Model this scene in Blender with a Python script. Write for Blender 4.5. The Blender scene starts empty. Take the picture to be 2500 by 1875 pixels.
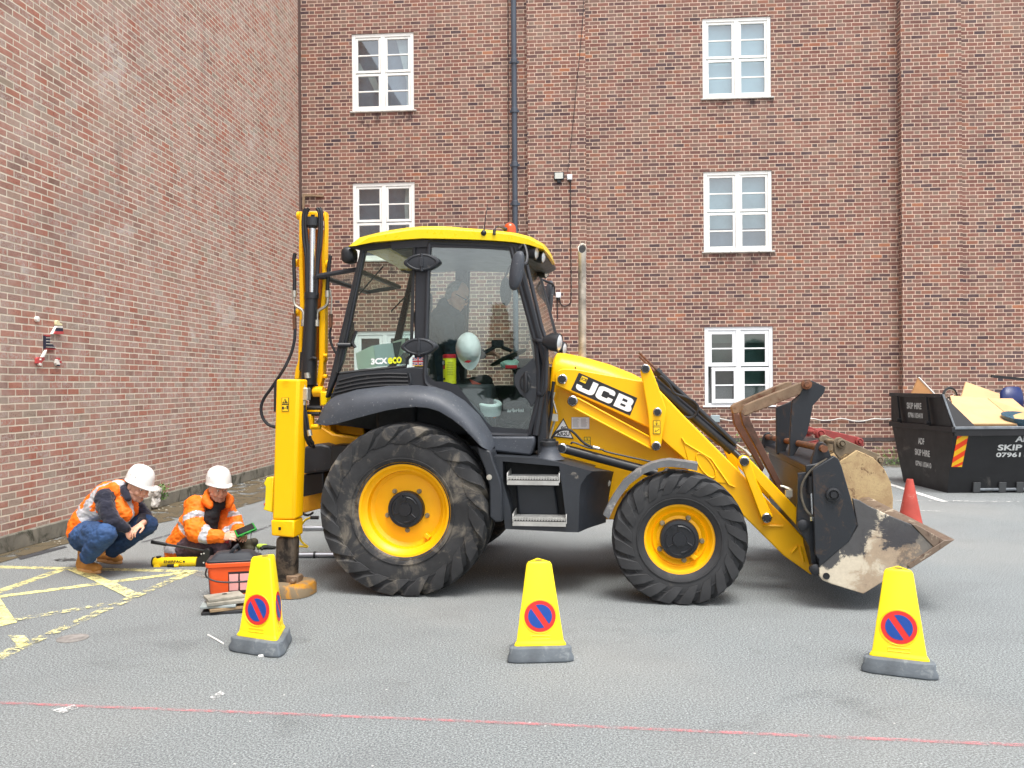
import bpy, bmesh, math, random
from mathutils import Vector, Matrix, noise
random.seed(7)
R = math.radians
scene = bpy.context.scene
COL = scene.collection

# ---------------------------------------------------------------- camera, light, exposure
HC = 1.66                      # eye height
FPX, CXP, CYP = 2080.0, 1250.0, 938.0
ROLL = R(0.4)
cam_d = bpy.data.cameras.new('camera'); cam = bpy.data.objects.new('camera', cam_d); COL.objects.link(cam)
cam_d.sensor_width = 36.0; cam_d.lens = 36.0*FPX/2500.0
cam_d.clip_start = 0.1; cam_d.clip_end = 2000
cam.matrix_world = Matrix.Translation((0, 0, HC)) @ Matrix.Rotation(R(90), 4, 'X') @ Matrix.Rotation(-ROLL, 4, 'Z')
scene.camera = cam
scene.view_settings.view_transform = 'Standard'; scene.view_settings.look = 'None'
scene.view_settings.exposure = 1.15; scene.view_settings.gamma = 1.0
SUN_DIR = Vector((0.12, -0.34, 1.0)).normalized()     # towards the sun
w = bpy.data.worlds.new('World'); scene.world = w; w.use_nodes = True
nt = w.node_tree; bg = nt.nodes['Background']
sky = nt.nodes.new('ShaderNodeTexSky'); sky.sky_type = 'NISHITA'; sky.sun_disc = False
sky.sun_elevation = math.asin(SUN_DIR.z); sky.sun_rotation = math.atan2(SUN_DIR.x, SUN_DIR.y)
sky.dust_density = 4.0; sky.air_density = 1.0; sky.ozone_density = 1.0
hs = nt.nodes.new('ShaderNodeHueSaturation'); hs.inputs['Saturation'].default_value = 0.30
nt.links.new(sky.outputs[0], hs.inputs['Color']); nt.links.new(hs.outputs[0], bg.inputs[0])
bg.inputs[1].default_value = 0.15
sun_d = bpy.data.lights.new('sun', 'SUN'); sun = bpy.data.objects.new('sun', sun_d); COL.objects.link(sun)
sun_d.energy = 1.35; sun_d.angle = R(26); sun_d.color = (1.0, 0.96, 0.9)
sun.rotation_euler = SUN_DIR.to_track_quat('Z', 'Y').to_euler(); sun.location = (0, 0, 20)

# ---------------------------------------------------------------- measuring helpers (pixel readings -> metres)
def ray(u, v):
    x, y = (u-CXP)/FPX, (CYP-v)/FPX
    c, s = math.cos(ROLL), math.sin(ROLL)
    return (x*c+y*s, -x*s+y*c)
def at(u, v, Y):
    a, b = ray(u, v); return Vector((a*Y, Y, HC+b*Y))
def gnd(u, v, z=0.0):
    a, b = ray(u, v); Y = (z-HC)/b; return Vector((a*Y, Y, z))
ZC = {'A': (600, 480, .24108), 'B': (1000, 540, .19286), 'C': (600, 860, .24108), 'D': (760, 800, .24108),
      'E': (740, 1000, .30139), 'G': (1300, 840, .24108), 'H': (1180, 1080, .31646), 'I': (1750, 900, .33746),
      'J': (150, 1120, .1809), 'K': (350, 1120, .22906), 'L': (500, 1320, .19288), 'M': (1200, 1340, .18086),
      'O': (0, 1300, .25316), 'P': (40, 750, .12055), 'N': (2140, 900, .24113), 'Q': (2070, 1360, .19288),
      'T': (1200, 380, .24116), 'U': (550, 900, .18083), 'V': (1150, 1050, .18083), 'W': (1900, 850, .24111),
      'X': (1040, 780, .33632), 'Y': (640, 1230, .26247), 'Z': (1700, 940, .31513), 'F': (0, 0, 1.1302),
      'S': (0, 0, 1.0)}
def q(c, *xy):
    x0, y0, k = ZC[c]
    return [(x0+k*xy[i], y0+k*xy[i+1]) for i in range(0, len(xy), 2)]
def q1(c, x, y): return q(c, x, y)[0]
SITE = R(4.3)                  # the buildings are turned this much
DY = R(8.5)                    # the digger is turned this much
DORG = Vector((-0.696, 7.773, 0))
DX_, DY_ = Vector((math.cos(DY), -math.sin(DY), 0)), Vector((math.sin(DY), math.cos(DY), 0))
def dg(u, v, ly):              # pixel reading on the lengthwise plane ly of the digger -> digger coordinates
    a, b = ray(u, v); d = Vector((a, 1, b)); o = Vector((0, 0, HC))
    t = (ly-(o-DORG).dot(DY_))/d.dot(DY_); p = o+d*t-DORG
    return Vector((p.dot(DX_), ly, p.z))
def dl(c, ly, *xy): return [dg(u, v, ly) for u, v in q(c, *xy)]
def d1(c, x, y, ly): return dg(*q1(c, x, y), ly)
def dw(p): return DORG+DX_*p[0]+DY_*p[1]+Vector((0, 0, p[2]))   # digger -> world

# ---------------------------------------------------------------- object helpers
def tag(o, label=None, cat=None, group=None, kind=None):
    if label: o['label'] = label
    if cat: o['category'] = cat
    if group: o['group'] = group
    if kind: o['kind'] = kind
    return o
def empty(name, loc=(0, 0, 0), rz=0, parent=None):
    o = bpy.data.objects.new(name, None); o.empty_display_size = .1; COL.objects.link(o)
    o.location = loc; o.rotation_euler = (0, 0, rz)
    if parent: o.parent = parent
    return o
class MB:
    def __init__(s): s.v = []; s.f = []; s.mi = []; s.uv = {}; s.m = 0
    def add(s, vs, fs):
        b = len(s.v); s.v += [Vector(p) for p in vs]
        for f in fs: s.f.append([b+i for i in f]); s.mi.append(s.m)
        return s
    def prism(s, pts, vec):
        n = len(pts); vec = Vector(vec); pts = [Vector(p) for p in pts]
        return s.add(pts+[p+vec for p in pts], [list(range(n))[::-1], list(range(n, 2*n))]+[[i, (i+1) % n, n+(i+1) % n, n+i] for i in range(n)])
    def loft(s, rings, caps=True, closed=True):
        n = len(rings[0]); vs = [p for r_ in rings for p in r_]; fs = []
        for k in range(len(rings)-1):
            for i in range(n if closed else n-1):
                j = (i+1) % n; fs.append([k*n+i, k*n+j, (k+1)*n+j, (k+1)*n+i])
        if caps and closed: fs += [list(range(n))[::-1], list(range((len(rings)-1)*n, len(rings)*n))]
        return s.add(vs, fs)
    def tube(s, pts, r, n=10, caps=True):
        pts = [Vector(p) for p in pts]; m = len(pts)
        rs = r if isinstance(r, (list, tuple)) else [r]*m
        rings = []; up = None
        for i in range(m):
            t = (pts[min(i+1, m-1)]-pts[max(i-1, 0)]); t = t.normalized() if t.length > 1e-9 else Vector((0, 0, 1))
            if up is None:
                up = Vector((0, 0, 1)) if abs(t.z) < .9 else Vector((1, 0, 0))
            x = up.cross(t)
            if x.length < 1e-6: x = Vector((1, 0, 0)).cross(t)
            x.normalize(); y = t.cross(x); up = y
            rings.append([pts[i]+x*(rs[i]*math.cos(a))+y*(rs[i]*math.sin(a)) for a in [2*math.pi*k/n for k in range(n)]])
        return s.loft(rings, caps)
    def cyl(s, p0, p1, r0, r1=None, n=16): return s.tube([p0, p1], [r0, r0 if r1 is None else r1], n)
    def lathe(s, o, ax, prof, n=24, caps=True):
        o, ax = Vector(o), Vector(ax).normalized()
        x = ax.orthogonal().normalized(); y = ax.cross(x)
        return s.loft([[o+ax*h+x*(r*math.cos(2*math.pi*k/n))+y*(r*math.sin(2*math.pi*k/n)) for k in range(n)] for r, h in prof], caps)
    def box(s, c, sz, M=None):
        c = Vector(c); h = [x/2 for x in sz]; vs = []
        for z in (-1, 1):
            for x, y in ((-1, -1), (1, -1), (1, 1), (-1, 1)):
                p = Vector((x*h[0], y*h[1], z*h[2])); vs.append(c+(M @ p if M else p))
        return s.add(vs, [[3, 2, 1, 0], [4, 5, 6, 7], [0, 1, 5, 4], [1, 2, 6, 5], [2, 3, 7, 6], [3, 0, 4, 7]])
    def box2(s, a, b):
        return s.box([(a[i]+b[i])/2 for i in range(3)], [abs(b[i]-a[i]) for i in range(3)])
    def ell(s, c, r, M=None, nu=16, nv=10):
        c = Vector(c); rr = r if isinstance(r, (list, tuple)) else (r, r, r); vs = []; fs = []
        def pt(a, b):
            p = Vector((rr[0]*math.cos(a)*math.cos(b), rr[1]*math.sin(a)*math.cos(b), rr[2]*math.sin(b)))
            return c+(M @ p if M else p)
        vs.append(pt(0, -math.pi/2))
        for j in range(1, nv):
            for i in range(nu): vs.append(pt(2*math.pi*i/nu, -math.pi/2+math.pi*j/nv))
        vs.append(pt(0, math.pi/2)); L = len(vs)-1
        for i in range(nu):
            fs.append([0, 1+(i+1) % nu, 1+i]); fs.append([L, L-nu+i, L-nu+(i+1) % nu])
        for j in range(nv-2):
            for i in range(nu):
                a = 1+j*nu; fs.append([a+i, a+(i+1) % nu, a+nu+(i+1) % nu, a+nu+i])
        return s.add(vs, fs)
    def caps(s, pts, rs, n=14):           # chain of tapered capsules (for bodies)
        pts = [Vector(p) for p in pts]
        for i, p in enumerate(pts):
            s.ell(p, rs[i], None, n, 8)
            if i: s.cyl(pts[i-1], p, rs[i-1], rs[i], n)
        return s
    def islands(s):
        up = list(range(len(s.v)))
        def fd(a):
            while up[a] != a: up[a] = up[up[a]]; a = up[a]
            return a
        for f in s.f:
            for b in f[1:]: up[fd(b)] = fd(f[0])
        out = {}
        for f in s.f: out.setdefault(fd(f[0]), []).append(f)
        res = []
        for fs in out.values():
            m = MB(); ix = {}
            for f in fs:
                for i in f:
                    if i not in ix: ix[i] = len(m.v); m.v.append(s.v[i])
                m.f.append([ix[i] for i in f]); m.mi.append(0)
            res.append(m)
        return res
    def split(s, name, mat, parent, **kw): return [m.build(name, mat, parent, **kw) for m in s.islands()]   # every loose piece its own object
    def build(s, name, mat, parent=None, bevel=0, smooth=35, seg=2, recalc=True):
        me = bpy.data.meshes.new(name)
        me.from_pydata([tuple(p) for p in s.v], [], s.f)
        mats = mat if isinstance(mat, (list, tuple)) else [mat]
        for m_ in mats: me.materials.append(m_)
        for i, p in enumerate(me.polygons): p.material_index = s.mi[i]
        if recalc:
            b = bmesh.new(); b.from_mesh(me); bmesh.ops.recalc_face_normals(b, faces=b.faces[:]); b.to_mesh(me); b.free()
        if smooth:
            for p in me.polygons: p.use_smooth = True
            me.set_sharp_from_angle(angle=R(smooth))
        o = bpy.data.objects.new(name, me); COL.objects.link(o)
        if parent: o.parent = parent
        if bevel:
            md = o.modifiers.new('bevel', 'BEVEL'); md.width = bevel; md.segments = seg; md.limit_method = 'ANGLE'; md.angle_limit = R(40)
        return o
def bake(o, smooth=True):
    dgr = bpy.context.evaluated_depsgraph_get(); dgr.update()
    me = bpy.data.meshes.new_from_object(o.evaluated_get(dgr)); o.modifiers.clear(); o.data = me
    for p in me.polygons: p.use_smooth = smooth
    return o
def flesh(mb, name, mat, parent, vox, it=6, disp=None):    # fuse overlapping shapes into one continuous skin
    o = mb.build(name, mat, parent, smooth=0)
    md = o.modifiers.new('remesh', 'REMESH'); md.mode = 'VOXEL'; md.voxel_size = vox
    if it:
        sm = o.modifiers.new('smooth', 'SMOOTH'); sm.factor = .5; sm.iterations = it
    bake(o)
    if disp:
        n = [v.normal.copy() for v in o.data.vertices]
        for i, v in enumerate(o.data.vertices): v.co = v.co+n[i]*disp(v.co)
    return o
def paint(o, mats, fn):
    o.data.materials.clear()
    for m_ in mats: o.data.materials.append(m_)
    for p in o.data.polygons: p.material_index = fn(p.center)
    return o
def text(s, name, mat, parent, origin, ex, ey, height, depth=.002, bold=0.0, width=None, align='CENTER'):
    """raised lettering: ex = reading direction, ey = up direction of the letters"""
    cu = bpy.data.curves.new(name, 'FONT'); cu.body = s; cu.align_x = align; cu.align_y = 'CENTER'; cu.size = 1; cu.extrude = 0.0; cu.offset = bold
    cu.resolution_u = 4
    t = bpy.data.objects.new(name, cu); COL.objects.link(t)
    dgr = bpy.context.evaluated_depsgraph_get(); dgr.update()
    me = bpy.data.meshes.new_from_object(t.evaluated_get(dgr)); bpy.data.objects.remove(t); bpy.data.curves.remove(cu)
    xs = [v.co.x for v in me.vertices]; ys = [v.co.y for v in me.vertices]
    if not xs: return None
    hh = max(ys)-min(ys); ww = max(xs)-min(xs); sy = height/hh; sx = width/ww if width else sy
    cx, cy = (max(xs)+min(xs))/2, (max(ys)+min(ys))/2
    ex, ey = Vector(ex).normalized(), Vector(ey).normalized(); nz = ex.cross(ey)
    for v in me.vertices: v.co = Vector(origin)+ex*((v.co.x-cx)*sx)+ey*((v.co.y-cy)*sy)+nz*depth
    me.materials.clear(); me.materials.append(mat)
    o = bpy.data.objects.new(name, me); COL.objects.link(o)
    if parent: o.parent = parent
    return o
def sag(a, b, drop, n=10):
    a, b = Vector(a), Vector(b)
    return [a.lerp(b, i/n)+Vector((0, 0, -drop*4*(i/n)*(1-i/n))) for i in range(n+1)]
def spline(pts, n=6):
    pts = [Vector(p) for p in pts]; P = [2*pts[0]-pts[1]]+pts+[2*pts[-1]-pts[-2]]; out = []
    for i in range(1, len(P)-2):
        for k in range(n):
            t = k/n; p0, p1, p2, p3 = P[i-1:i+3]
            out.append(.5*((2*p1)+(p2-p0)*t+(2*p0-5*p1+4*p2-p3)*t*t+(3*p1-p0-3*p2+p3)*t**3))
    return out+[pts[-1]]

# ---------------------------------------------------------------- materials
def lin(c):
    return tuple([(x/12.92 if x <= .04045 else ((x+.055)/1.055)**2.4) for x in [k/255 for k in c]])+(1,)
class NT:
    def __init__(s, name):
        s.m = bpy.data.materials.new(name); s.m.use_nodes = True; s.t = s.m.node_tree; s.n = s.t.nodes; s.p = s.n['Principled BSDF']; s.out = s.n['Material Output']
    def N(s, ty, **kw):
        n = s.n.new('ShaderNode'+ty)
        for k, v in kw.items():
            if k[0] == '_': setattr(n, k[1:], v)
            else:
                s.L(v, n.inputs[int(k[1:]) if k[0] == 'i' and k[1:].isdigit() else k.replace('__', ' ')])
        return n
    def L(s, v, sock):
        if hasattr(v, 'links') or hasattr(v, 'is_linked'): s.t.links.new(v, sock)
        elif hasattr(v, 'outputs'): s.t.links.new(v.outputs[0], sock)
        else: sock.default_value = v
    def M(s, op, a, b=0.0, c=0.0):
        n = s.n.new('ShaderNodeMath'); n.operation = op; s.L(a, n.inputs[0]); s.L(b, n.inputs[1]); s.L(c, n.inputs[2]); return n.outputs[0]
    def mix(s, f, a, b, blend='MIX'):
        n = s.n.new('ShaderNodeMix'); n.data_type = 'RGBA'; n.blend_type = blend
        s.L(f, n.inputs[0]); s.L(a, n.inputs[6]); s.L(b, n.inputs[7]); return n.outputs[2]
    def noise(s, vec, scale, detail=4, rough=.55, dist=0.0):
        n = s.n.new('ShaderNodeTexNoise'); s.L(vec, n.inputs['Vector']); n.inputs['Scale'].default_value = scale
        n.inputs['Detail'].default_value = detail; n.inputs['Roughness'].default_value = rough; n.inputs['Distortion'].default_value = dist
        return n.outputs['Fac']
    def ss(s, v, a, b):
        n = s.n.new('ShaderNodeMapRange'); n.interpolation_type = 'SMOOTHSTEP'; s.L(v, n.inputs[0]); n.inputs[1].default_value = a; n.inputs[2].default_value = b; return n.outputs[0]
    def obj(s): return s.n.new('ShaderNodeTexCoord').outputs['Object']
    def ramp(s, v, stops, mode='LINEAR'):
        n = s.n.new('ShaderNodeValToRGB'); n.color_ramp.interpolation = mode; e = n.color_ramp.elements
        while len(e) > 1: e.remove(e[-1])
        e[0].position = stops[0][0]; e[0].color = stops[0][1]
        for p_, c_ in stops[1:]: x = e.new(p_); x.color = c_
        s.L(v, n.inputs[0]); return n.outputs[0]
    def bump(s, h, strength=.3, dist=.01):
        n = s.n.new('ShaderNodeBump'); n.inputs['Strength'].default_value = strength; n.inputs['Distance'].default_value = dist; s.L(h, n.inputs['Height']); s.t.links.new(n.outputs[0], s.p.inputs['Normal'])
def mat(name, rgb, rough=.5, metal=0.0, var=.08, vs=6.0, dirt=None, bump=0.0, bs=60.0, coat=0.0, spec=.5, sheen=0.0):
    """paint / plastic / cloth: colour with uneven patches, optional dirt (colour, amount 0..1, scale) and fine bump"""
    b = NT(name); c = lin(rgb); o = b.obj()
    nz = b.noise(o, vs, 5, .6)
    dark = tuple([x*(1-var*2) for x in c[:3]])+(1,); lite = tuple([min(1, x*(1+var)) for x in c[:3]])+(1,)
    colr = b.ramp(nz, [(.3, dark), (.7, lite)])
    rg = b.M('MULTIPLY_ADD', b.noise(o, vs*3, 4), .25, rough-.12)
    if dirt:
        dc, amt, dsx = dirt
        k = b.ss(b.noise(o, dsx, 9, .68, .6), 1-amt-.10, 1-amt+.06)
        colr = b.mix(k, colr, lin(dc)); rg = b.M('MAXIMUM', rg, b.M('MULTIPLY', k, .85))
    b.L(colr, b.p.inputs['Base Color']); b.L(rg, b.p.inputs['Roughness'])
    b.p.inputs['Metallic'].default_value = metal; b.p.inputs['Coat Weight'].default_value = coat; b.p.inputs['Coat Roughness'].default_value = .12
    b.p.inputs['Specular IOR Level'].default_value = spec
    if sheen: b.p.inputs['Sheen Weight'].default_value = sheen
    if bump: b.bump(b.noise(o, bs, 6, .6), bump, .004)
    return b.m
def glass(name, tint, rough=.02, refl=1.45, haze=None, base=0.0):
    b = NT(name); b.n.remove(b.p)
    tr = b.N('BsdfTransparent', Color=lin(tint)); gl = b.N('BsdfGlossy', Roughness=rough, Color=(1, 1, 1, 1))
    lw = b.n.new('ShaderNodeLayerWeight'); lw.inputs[0].default_value = .5; f0 = ((refl-1)/(refl+1))**2
    fr = b.M('MULTIPLY_ADD', b.M('POWER', lw.outputs['Facing'], 5.0), .9, f0)
    mx = b.n.new('ShaderNodeMixShader'); b.L(b.M('ADD', fr, base), mx.inputs[0]); b.L(tr, mx.inputs[1]); b.L(gl, mx.inputs[2]); last = mx
    if haze:
        df = b.N('BsdfDiffuse', Color=lin(haze[0])); m2 = b.n.new('ShaderNodeMixShader')
        k = b.M('MULTIPLY', b.ss(b.noise(b.obj(), 1.1, 3, .5, .3), .25, .8), haze[1])
        b.L(k, m2.inputs[0]); b.L(mx, m2.inputs[1]); b.L(df, m2.inputs[2]); last = m2
    b.t.links.new(last.outputs[0], b.out.inputs[0]); return b.m

Y_ = mat('yellow_paint', (255, 190, 0), .40, var=.03, vs=1.5, dirt=((140, 104, 48), .20, 7.0), coat=.12, spec=.35)
YO = mat('yellow_paint_rim', (255, 184, 0), .43, var=.04, vs=3, dirt=((140, 104, 40), .18, 11.0), coat=.1, spec=.35)
YR = mat('roof_yellow', (255, 220, 8), .3, var=.02, coat=.5)
BK = mat('black_paint', (34, 36, 40), .42, var=.12, vs=3, dirt=((92, 86, 78), .26, 8.0))
BKC = mat('black_cab', (38, 41, 47), .45, var=.1, vs=3, dirt=((96, 96, 94), .22, 16.0))
PL = mat('grey_plastic', (64, 69, 77), .55, var=.12, vs=4, dirt=((176, 174, 170), .30, 55.0), bump=.25, bs=140)
PL2 = mat('dark_plastic', (42, 46, 52), .48, var=.15, vs=3, dirt=((140, 134, 124), .28, 7.0), bump=.2, bs=120)
GUARD = mat('guard_plastic', (104, 106, 108), .6, var=.15, vs=5, dirt=((160, 156, 150), .36, 9.0))
RUB = mat('rubber', (44, 45, 47), .75, var=.2, vs=5, bump=.3, bs=80)
HOSE = mat('hose_rubber', (28, 29, 34), .5, var=.1)
STEEL = mat('steel', (190, 192, 194), .25, 1.0, var=.1)
ZINC = mat('zinc', (200, 196, 184), .4, .8, var=.15)
GALV = mat('galvanised_step', (196, 196, 192), .5, .5, var=.15, dirt=((90, 84, 76), .3, 20))
RUST = mat('rusty_steel', (122, 78, 52), .75, .1, var=.2, vs=8, dirt=((70, 56, 48), .45, 5), bump=.3)
RUSTP = mat('rust_bare', (132, 110, 88), .6, .2, var=.2, vs=5, dirt=((96, 62, 44), .4, 6), bump=.3)
CHR = mat('chrome_rod', (225, 228, 232), .18, .9, var=.03)
WHITE = mat('white_paint', (236, 236, 232), .5, var=.03, vs=2)
DARK = mat('dark_void', (14, 15, 17), .8, var=.1)
INTER = mat('cab_interior', (46, 50, 54), .7, var=.15)
# ---------------------------------------------------------------- brick, asphalt
def brick_mat(name, flemish, sramp, hramp, mortar, joint=.011, spall=0.0, bloom=.25):
    b = NT(name); tc = b.n.new('ShaderNodeTexCoord'); uvw = tc.outputs['UV']
    wob = b.n.new('ShaderNodeTexNoise'); b.L(uvw, wob.inputs['Vector']); wob.inputs['Scale'].default_value = 9; wob.inputs['Detail'].default_value = 3
    wv = b.n.new('ShaderNodeVectorMath'); wv.operation = 'MULTIPLY_ADD'; b.L(wob.outputs['Color'], wv.inputs[0]); wv.inputs[1].default_value = (.010, .010, 0); b.L(uvw, wv.inputs[2])
    sp = b.n.new('ShaderNodeSeparateXYZ'); b.L(wv.outputs[0], sp.inputs[0]); U, V = sp.outputs[0], sp.outputs[1]
    CH = .075; v = b.M('DIVIDE', V, CH); row = b.M('FLOOR', v); fv = b.M('MULTIPLY', b.M('FRACT', v), CH)
    par = b.M('MODULO', b.M('ADD', row, 4000), 2.0)
    wr = b.n.new('ShaderNodeTexWhiteNoise'); wr.noise_dimensions = '1D'; b.L(row, wr.inputs['W'])
    jit = b.M('MULTIPLY', wr.outputs['Value'], .06)
    Pd = .3375 if flemish else .225
    x = b.M('ADD', b.M('ADD', b.M('DIVIDE', U, Pd), b.M('MULTIPLY', par, .5)), jit)
    cell = b.M('FLOOR', x); fr = b.M('MULTIPLY', b.M('FRACT', x), Pd)
    if flemish:
        isH = b.M('GREATER_THAN', fr, .225); lo = b.M('SUBTRACT', fr, b.M('MULTIPLY', isH, .225)); wd = b.M('SUBTRACT', .225, b.M('MULTIPLY', isH, .1125))
    else: isH = None; lo = fr; wd = .225
    du = b.M('MINIMUM', lo, b.M('SUBTRACT', wd, lo)); dv = b.M('MINIMUM', fv, b.M('SUBTRACT', CH, fv))
    d = b.M('MINIMUM', du, dv); face = b.ss(d, joint*.32, joint*.68)
    cid = b.N('CombineXYZ', X=b.M('ADD', b.M('MULTIPLY', cell, 2.0), isH) if flemish else cell, Y=row, Z=0.0)
    wn = b.n.new('ShaderNodeTexWhiteNoise'); wn.noise_dimensions = '2D'; b.L(cid.outputs[0], wn.inputs['Vector'])
    val = b.M('ADD', b.M('MULTIPLY', wn.outputs['Value'], .82), b.M('MULTIPLY', b.noise(uvw, .55, 3), .18*2))
    val = b.M('SUBTRACT', val, .09)
    col = b.ramp(val, sramp)
    if flemish: col = b.mix(b.M('MULTIPLY', isH, b.M('GREATER_THAN', b.N('SeparateColor', i0=wn.outputs['Color']).outputs[1], .34)), col, b.ramp(val, hramp))
    nz = b.noise(uvw, 38, 6, .65); big = b.noise(uvw, .9, 5, .6, .5)
    col = b.mix(b.M('MULTIPLY', b.ss(nz, .35, .75), .30), col, b.mix(.5, col, lin((60, 46, 44))), 'MIX')
    if spall:            # flaked faces and pale lime bloom
        cn = b.n.new('ShaderNodeTexWhiteNoise'); cn.noise_dimensions = '3D'; b.L(b.N('CombineXYZ', X=cell, Y=row, Z=7.0).outputs[0], cn.inputs['Vector'])
        k = b.M('MULTIPLY', b.M('GREATER_THAN', cn.outputs['Value'], 1-spall), b.ss(b.noise(uvw, 26, 6, .7, 1.2), .46, .56))
        col = b.mix(b.M('MULTIPLY', k, .75), col, lin((176, 160, 152)))
        k2 = b.M('MULTIPLY', b.M('LESS_THAN', cn.outputs['Value'], spall*.8), b.ss(b.noise(uvw, 30, 5, .7, 2.0), .56, .62))
        col = b.mix(b.M('MULTIPLY', k2, .7), col, lin((84, 48, 44)))
        k3 = b.ss(b.M('MULTIPLY', b.noise(uvw, 5.0, 8, .75, 1.0), b.ss(b.noise(uvw, .6, 3), .45, .7)), .42, .55)
        col = b.mix(b.M('MULTIPLY', k3, .6), col, lin((206, 200, 196)))
    col = b.mix(b.M('MULTIPLY', b.ss(b.noise(uvw, 2.2, 8, .7, .4), .30, .8), bloom), col, lin((188, 170, 160)))
    mo = b.mix(b.ss(b.noise(uvw, 5, 5), .3, .7), lin(mortar), lin([m_*.88 for m_ in mortar]))
    colr = b.mix(face, mo, col)
    dr = b.noise(uvw, .33, 5, .62, .6); colr = b.mix(b.M('MULTIPLY', b.ss(dr, .48, .30), .34), colr, b.mix(.5, colr, lin((70, 58, 62)))); colr = b.mix(b.M('MULTIPLY', b.ss(dr, .55, .75), .20), colr, lin((190, 164, 144)))
    st = b.ss(b.noise(b.N('VectorMath', _operation='MULTIPLY', i0=uvw, i1=(3.0, .35, 1)).outputs[0], 1.0, 5, .6), .55, .8)
    colr = b.mix(b.M('MULTIPLY', st, .32), colr, lin((88, 74, 74)))
    b.L(colr, b.p.inputs['Base Color']); b.p.inputs['Roughness'].default_value = .9; b.p.inputs['Specular IOR Level'].default_value = .25
    b.bump(b.M('ADD', face, b.M('MULTIPLY', nz, .35)), .5, .006)
    return b.m
BRB = brick_mat('brick_mixed', True,
    [(.0, lin((60, 55, 64))), (.14, lin((88, 66, 66))), (.3, lin((120, 82, 73))), (.55, lin((135, 91, 79))), (.78, lin((122, 97, 88))), (.92, lin((148, 95, 74))), (1, lin((196, 126, 80)))],
    [(.0, lin((72, 66, 72))), (.12, lin((98, 76, 70))), (.45, lin((122, 100, 88))), (.75, lin((128, 108, 94))), (.92, lin((114, 74, 64))), (1, lin((154, 114, 80)))],
    (222, 196, 176), joint=.0122, bloom=.14)
BRL = brick_mat('brick_red', False,
    [(.0, lin((120, 98, 88))), (.18, lin((154, 112, 98))), (.4, lin((168, 106, 88))), (.6, lin((174, 112, 92))), (.78, lin((164, 130, 114))), (.9, lin((152, 138, 122))), (1, lin((182, 100, 72)))],
    None, (222, 210, 190), joint=.0145, spall=.42, bloom=.68)
CONC = mat('old_concrete', (128, 124, 112), .9, var=.2, vs=3, dirt=((66, 66, 54), .42, 4), bump=.5, bs=30)

def asphalt():
    b = NT('asphalt'); o = b.obj()
    f = b.noise(o, 95, 4, .9); g = b.noise(o, 42, 6, .9); m = b.noise(o, 1.1, 6, .62, .4); l = b.noise(o, .28, 4, .55)
    col = b.ramp(f, [(.34, lin((50, 53, 55))), (.5, lin((116, 121, 122))), (.66, lin((180, 186, 186)))])
    col = b.mix(b.M('MULTIPLY', b.ss(g, .56, .7), .55), col, lin((178, 179, 178)))
    col = b.mix(b.M('MULTIPLY', b.ss(g, .44, .30), .6), col, lin((70, 71, 74)))
    col = b.mix(b.M('MULTIPLY', b.ss(m, .45, .72), .30), col, lin((96, 98, 100)))
    col = b.mix(b.M('MULTIPLY', b.ss(l, .45, .68), .28), col, lin((150, 148, 142)))
    vo = b.n.new('ShaderNodeTexVoronoi'); b.L(o, vo.inputs['Vector']); vo.inputs['Scale'].default_value = 13
    sp = b.M('MULTIPLY', b.ss(vo.outputs['Distance'], .10, .05), b.ss(b.N('SeparateColor', i0=vo.outputs['Color']).outputs[0], .88, .92))
    col = b.mix(b.M('MULTIPLY', sp, .8), col, lin((206, 206, 202)))
    stn = b.ss(b.noise(o, 2.3, 3, .5, .3), .70, .78); col = b.mix(b.M('MULTIPLY', stn, .4), col, lin((84, 84, 84)))
    b.L(col, b.p.inputs['Base Color']); b.p.inputs['Roughness'].default_value = .88; b.p.inputs['Specular IOR Level'].default_value = .3
    b.bump(b.M('ADD', f, g), .55, .006); return b.m
def worn(name, rgb, amount, scale=16, edge=.05, fine=90, alpha=1.0):
    """paint on the ground, worn through in places"""
    b = NT(name); o = b.obj(); k = b.M('ADD', b.M('MULTIPLY', b.noise(o, scale, 8, .7, .6), .7), b.M('MULTIPLY', b.noise(o, fine, 4, .7), .3))
    k = b.M('MULTIPLY', b.ss(k, amount-edge, amount+edge), alpha)
    c = b.mix(b.ss(b.noise(o, 5, 4), .35, .7), lin(rgb), lin([x*.9 for x in rgb]))
    b.L(c, b.p.inputs['Base Color']); b.p.inputs['Roughness'].default_value = .8; b.L(k, b.p.inputs['Alpha']); return b.m

# ---------------------------------------------------------------- ground and its markings
g = MB().add([(-300, -300, 0), (300, -300, 0), (300, 300, 0), (-300, 300, 0)], [[0, 1, 2, 3]]).build('ground', asphalt(), smooth=0)
tag(g, kind='structure')
YM = worn('yellow_road_paint', (226, 218, 152), .475, 16, .06, 90, .9); YMW = worn('yellow_road_paint_worn', (230, 222, 160), .535)
PK = worn('pink_chalk', (212, 132, 136), .50, 14, .12, 90, .62); WM = worn('white_road_paint', (222, 222, 218), .42); WMW = worn('white_road_paint_worn', (200, 200, 196), .52)
def sheet(name, polys, m, z=.004):
    mb = MB()
    for p in polys:
        p = [Vector((a.x, a.y, z)) for a in p]; mb.add(p, [list(range(len(p)))])
    o = mb.build(name, m, smooth=0, recalc=False)
    for f_ in o.data.polygons:
        if f_.normal.z < 0: f_.flip()
    return tag(o, kind='structure')
def gl(c, *xy): return [gnd(*p) for p in q(c, *xy)]
def strip(c, x0, y0, x1, y1, wd=.1):
    a, b = gl(c, x0, y0, x1, y1); n = Vector((-(b-a).y, (b-a).x, 0)).normalized()*wd/2; return [a-n, b-n, b+n, a+n]
sheet('yellow_marking', [strip('O', -300, 329, 1860, 377), strip('O', -250, 655, 610, 357)], YM, .002)
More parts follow.
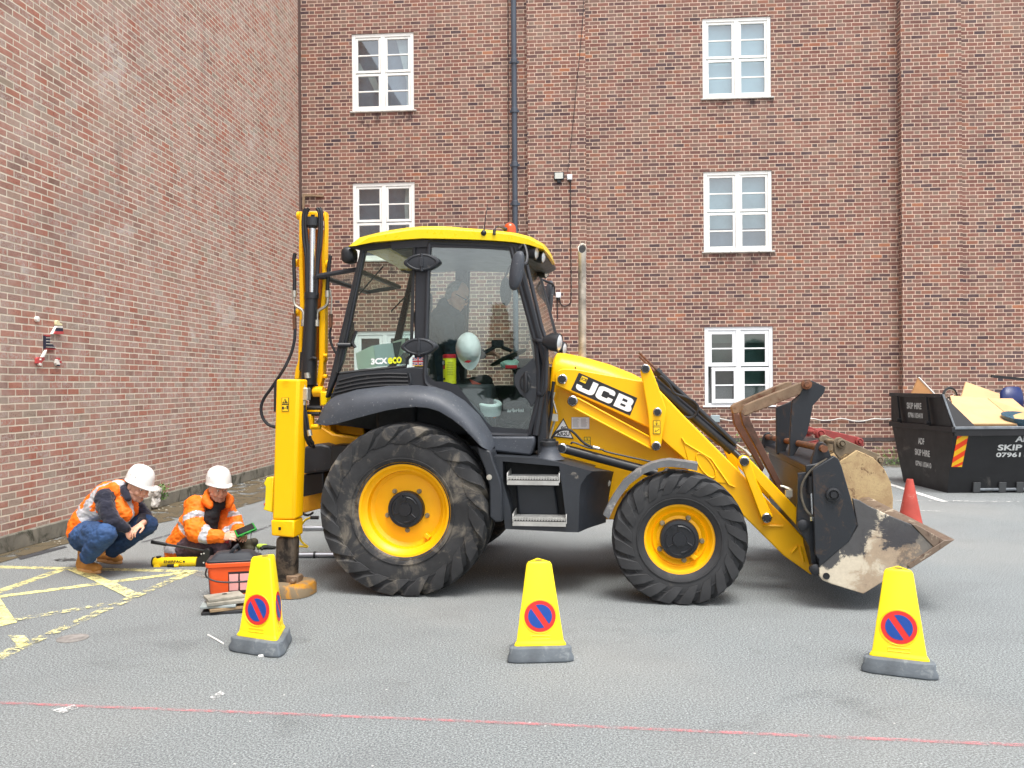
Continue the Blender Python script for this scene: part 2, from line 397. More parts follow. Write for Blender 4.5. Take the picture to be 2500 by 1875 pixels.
sheet('yellow_marking', [strip('O', -250, 655, 1800, 388), strip('O', 1680, 455, 1880, 372)], worn('yellow_road_paint_b', (228, 220, 152), .475), .0035)
sheet('yellow_marking', [gl('O', 640, 362, 800, 352, 1060, 470, 1010, 500, 900, 470), gl('O', -260, 400, -60, 545, 60, 730, 165, 875, -10, 915, -300, 700)], worn('yellow_road_paint_c', (228, 220, 152), .45), .005)
sheet('yellow_marking', [gl('O', 900, 472, 1060, 470, 1350, 600, 1225, 632), gl('O', 76, 1000, 235, 1004, 312, 1080, 190, 1125)], worn('yellow_road_paint_d', (232, 226, 164), .475), .0065)
sheet('yellow_marking', [strip('O', 1690, 452, 1100, 715, .09), strip('O', 1060, 730, 270, 1085, .09), strip('O', 140, 850, 1060, 697, .09), strip('O', 300, 1065, -200, 1300, .11)], YMW, .008)
sheet('pink_line', [gl('S', -200, 1707, 700, 1742, 1250, 1764, 1900, 1792, 2700, 1826, 2700, 1834, 1900, 1799, 1250, 1770, 700, 1748, -200, 1713)], PK, .004)
sheet('white_marking', [strip('N', 120, 1170, 690, 1352, .1)], WM, .004)
sheet('white_marking', [strip('N', 150, 1340, 1440, 1354, .09), strip('N', 420, 1442, 720, 1455, .05)], WMW, .008)
sheet('white_marking', [gl('S', 128, 1738, 180, 1724, 192, 1732, 150, 1746), gl('S', 512, 1706, 540, 1690, 548, 1698, 522, 1713), gl('S', 85, 1812, 100, 1817, 106, 1814)], worn('white_splash', (216, 216, 214), .5, 30), .008)
def patch_mat(name, rgb, amount=.4, scale=4):
    b = NT(name); o = b.obj(); f = b.noise(o, 130, 3, .7)
    c = b.mix(f, lin([x*.6 for x in rgb]), lin([min(255, x*1.25) for x in rgb]))
    b.L(c, b.p.inputs['Base Color']); b.p.inputs['Roughness'].default_value = .9
    b.L(b.ss(b.noise(o, scale, 8, .65, .5), amount-.06, amount+.06), b.p.inputs['Alpha']); b.bump(f, .6, .006); return b.m
# tar patch, dirt along the wall foot, cracks, broken spot, iron cover
SX, SY = Vector((math.cos(SITE), -math.sin(SITE), 0)), Vector((math.sin(SITE), math.cos(SITE), 0))
WL0 = Vector((-5.12, 8.52, 0))                         # a point at the foot of the left wall
WC = WL0 + SY*((17.9-8.52)/math.cos(SITE))             # corner of the two walls
def sw(a, b_, z=0): return WC+SX*a+SY*b_+Vector((0, 0, z))   # site frame -> world
sheet('tar_patch', [gl('S', 38, 1358, 75, 1352, 158, 1334, 165, 1337, 110, 1352, 50, 1368)], patch_mat('tar', (62, 63, 66), .25, 6), .004)
sheet('dirt_strip', [[sw(0, -14), sw(.10, -14), sw(.35, -9), sw(.5, -8), sw(1.15, -6.4), sw(1.35, -4), sw(.9, -1), sw(.6, 0), sw(0, 0)]], patch_mat('mossy_dirt', (92, 82, 62), .46, 3.0), .006)
sheet('dirt_strip', [[sw(0, -.6), sw(14, -.6), sw(14, .1), sw(0, .1)]], patch_mat('mossy_dirt_b', (88, 82, 66), .48, 3.5), .006)
sheet('repair_seam', [gl('S', 548, 1322, 640, 1290, 700, 1268, 702, 1271, 640, 1294, 550, 1327), gl('K', -20, 890, 300, 800, 460, 760, 460, 772, 310, 812, -20, 905)], patch_mat('seam', (92, 93, 95), .47, 14), .004)
sheet('broken_surface', [gl('O', 1880, 380, 2050, 372, 2075, 430, 1960, 445, 1870, 420)], patch_mat('broken', (150, 146, 138), .5, 30), .006)
sheet('tar_patch', [gl('O', 520, 270, 620, 250, 760, 258, 720, 285, 560, 285)], patch_mat('tar_b', (70, 70, 70), .5, 14), .006)
cv = MB(); c0 = gnd(*q1('O', 700, 1025)); 
cv.lathe((c0.x, c0.y, .0), (0, 0, 1), [(.098, 0), (.098, .004), (.09, .006), (.0, .006)], 28)
cover = cv.build('surface_box_cover', mat('worn_iron', (138, 134, 130), .85, .1, var=.25, vs=14, bump=.6, bs=60))
tag(cover, 'small worn round iron cover set in the asphalt', 'iron cover')

oil = MB(); rnd = random.Random(11); polys = []
for u, v, r_ in ((700, 1770, .16), (1700, 1768, .13), (1800, 1762, .10), (1890, 1764, .12), (640, 1560, .3), (1500, 1540, .35), (420, 1600, .4), (2080, 1730, .3), (1010, 1700, .25), (1960, 1590, .3)):
    c = gnd(u, v); polys.append([Vector((c.x+r_*(1+.3*rnd.random())*math.cos(t), c.y+r_*.8*(1+.3*rnd.random())*math.sin(t), 0)) for t in [2*math.pi*k/20 for k in range(20)]])
def oil_mat():
    b = NT('oil_mark'); o = b.obj(); f = b.noise(o, 120, 3, .8); b.L(b.mix(f, lin((52, 54, 56)), lin((120, 122, 122))), b.p.inputs['Base Color']); b.p.inputs['Roughness'].default_value = .85
    b.L(b.M('MULTIPLY', b.ss(b.noise(o, 3.2, 5, .6, .3), .45, .85), .22), b.p.inputs['Alpha']); return b.m
sheet('oil_mark', polys, oil_mat(), .0012)

# ---------------------------------------------------------------- back building
def wall_grid(mb, ox, ax, up, xs, zs, holes, uvoff=(0, 0)):
    """flat brick face in the plane ox + ax*x + up*z with rectangular openings; returns nothing, fills mb"""
    for i in range(len(xs)-1):
        for j in range(len(zs)-1):
            xm, zm = (xs[i]+xs[i+1])/2, (zs[j]+zs[j+1])/2
            if any(h[0] < xm < h[1] and h[2] < zm < h[3] for h in holes): continue
            mb.add([ox+ax*xs[i]+up*zs[j], ox+ax*xs[i+1]+up*zs[j], ox+ax*xs[i+1]+up*zs[j+1], ox+ax*xs[i]+up*zs[j+1]], [[0, 1, 2, 3]])
def uv_box(o, du=0.0):
    me = o.data; uvl = me.uv_layers.new(name='UVMap')
    for p in me.polygons:
        n = p.normal
        for li in p.loop_indices:
            c = me.vertices[me.loops[li].vertex_index].co
            if abs(n.z) > .7: u, v = c.x, c.y
            elif abs(n.y) >= abs(n.x): u, v = c.x, c.z
            else: u, v = c.y+.05, c.z
            uvl.data[li].uv = (u+du, v)
    return o
bld = empty('brick_building', WC, -SITE)
tag(bld, 'long brick building of mixed brown bricks with white windows behind the digger', 'building')
def bwp(u, v, off=0.0):      # pixel -> (x, z) on the back wall face (off = towards the camera)
    a, b = ray(u, v); d = Vector((a, 1, b)); o = Vector((0, 0, HC)); t = ((WC-SY*off-o).dot(SY))/d.dot(SY); p = o+d*t-WC
    return p.dot(SX), p.z
def brect(c, *xy):
    P = [bwp(*p) for p in q(c, *xy)]; xs = [p[0] for p in P]; zs = [p[1] for p in P]; return min(xs), max(xs), min(zs), max(zs)
# openings measured: left column, right column
def opening(tl, br):
    a, b = bwp(*tl), bwp(*br); return [a[0], b[0], b[1], a[1]]
wl1 = opening((856, 84), (1009, 268)); wl2 = opening((860, 448), (1013, 625)); wl3 = opening((866, 810), (1018, 990))
wr1 = opening((1716, 46), (1884, 236)); wr2 = opening((1717, 420), (1886, 612)); wr3 = opening((1718, 799), (1887, 990))
for A_ in ((wl1, wl2, wl3), (wr1, wr2, wr3)):
    xa = sum(w_[0] for w_ in A_)/3; xb = sum(w_[1] for w_ in A_)/3
    for w_ in A_: w_[0], w_[1] = xa, xb
wl2[2] = wl2[3]-(wl1[3]-wl1[2])
holes = [wl1, wl2, wl3, wr1, wr2, wr3]
TOP = 11.0; BX1 = 16.0
xs = sorted({-.0, BX1, *[h[0] for h in holes], *[h[1] for h in holes]}); zs = sorted({0, TOP, *[h[2] for h in holes], *[h[3] for h in holes]})
mb = MB(); wall_grid(mb, Vector((0, 0, 0)), Vector((1, 0, 0)), Vector((0, 0, 1)), xs, zs, holes)
for h in holes:
    x0, x1, z0, z1 = h; dd = .12
    mb.add([(x0, 0, z0), (x0, dd, z0), (x0, dd, z1), (x0, 0, z1)], [[0, 1, 2, 3]]); mb.add([(x1, 0, z0), (x1, 0, z1), (x1, dd, z1), (x1, dd, z0)], [[0, 1, 2, 3]])
    mb.add([(x0, 0, z1), (x0, dd, z1), (x1, dd, z1), (x1, 0, z1)], [[0, 1, 2, 3]])
o = mb.build('wall', BRB, bld, smooth=0, recalc=False); uv_box(o)
def pil(u0, u1, dep):
    x0 = bwp(u0, 400, dep)[0]; x1 = bwp(u1, 400, dep)[0] if u1 else BX1
    o = MB().box2((x0, -dep, 0), (x1, .02, TOP)).build('pilaster', BRB, bld, smooth=0); uv_box(o, .11); return x0, x1
P1 = pil(1288, 1431, .11); P2 = pil(2201, 2349, .19); 
o = MB().box2((P2[1], -.115, 0), (BX1, .02, TOP)).build('pilaster', BRB, bld, smooth=0); uv_box(o, .05)
o = MB().box2((0, -.05, 0), (P2[0]-.0, .0, .12)).build('plinth', CONC, bld, bevel=.01)
zc = bwp(2100, 1073)[1]
o = MB().box2((P1[1]+.0, -.012, zc-.04), (P2[0]-.002, .01, zc+.035)).build('dark_course', mat('slate_course', (84, 74, 72), .85, var=.25, vs=5), bld)
WP = mat('window_paint_old', (242, 241, 236), .6, var=.04, vs=6, dirt=((170, 156, 140), .24, 30), bump=.3, bs=40)
WN = mat('window_plastic', (238, 240, 242), .35, var=.02)
GLW = glass('window_glass', (216, 226, 226), .03, 1.5, None, .16)
CURT = mat('pale_curtain', (196, 208, 212), .9, var=.08); SKYREF = mat('sky_reflection_pale', (186, 214, 228), .7, var=.07, vs=1.2)  # pale blue: sky reflection of the upper right window painted on its back panel
ROOM = mat('room_sky_tint', (128, 146, 168), .9, var=.2, vs=1.5); BLIND = mat('dark_blind', (120, 112, 112), .8, var=.15, vs=2); GRN = mat('room_green', (74, 104, 100), .9, var=.25, vs=1.5)  # ROOM is tinted blue-grey to stand in for sky reflected in the panes
SILL = mat('sill_worn', (206, 204, 198), .7, var=.1, vs=8, dirt=((136, 124, 110), .34, 20))
def window(h, old, style):
    x0, x1, z0, z1 = h; m = WP if old else WN; y0 = .02
    W, H = x1-x0, z1-z0; fw = .075; mid = (x0+x1)/2; zm = z0+H*.49
    mb = MB()
    mb.box2((x0, y0, z0), (x0+fw, .10, z1)).box2((x1-fw, y0, z0), (x1, .10, z1))
    mb.box2((x0+fw, y0, z1-fw), (x1-fw, .10, z1)).box2((x0+fw, y0, z0), (x1-fw, .10, z0+.05)).box2((mid-.045, y0, z0+.05), (mid+.045, .10, z1-fw))
    fo = mb.build('window', m, bld, bevel=.006)
    sash = MB(); sb = .045 if old else .07
    def leaf(a, b_, c, d, dy=0.0):
        for k in (0, 1): sash.box2(((a, b_)[k]-(sb if k else 0), y0+.012+dy, c), ((a, b_)[k]+(0 if k else sb), .085+dy, d))
        sash.box2((a+sb, y0+.012+dy, d-sb), (b_-sb, .085+dy, d)).box2((a+sb, y0+.012+dy, c), (b_-sb, .085+dy, c+sb*1.1))
        zc_ = (c+d)/2; sash.box2((a+sb, y0+.02+dy, zc_-.014), (b_-sb, .07+dy, zc_+.014))
    L_, R_, B_, T_ = x0+fw+.004, x1-fw-.004, z0+.054, z1-fw-.004
    for a, b_ in ((L_, mid-.049), (mid+.049, R_)):
        leaf(a, b_, zm+.012, T_)
        if style == 'open' and a < mid-.1: leaf(a+.055, b_+.012, B_, zm-.012, -.07)
        else: leaf(a, b_, B_, zm-.012)
    sash.build('sash', m, fo, bevel=.004)
    MB().add([(x0+.03, .062, z0+.03), (x1-.03, .062, z0+.03), (x1-.03, .062, z1-.03), (x0+.03, .062, z1-.03)], [[0, 1, 2, 3]]).build('pane', GLW, fo, smooth=0)
    MB().box2((x0-.04, -.035, z0-.032), (x1+.05, .11, z0-.002)).build('sill', SILL if old else m, fo, bevel=.006)
    rm = MB()
    d = .30 if style != 'blue' else .16
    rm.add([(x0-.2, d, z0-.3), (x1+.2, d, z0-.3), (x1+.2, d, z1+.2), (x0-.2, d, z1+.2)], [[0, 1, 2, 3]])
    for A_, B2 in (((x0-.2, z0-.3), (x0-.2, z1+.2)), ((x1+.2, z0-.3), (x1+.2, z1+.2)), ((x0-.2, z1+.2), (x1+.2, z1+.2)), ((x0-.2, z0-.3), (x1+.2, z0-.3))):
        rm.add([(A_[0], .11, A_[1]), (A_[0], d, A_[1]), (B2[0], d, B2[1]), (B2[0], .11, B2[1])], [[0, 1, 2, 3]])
    rm.build('room', {'blue': SKYREF, 'open': GRN}.get(style, ROOM), fo, smooth=0)
    cu = MB()
    if style == 'curtain':
        cu.prism([(mid+W*.18, .16, z1), (x1, .16, z1), (x1, .16, z0), (mid+W*.36, .16, z0), (mid+W*.36, .16, z0+H*.4)], (0, .01, 0))
        cu.prism([(x0+W*.02, .2, z1-H*.3), (x0+W*.1, .2, z1-H*.34), (x0+W*.2, .2, z0+H*.5), (x0+W*.08, .2, z0+H*.5)], (0, .01, 0))
        cu.prism([(x0+W*.22, .2, z0+H*.49), (x0+W*.34, .2, z0+H*.49), (x0+W*.44, .2, z0+H*.28), (x0+W*.34, .2, z0+H*.28)], (0, .01, 0))
        cu.build('curtain', CURT, fo, smooth=0)
    if style == 'drape':
        cu.prism([(x1-W*.16, .16, z1), (x1, .16, z1), (x1, .16, z0), (x1-W*.13, .16, z0), (x1-W*.19, .16, z0+H*.7)], (0, .01, 0)); cu.build('curtain', CURT, fo, smooth=0)
    if style == 'mid':
        cu.box2((x0, .17, z0+H*.30), (x1, .18, z1)); cu.build('blind_and_sky_panel', mat('sky_reflection_grey', (160, 184, 196), .7, var=.15, vs=1.5), fo, smooth=0)  # grey-blue panel added to carry the sky mirrored by this window
    if style == 'open':
        cu.box2((x0+.08, .13, z0), (mid-.06, .14, zm)); cu.build('blind_and_sky_panel', BLIND, fo, smooth=0)
        MB().box2((x0+.08, .2, z1-H*.2), (x1-.08, .21, z1)).build('blind_and_sky_panel', mat('green_blind', (104, 130, 122), .8), fo, smooth=0)
    return fo
window(wl1, True, 'curtain'); window(wl2, True, 'drape'); window(wl3, False, 'plain')
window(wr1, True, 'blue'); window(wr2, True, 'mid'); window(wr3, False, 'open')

stain_b = NT('sill_stain'); so_ = stain_b.obj(); stain_b.p.inputs['Base Color'].default_value = lin((66, 54, 58)); stain_b.p.inputs['Roughness'].default_value = .9
stain_b.L(stain_b.M('MULTIPLY', stain_b.ss(stain_b.noise(stain_b.N('VectorMath', _operation='MULTIPLY', i0=so_, i1=(5.0, 1, 2.2)).outputs[0], 1.0, 6, .65, .4), .46, .68), .55), stain_b.p.inputs['Alpha'])
for h in (wl1, wl2, wr1, wr2, wr3):
    x0, x1, z0 = h[0], h[1], h[2]; P = [(x0-.06, z0-.035), (x1+.06, z0-.035), (x1+.02, z0-.16), (x1-.3, z0-.32), ((x0+x1)/2, z0-.24), (x0+.35, z0-.36), (x0-.02, z0-.17)]
    MB().add([(x, -.003, z) for x, z in P], [list(range(len(P)))[::-1]]).build('sill_stain', stain_b.m, bld, smooth=0, recalc=False)

# ---------------------------------------------------------------- left building
lb = empty('brick_building', WC, -SITE)
tag(lb, 'tall windowless red brick gable wall along the left side of the yard', 'building')
mb = MB(); mb.add([(0, -24, .16), (0, 0, .16), (0, 0, TOP), (0, -24, TOP)], [[0, 1, 2, 3]])
mb.add([(-5, -24, 0), (-5, -24, TOP), (0, -24, TOP), (0, -24, 0)], [[0, 1, 2, 3]]).add([(-5, -24, TOP), (-5, 0.0, TOP), (0, 0, TOP), (0, -24, TOP)], [[0, 1, 2, 3]])
o = mb.build('wall', BRL, lb, smooth=0); uv_box(o)
o = MB().box2((-.02, -24, 0), (.045, -.001, .175)).build('plinth', CONC, lb, bevel=.012)
o = MB().box2((.0, -.10, 0), (.03, -.002, TOP)).build('corner_strip', mat('dark_joint', (96, 76, 70), .9), lb)
def lwp(u, v):          # pixel -> (y, z) on the left wall face, site frame
    a, b = ray(u, v); d = Vector((a, 1, b)); o = Vector((0, 0, HC)); t = (WC-o).dot(SX)/d.dot(SX); p = o+d*t-WC
    return p.dot(SY), p.z
# ---------------------------------------------------------------- the digger (backhoe loader)
bh = empty('backhoe_loader', DORG, -DY)
tag(bh, 'big yellow backhoe loader with black cab, parked side-on in the yard with its bucket down', 'digger')
def DP(c, ly0, ly1, *xy, mb=None):
    return (mb or MB()).prism(dl(c, ly0, *xy), (0, ly1-ly0, 0))
GLC = glass('cab_glass', (240, 247, 246), .015, 1.45, None, .07)
GLF = glass('cab_glass_far', (240, 248, 246), .02, 1.25)
GLR = glass('rear_glass', (230, 240, 236), .03, 1.4, ((150, 158, 150), .05))

# wheels -----------------------------------------------------------------
TYM = mat('tyre_muddy', (47, 48, 50), .8, var=.25, vs=4, dirt=((108, 102, 92), .405, 4.2), bump=.4, bs=60)
TYF = mat('tyre_black', (50, 51, 53), .75, var=.2, vs=4, dirt=((92, 90, 84), .30, 5), bump=.35, bs=60)
HUB = mat('hub_black', (30, 32, 37), .35, var=.1)
def tyre_mesh(cx, cz, yo, yi, Rr, rim, nl, lh, sweep, lw):
    mb = MB(); ym = (yo+yi)/2; hw = (yi-yo)/2; Rb = Rr-lh
    half = [(rim-.005, .80), (rim+.02, .93), (rim+.06, .99), ((rim+Rb)/2, 1.0), (Rb-.09, .985), (Rb-.045, .95), (Rb-.012, .84), (Rb, .55), (Rb+.004, 0)]
    prof = [(r, ym-hw*k) for r, k in half]+[(r, ym+hw*k) for r, k in half[::-1][1:]]
    N = 72; rings = []
    for r, y in prof:
        rings.append([Vector((cx+r*math.cos(2*math.pi*k/N), y, cz+r*math.sin(2*math.pi*k/N))) for k in range(N)])
    mb.loft(rings, caps=False)
    for k in (0, -1):         # close the bead
        pass
    for s in (-1, 1):
        for i in range(nl):
            th0 = 2*math.pi*(i+(.5 if s > 0 else 0))/nl
            st = [(Rb, -.06, 0), (Rb, .35, .32), (Rb-.006, .74, .72), (Rb-.018, .93, .92), (Rb-.062, 1.0, 1.10), (Rb-.125, 1.008, 1.42)]
            rg = []
            for j, (r, k, t) in enumerate(st):
                y = ym+s*hw*k; th = th0+sweep*t+random.uniform(-.004, .004); w_ = lw*(1+.22*min(t, 1)-(.25 if j == 5 else 0))/2/r
                nr, ny = ((1, 0), (1, 0), (.95, .25), (.75, .66), (.3, .95), (.1, 1))[j]; h = lh*(1, 1, 1, .95, .62, .10)[j]
                q4 = []
                for dr, dth in ((-.02, -w_), (-.02, w_), (h, w_*.72), (h, -w_*.72)):
                    rr = r+dr*nr; yy = y+s*dr*ny; q4.append(Vector((cx+rr*math.cos(th+dth), yy, cz+rr*math.sin(th+dth))))
                rg.append(q4)
            mb.loft(rg)
    # raised rings and blocks moulded on the sidewall
    for rr in (rim+.045, (rim+Rb)/2+.03):
        mb.lathe((cx, yo-.001, cz), (0, 1, 0), [(rr-.004, .004), (rr-.003, -.003), (rr+.003, -.003), (rr+.004, .004)], 64, caps=False)
    for v in mb.v:
        if v.z < .012: v.z = .012-(.012-v.z)*.05
    return mb
def wheel(cx, cz, yo, yi, Rr, rim, nl, lh, sweep, lw, disc, hubr, boltr, tm, a0, front):
    ax = (0, 1, 0); o_ = (cx, yo, cz)
    prof = [(rim+.012, .02), (rim+.016, .03), (rim+.002, .045), (rim-.022, .05), (rim-.045, .085), (rim-.062, .095), (rim-.07, disc-.02), (rim-.10, disc), (hubr*.9, disc-.012), (.02, disc-.012), (.02, disc+.02), (rim-.1, disc+.03), (rim-.03, disc+.05), (rim+.005, (yi-yo)-.04), (rim+.012, (yi-yo)-.02)]
    rm = MB().lathe((cx, yo, cz), ax, prof, 56, caps=False)
    wo = rm.build('wheel', YO, bh, smooth=30)
    tyre_mesh(cx, cz, yo, yi, Rr, rim, nl, lh, sweep, lw).build('tyre', tm, wo, smooth=28)
    hc = MB().lathe(o_, ax, [(hubr, disc), (hubr, disc-.06), (hubr-.006, disc-.072), (hubr*.80, disc-.076), (hubr*.78, disc-.07), (hubr*.36, disc-.07), (hubr*.34, disc-.086), (.0, disc-.086)], 40)
    for k in range(3):
        a = a0+k*2.094; rr = hubr*.57
        hc.tube([(cx+rr*1.2*math.cos(a+t), yo+disc-.072, cz+rr*1.2*math.sin(a+t)) for t in (-.5, -.25, 0, .25, .5)]+[(cx+rr*.75*math.cos(a+.55), yo+disc-.072, cz+rr*.75*math.sin(a+.55))], .007, 6)
    hc.lathe((cx+hubr*.72*math.cos(a0+.9), yo+disc-.078, cz+hubr*.72*math.sin(a0+.9)), ax, [(.014, .01), (.014, -.01), (0, -.01)], 8)
    hc.build('hub_cap', HUB, wo)
    bt = MB()
    for k in range(5):
        a = a0+k*2*math.pi/5; c = (cx+boltr*math.cos(a), yo+disc-.012, cz+boltr*math.sin(a))
        bt.lathe(c, ax, [(.020, .005), (.020, -.008), (.013, -.010), (.013, -.026), (0, -.026)], 8)
    bt.split('wheel_nut', mat('nut', (150, 138, 112), .5, .6, var=.2) if not front else bpy.data.materials['nut'], wo, smooth=25)
    MB().box((cx+(rim-.10)*math.cos(-.9), yo+disc-.03, cz+(rim-.10)*math.sin(-.9)), (.05, .05, .035), Matrix.Rotation(.7, 3, 'Y')).build('valve_guard', YO, wo, bevel=.005)
    return wo
def far_copy(o, cx):
    c = o.copy(); COL.objects.link(c); c.location = (2*cx, 0, 0); c.rotation_euler = (0, 0, math.pi)
    for ch in list(o.children):
        d = ch.copy(); COL.objects.link(d); d.parent = c
    return c
rc = d1('E', 800, 838, -1.12); fc = d1('H', 1515, 782, -1.12)
RCX, FCX = rc.x, fc.x
wr = wheel(RCX, .668, -1.12, -.66, .693, .372, 20, .036, .46, .135, .17, .146, .172, TYM, .95, False); far_copy(wr, RCX)
wf = wheel(FCX, .487, -1.12, -.79, .508, .268, 20, .028, .42, .092, .10, .146, .168, TYF, 1.15, True); far_copy(wf, FCX)

# chassis, tanks -----------------------------------------------------------
ch = MB(); DP('C', -.56, .56, 590, 745, 760, 752, 880, 832, 1160, 872, 1900, 1000, 2100, 1700, 740, 1590, 560, 1640, mb=ch)
ch.box2((RCX+.1, -.42, .52), (FCX+.55, .42, .9))
ch.build('chassis', mat('chassis_yellow', (236, 168, 6), .5, var=.08, vs=2, dirt=((112, 80, 40), .3, 7)), bh, bevel=.012)
MB().cyl((RCX, -.9, .668), (RCX, .9, .668), .13).ell((RCX, 0, .668), (.26, .22, .26)).build('rear_axle', BK, bh)
MB().cyl((FCX, -.85, .487), (FCX, .85, .487), .09).box((FCX, 0, .52), (.3, .5, .26)).build('front_axle', BK, bh)
t = DP('C', -.74, -.3, 585, 965, 640, 945, 760, 930, 850, 955, 895, 1010, 895, 1190, 780, 1220, 575, 1235)
t.build('side_tank', PL2, bh, bevel=.02)
DP('C', -.70, -.3, 575, 1240, 790, 1212, 795, 1420, 570, 1470).build('side_tank_lower', BK, bh, bevel=.015)
a = MB(); DP('C', -.52, .5, 800, 640, 800, 745, 900, 735, 1250, 780, 1500, 840, 2090, 1100, 2090, 420, 800, 420, mb=a)
a.build('wheel_arch_liner', mat('liner_black', (20, 21, 24), .8, var=.2), bh)

# fender ---------------------------------------------------------------------
FU = [(50, 945), (70, 880), (120, 785), (180, 722), (400, 658), (700, 622), (1000, 617), (1180, 636), (1340, 685), (1490, 780), (1640, 925), (1740, 1075), (1800, 1175), (1818, 1250)]
FL = [(1700, 1190), (1600, 1080), (1480, 960), (1300, 850), (1150, 806), (1000, 803), (800, 830), (560, 890), (300, 962), (180, 995), (75, 985)]
def band(c, ly, pts): return [d1(c, x, y, ly) for x, y in pts]
fu = band('D', -1.06, FU); fl = band('D', -1.12, FL)
# rounded cross-section: top shoulder, outer roll, lower lip
n_ = len(FU); low = []
for i in range(n_):
    t_ = i/(n_-1)*(len(FL)-1); k = int(min(t_, len(FL)-2)); low.append(fl[::-1][k].lerp(fl[::-1][k+1], t_-k))
top = fu
rings = []
for i in range(n_):
    T, Lw = top[i], low[i]; m = T.lerp(Lw, .30)
    rings.append([Vector((T.x, -.66, T.z+.03)), Vector((T.x, -.90, T.z+.022)), Vector((T.x, -1.03, T.z-.004)), Vector((m.x, -1.105, m.z)), Vector((T.lerp(Lw, .7).x, -1.125, T.lerp(Lw, .7).z)), Vector((Lw.x, -1.12, Lw.z)), Vector((Lw.x, -1.09, Lw.z+.01)), Vector((T.lerp(Lw, .5).x, -1.0, T.lerp(Lw, .5).z)), Vector((T.x, -.66, T.z-.02))])
MB().loft(rings).build('fender', PL, bh, smooth=60)
DP('V', -1.10, -.85, 80, 228, 262, 288, 300, 420, 390, 660, 410, 760, 425, 1240, 330, 1250, 250, 1180, 245, 760, 180, 520, 100, 330).build('fender_flap', PL2, bh, bevel=.012)
MB().lathe(d1('V', 246, 640, -1.105), (0, 1, 0), [(.022, .01), (.022, -.006), (.01, -.008), (0, -.008)], 10).build('flap_bolt', ZINC, bh)
# the far fender
MB().loft([[Vector((p.x, -p.y, p.z)) for p in r_] for r_ in rings]).build('fender', PL, bh, smooth=60)

# cab ----------------------------------------------------------------------
LY = -.80
rp = q('A', 1015, 495, 1022, 465, 1060, 432, 1150, 395, 1400, 335, 1700, 290, 2074, 288)+q('B', 500, 60, 1000, 95, 1300, 130, 1450, 165, 1600, 240, 1680, 300, 1705, 360, 1560, 312, 1400, 272, 1000, 240, 600, 225, 0, 215)+q('A', 1850, 420, 1600, 435, 1300, 460)
rf = MB()
ptsN = [dg(u, v, -.86) for u, v in rp]; n_ = len(ptsN); cxr = sum(p.x for p in ptsN)/n_; czr = min(p.z for p in ptsN)
rings = []
for ly, k, dz in ((-.70, .985, .015), (-.80, .995, .008), (-.86, 1, 0), (-.86, 1, 0), (.86, 1, 0), (.80, .995, .008), (.70, .985, .015)):
    pass
ptop = ptsN[:n_-9]; pbot = ptsN[n_-9:][::-1]
m_ = 14
def resample(P, n):
    L = [0]
    for i in range(1, len(P)): L.append(L[-1]+(P[i]-P[i-1]).length)
    out = []
    for k in range(n):
        s_ = L[-1]*k/(n-1); i = 1
        while i < len(P)-1 and L[i] < s_: i += 1
        out.append(P[i-1].lerp(P[i], (s_-L[i-1])/max(1e-9, L[i]-L[i-1])))
    return out
pt, pb = resample(ptop, m_), resample(pbot, m_)
rings = []
for i in range(m_):
    T, B_ = pt[i], pb[i]; hgt = max(.02, T.z-B_.z); wf_ = (1, 1, 1, 1, 1, 1, 1, 1, 1, .98, .93, .84, .70, .52)[i]
    rings.append([Vector((B_.x, -.86, B_.z)), Vector((T.lerp(B_, .35).x, -.865, T.z-hgt*.35)), Vector((T.x, -.80, T.z)), Vector((T.x, -.6, T.z+.025)), Vector((T.x, 0, T.z+.035)), Vector((T.x, .6, T.z+.025)), Vector((T.x, .80, T.z)), Vector((T.lerp(B_, .35).x, .865, T.z-hgt*.35)), Vector((B_.x, .86, B_.z)), Vector((B_.x, 0, B_.z+.01))])
    for p_ in rings[-1][3:]: p_.y = (p_.y+.86)*wf_-.86
ro = MB().loft(rings).build('roof', YR, bh, smooth=50)
# roof lining just under the roof
rl = [Vector((p.x, -.82, p.z-.004)) for p in pb[1:-1]]; 
MB().prism(rl+[Vector((p.x, p.y, p.z-.06)) for p in rl[::-1]], (0, 1.5, 0)).build('roof_lining', BKC, bh)
fr = MB()       # side frames of the cab, near and far
def both(c, ly0, dep, *xy):
    P = dl(c, ly0, *xy); fr.prism(P, (0, dep, 0)); fr.prism([Vector((p.x, -p.y, p.z)) for p in P], (0, -dep, 0))
DOOR = q('B', 250, 285, 285, 272, 700, 292, 1262, 322, 1285, 340, 1400, 830)+q('X', 800, 190, 818, 380, 816, 570, 752, 830, 735, 846, 470, 838)+q('D', 1790, 1090, 1765, 1072, 1700, 985, 1600, 855, 1440, 720, 1310, 645, 1195, 600, 1160, 560, 1150, 500)
both('F', LY, .07, 897, 519, 927, 519, 921, 843, 894, 843)                                   # middle pillar
both('A', LY, .06, 1165, 500, 1215, 520, 985, 1660, 830, 2040, 800, 2040)                    # rear pillar
both('A', LY, .06, 1020, 508, 1300, 463, 1600, 438, 1850, 424, 2074, 432, 2074, 470, 1720, 490, 1690, 476, 1195, 540, 1165, 545)  # top rail
both('B', LY, .06, 0, 218, 600, 230, 1000, 246, 1290, 285, 1300, 345, 1262, 324, 250, 275, 0, 300)
both('B', LY, .06, 1285, 290, 1320, 300, 1480, 830, 1640, 1659, 1720, 1980, 1660, 2180, 1640, 2700, 1560, 2740, 1580, 2350, 1600, 1950, 1420, 850)   # front pillar
fr.box2((d1('C', 850, 470, LY).x, LY+.02, 1.0), (d1('X', 740, 850, LY).x, -LY-.02, 1.16))        # floor
fo = fr.build('cab_frame', BKC, bh, bevel=.012)
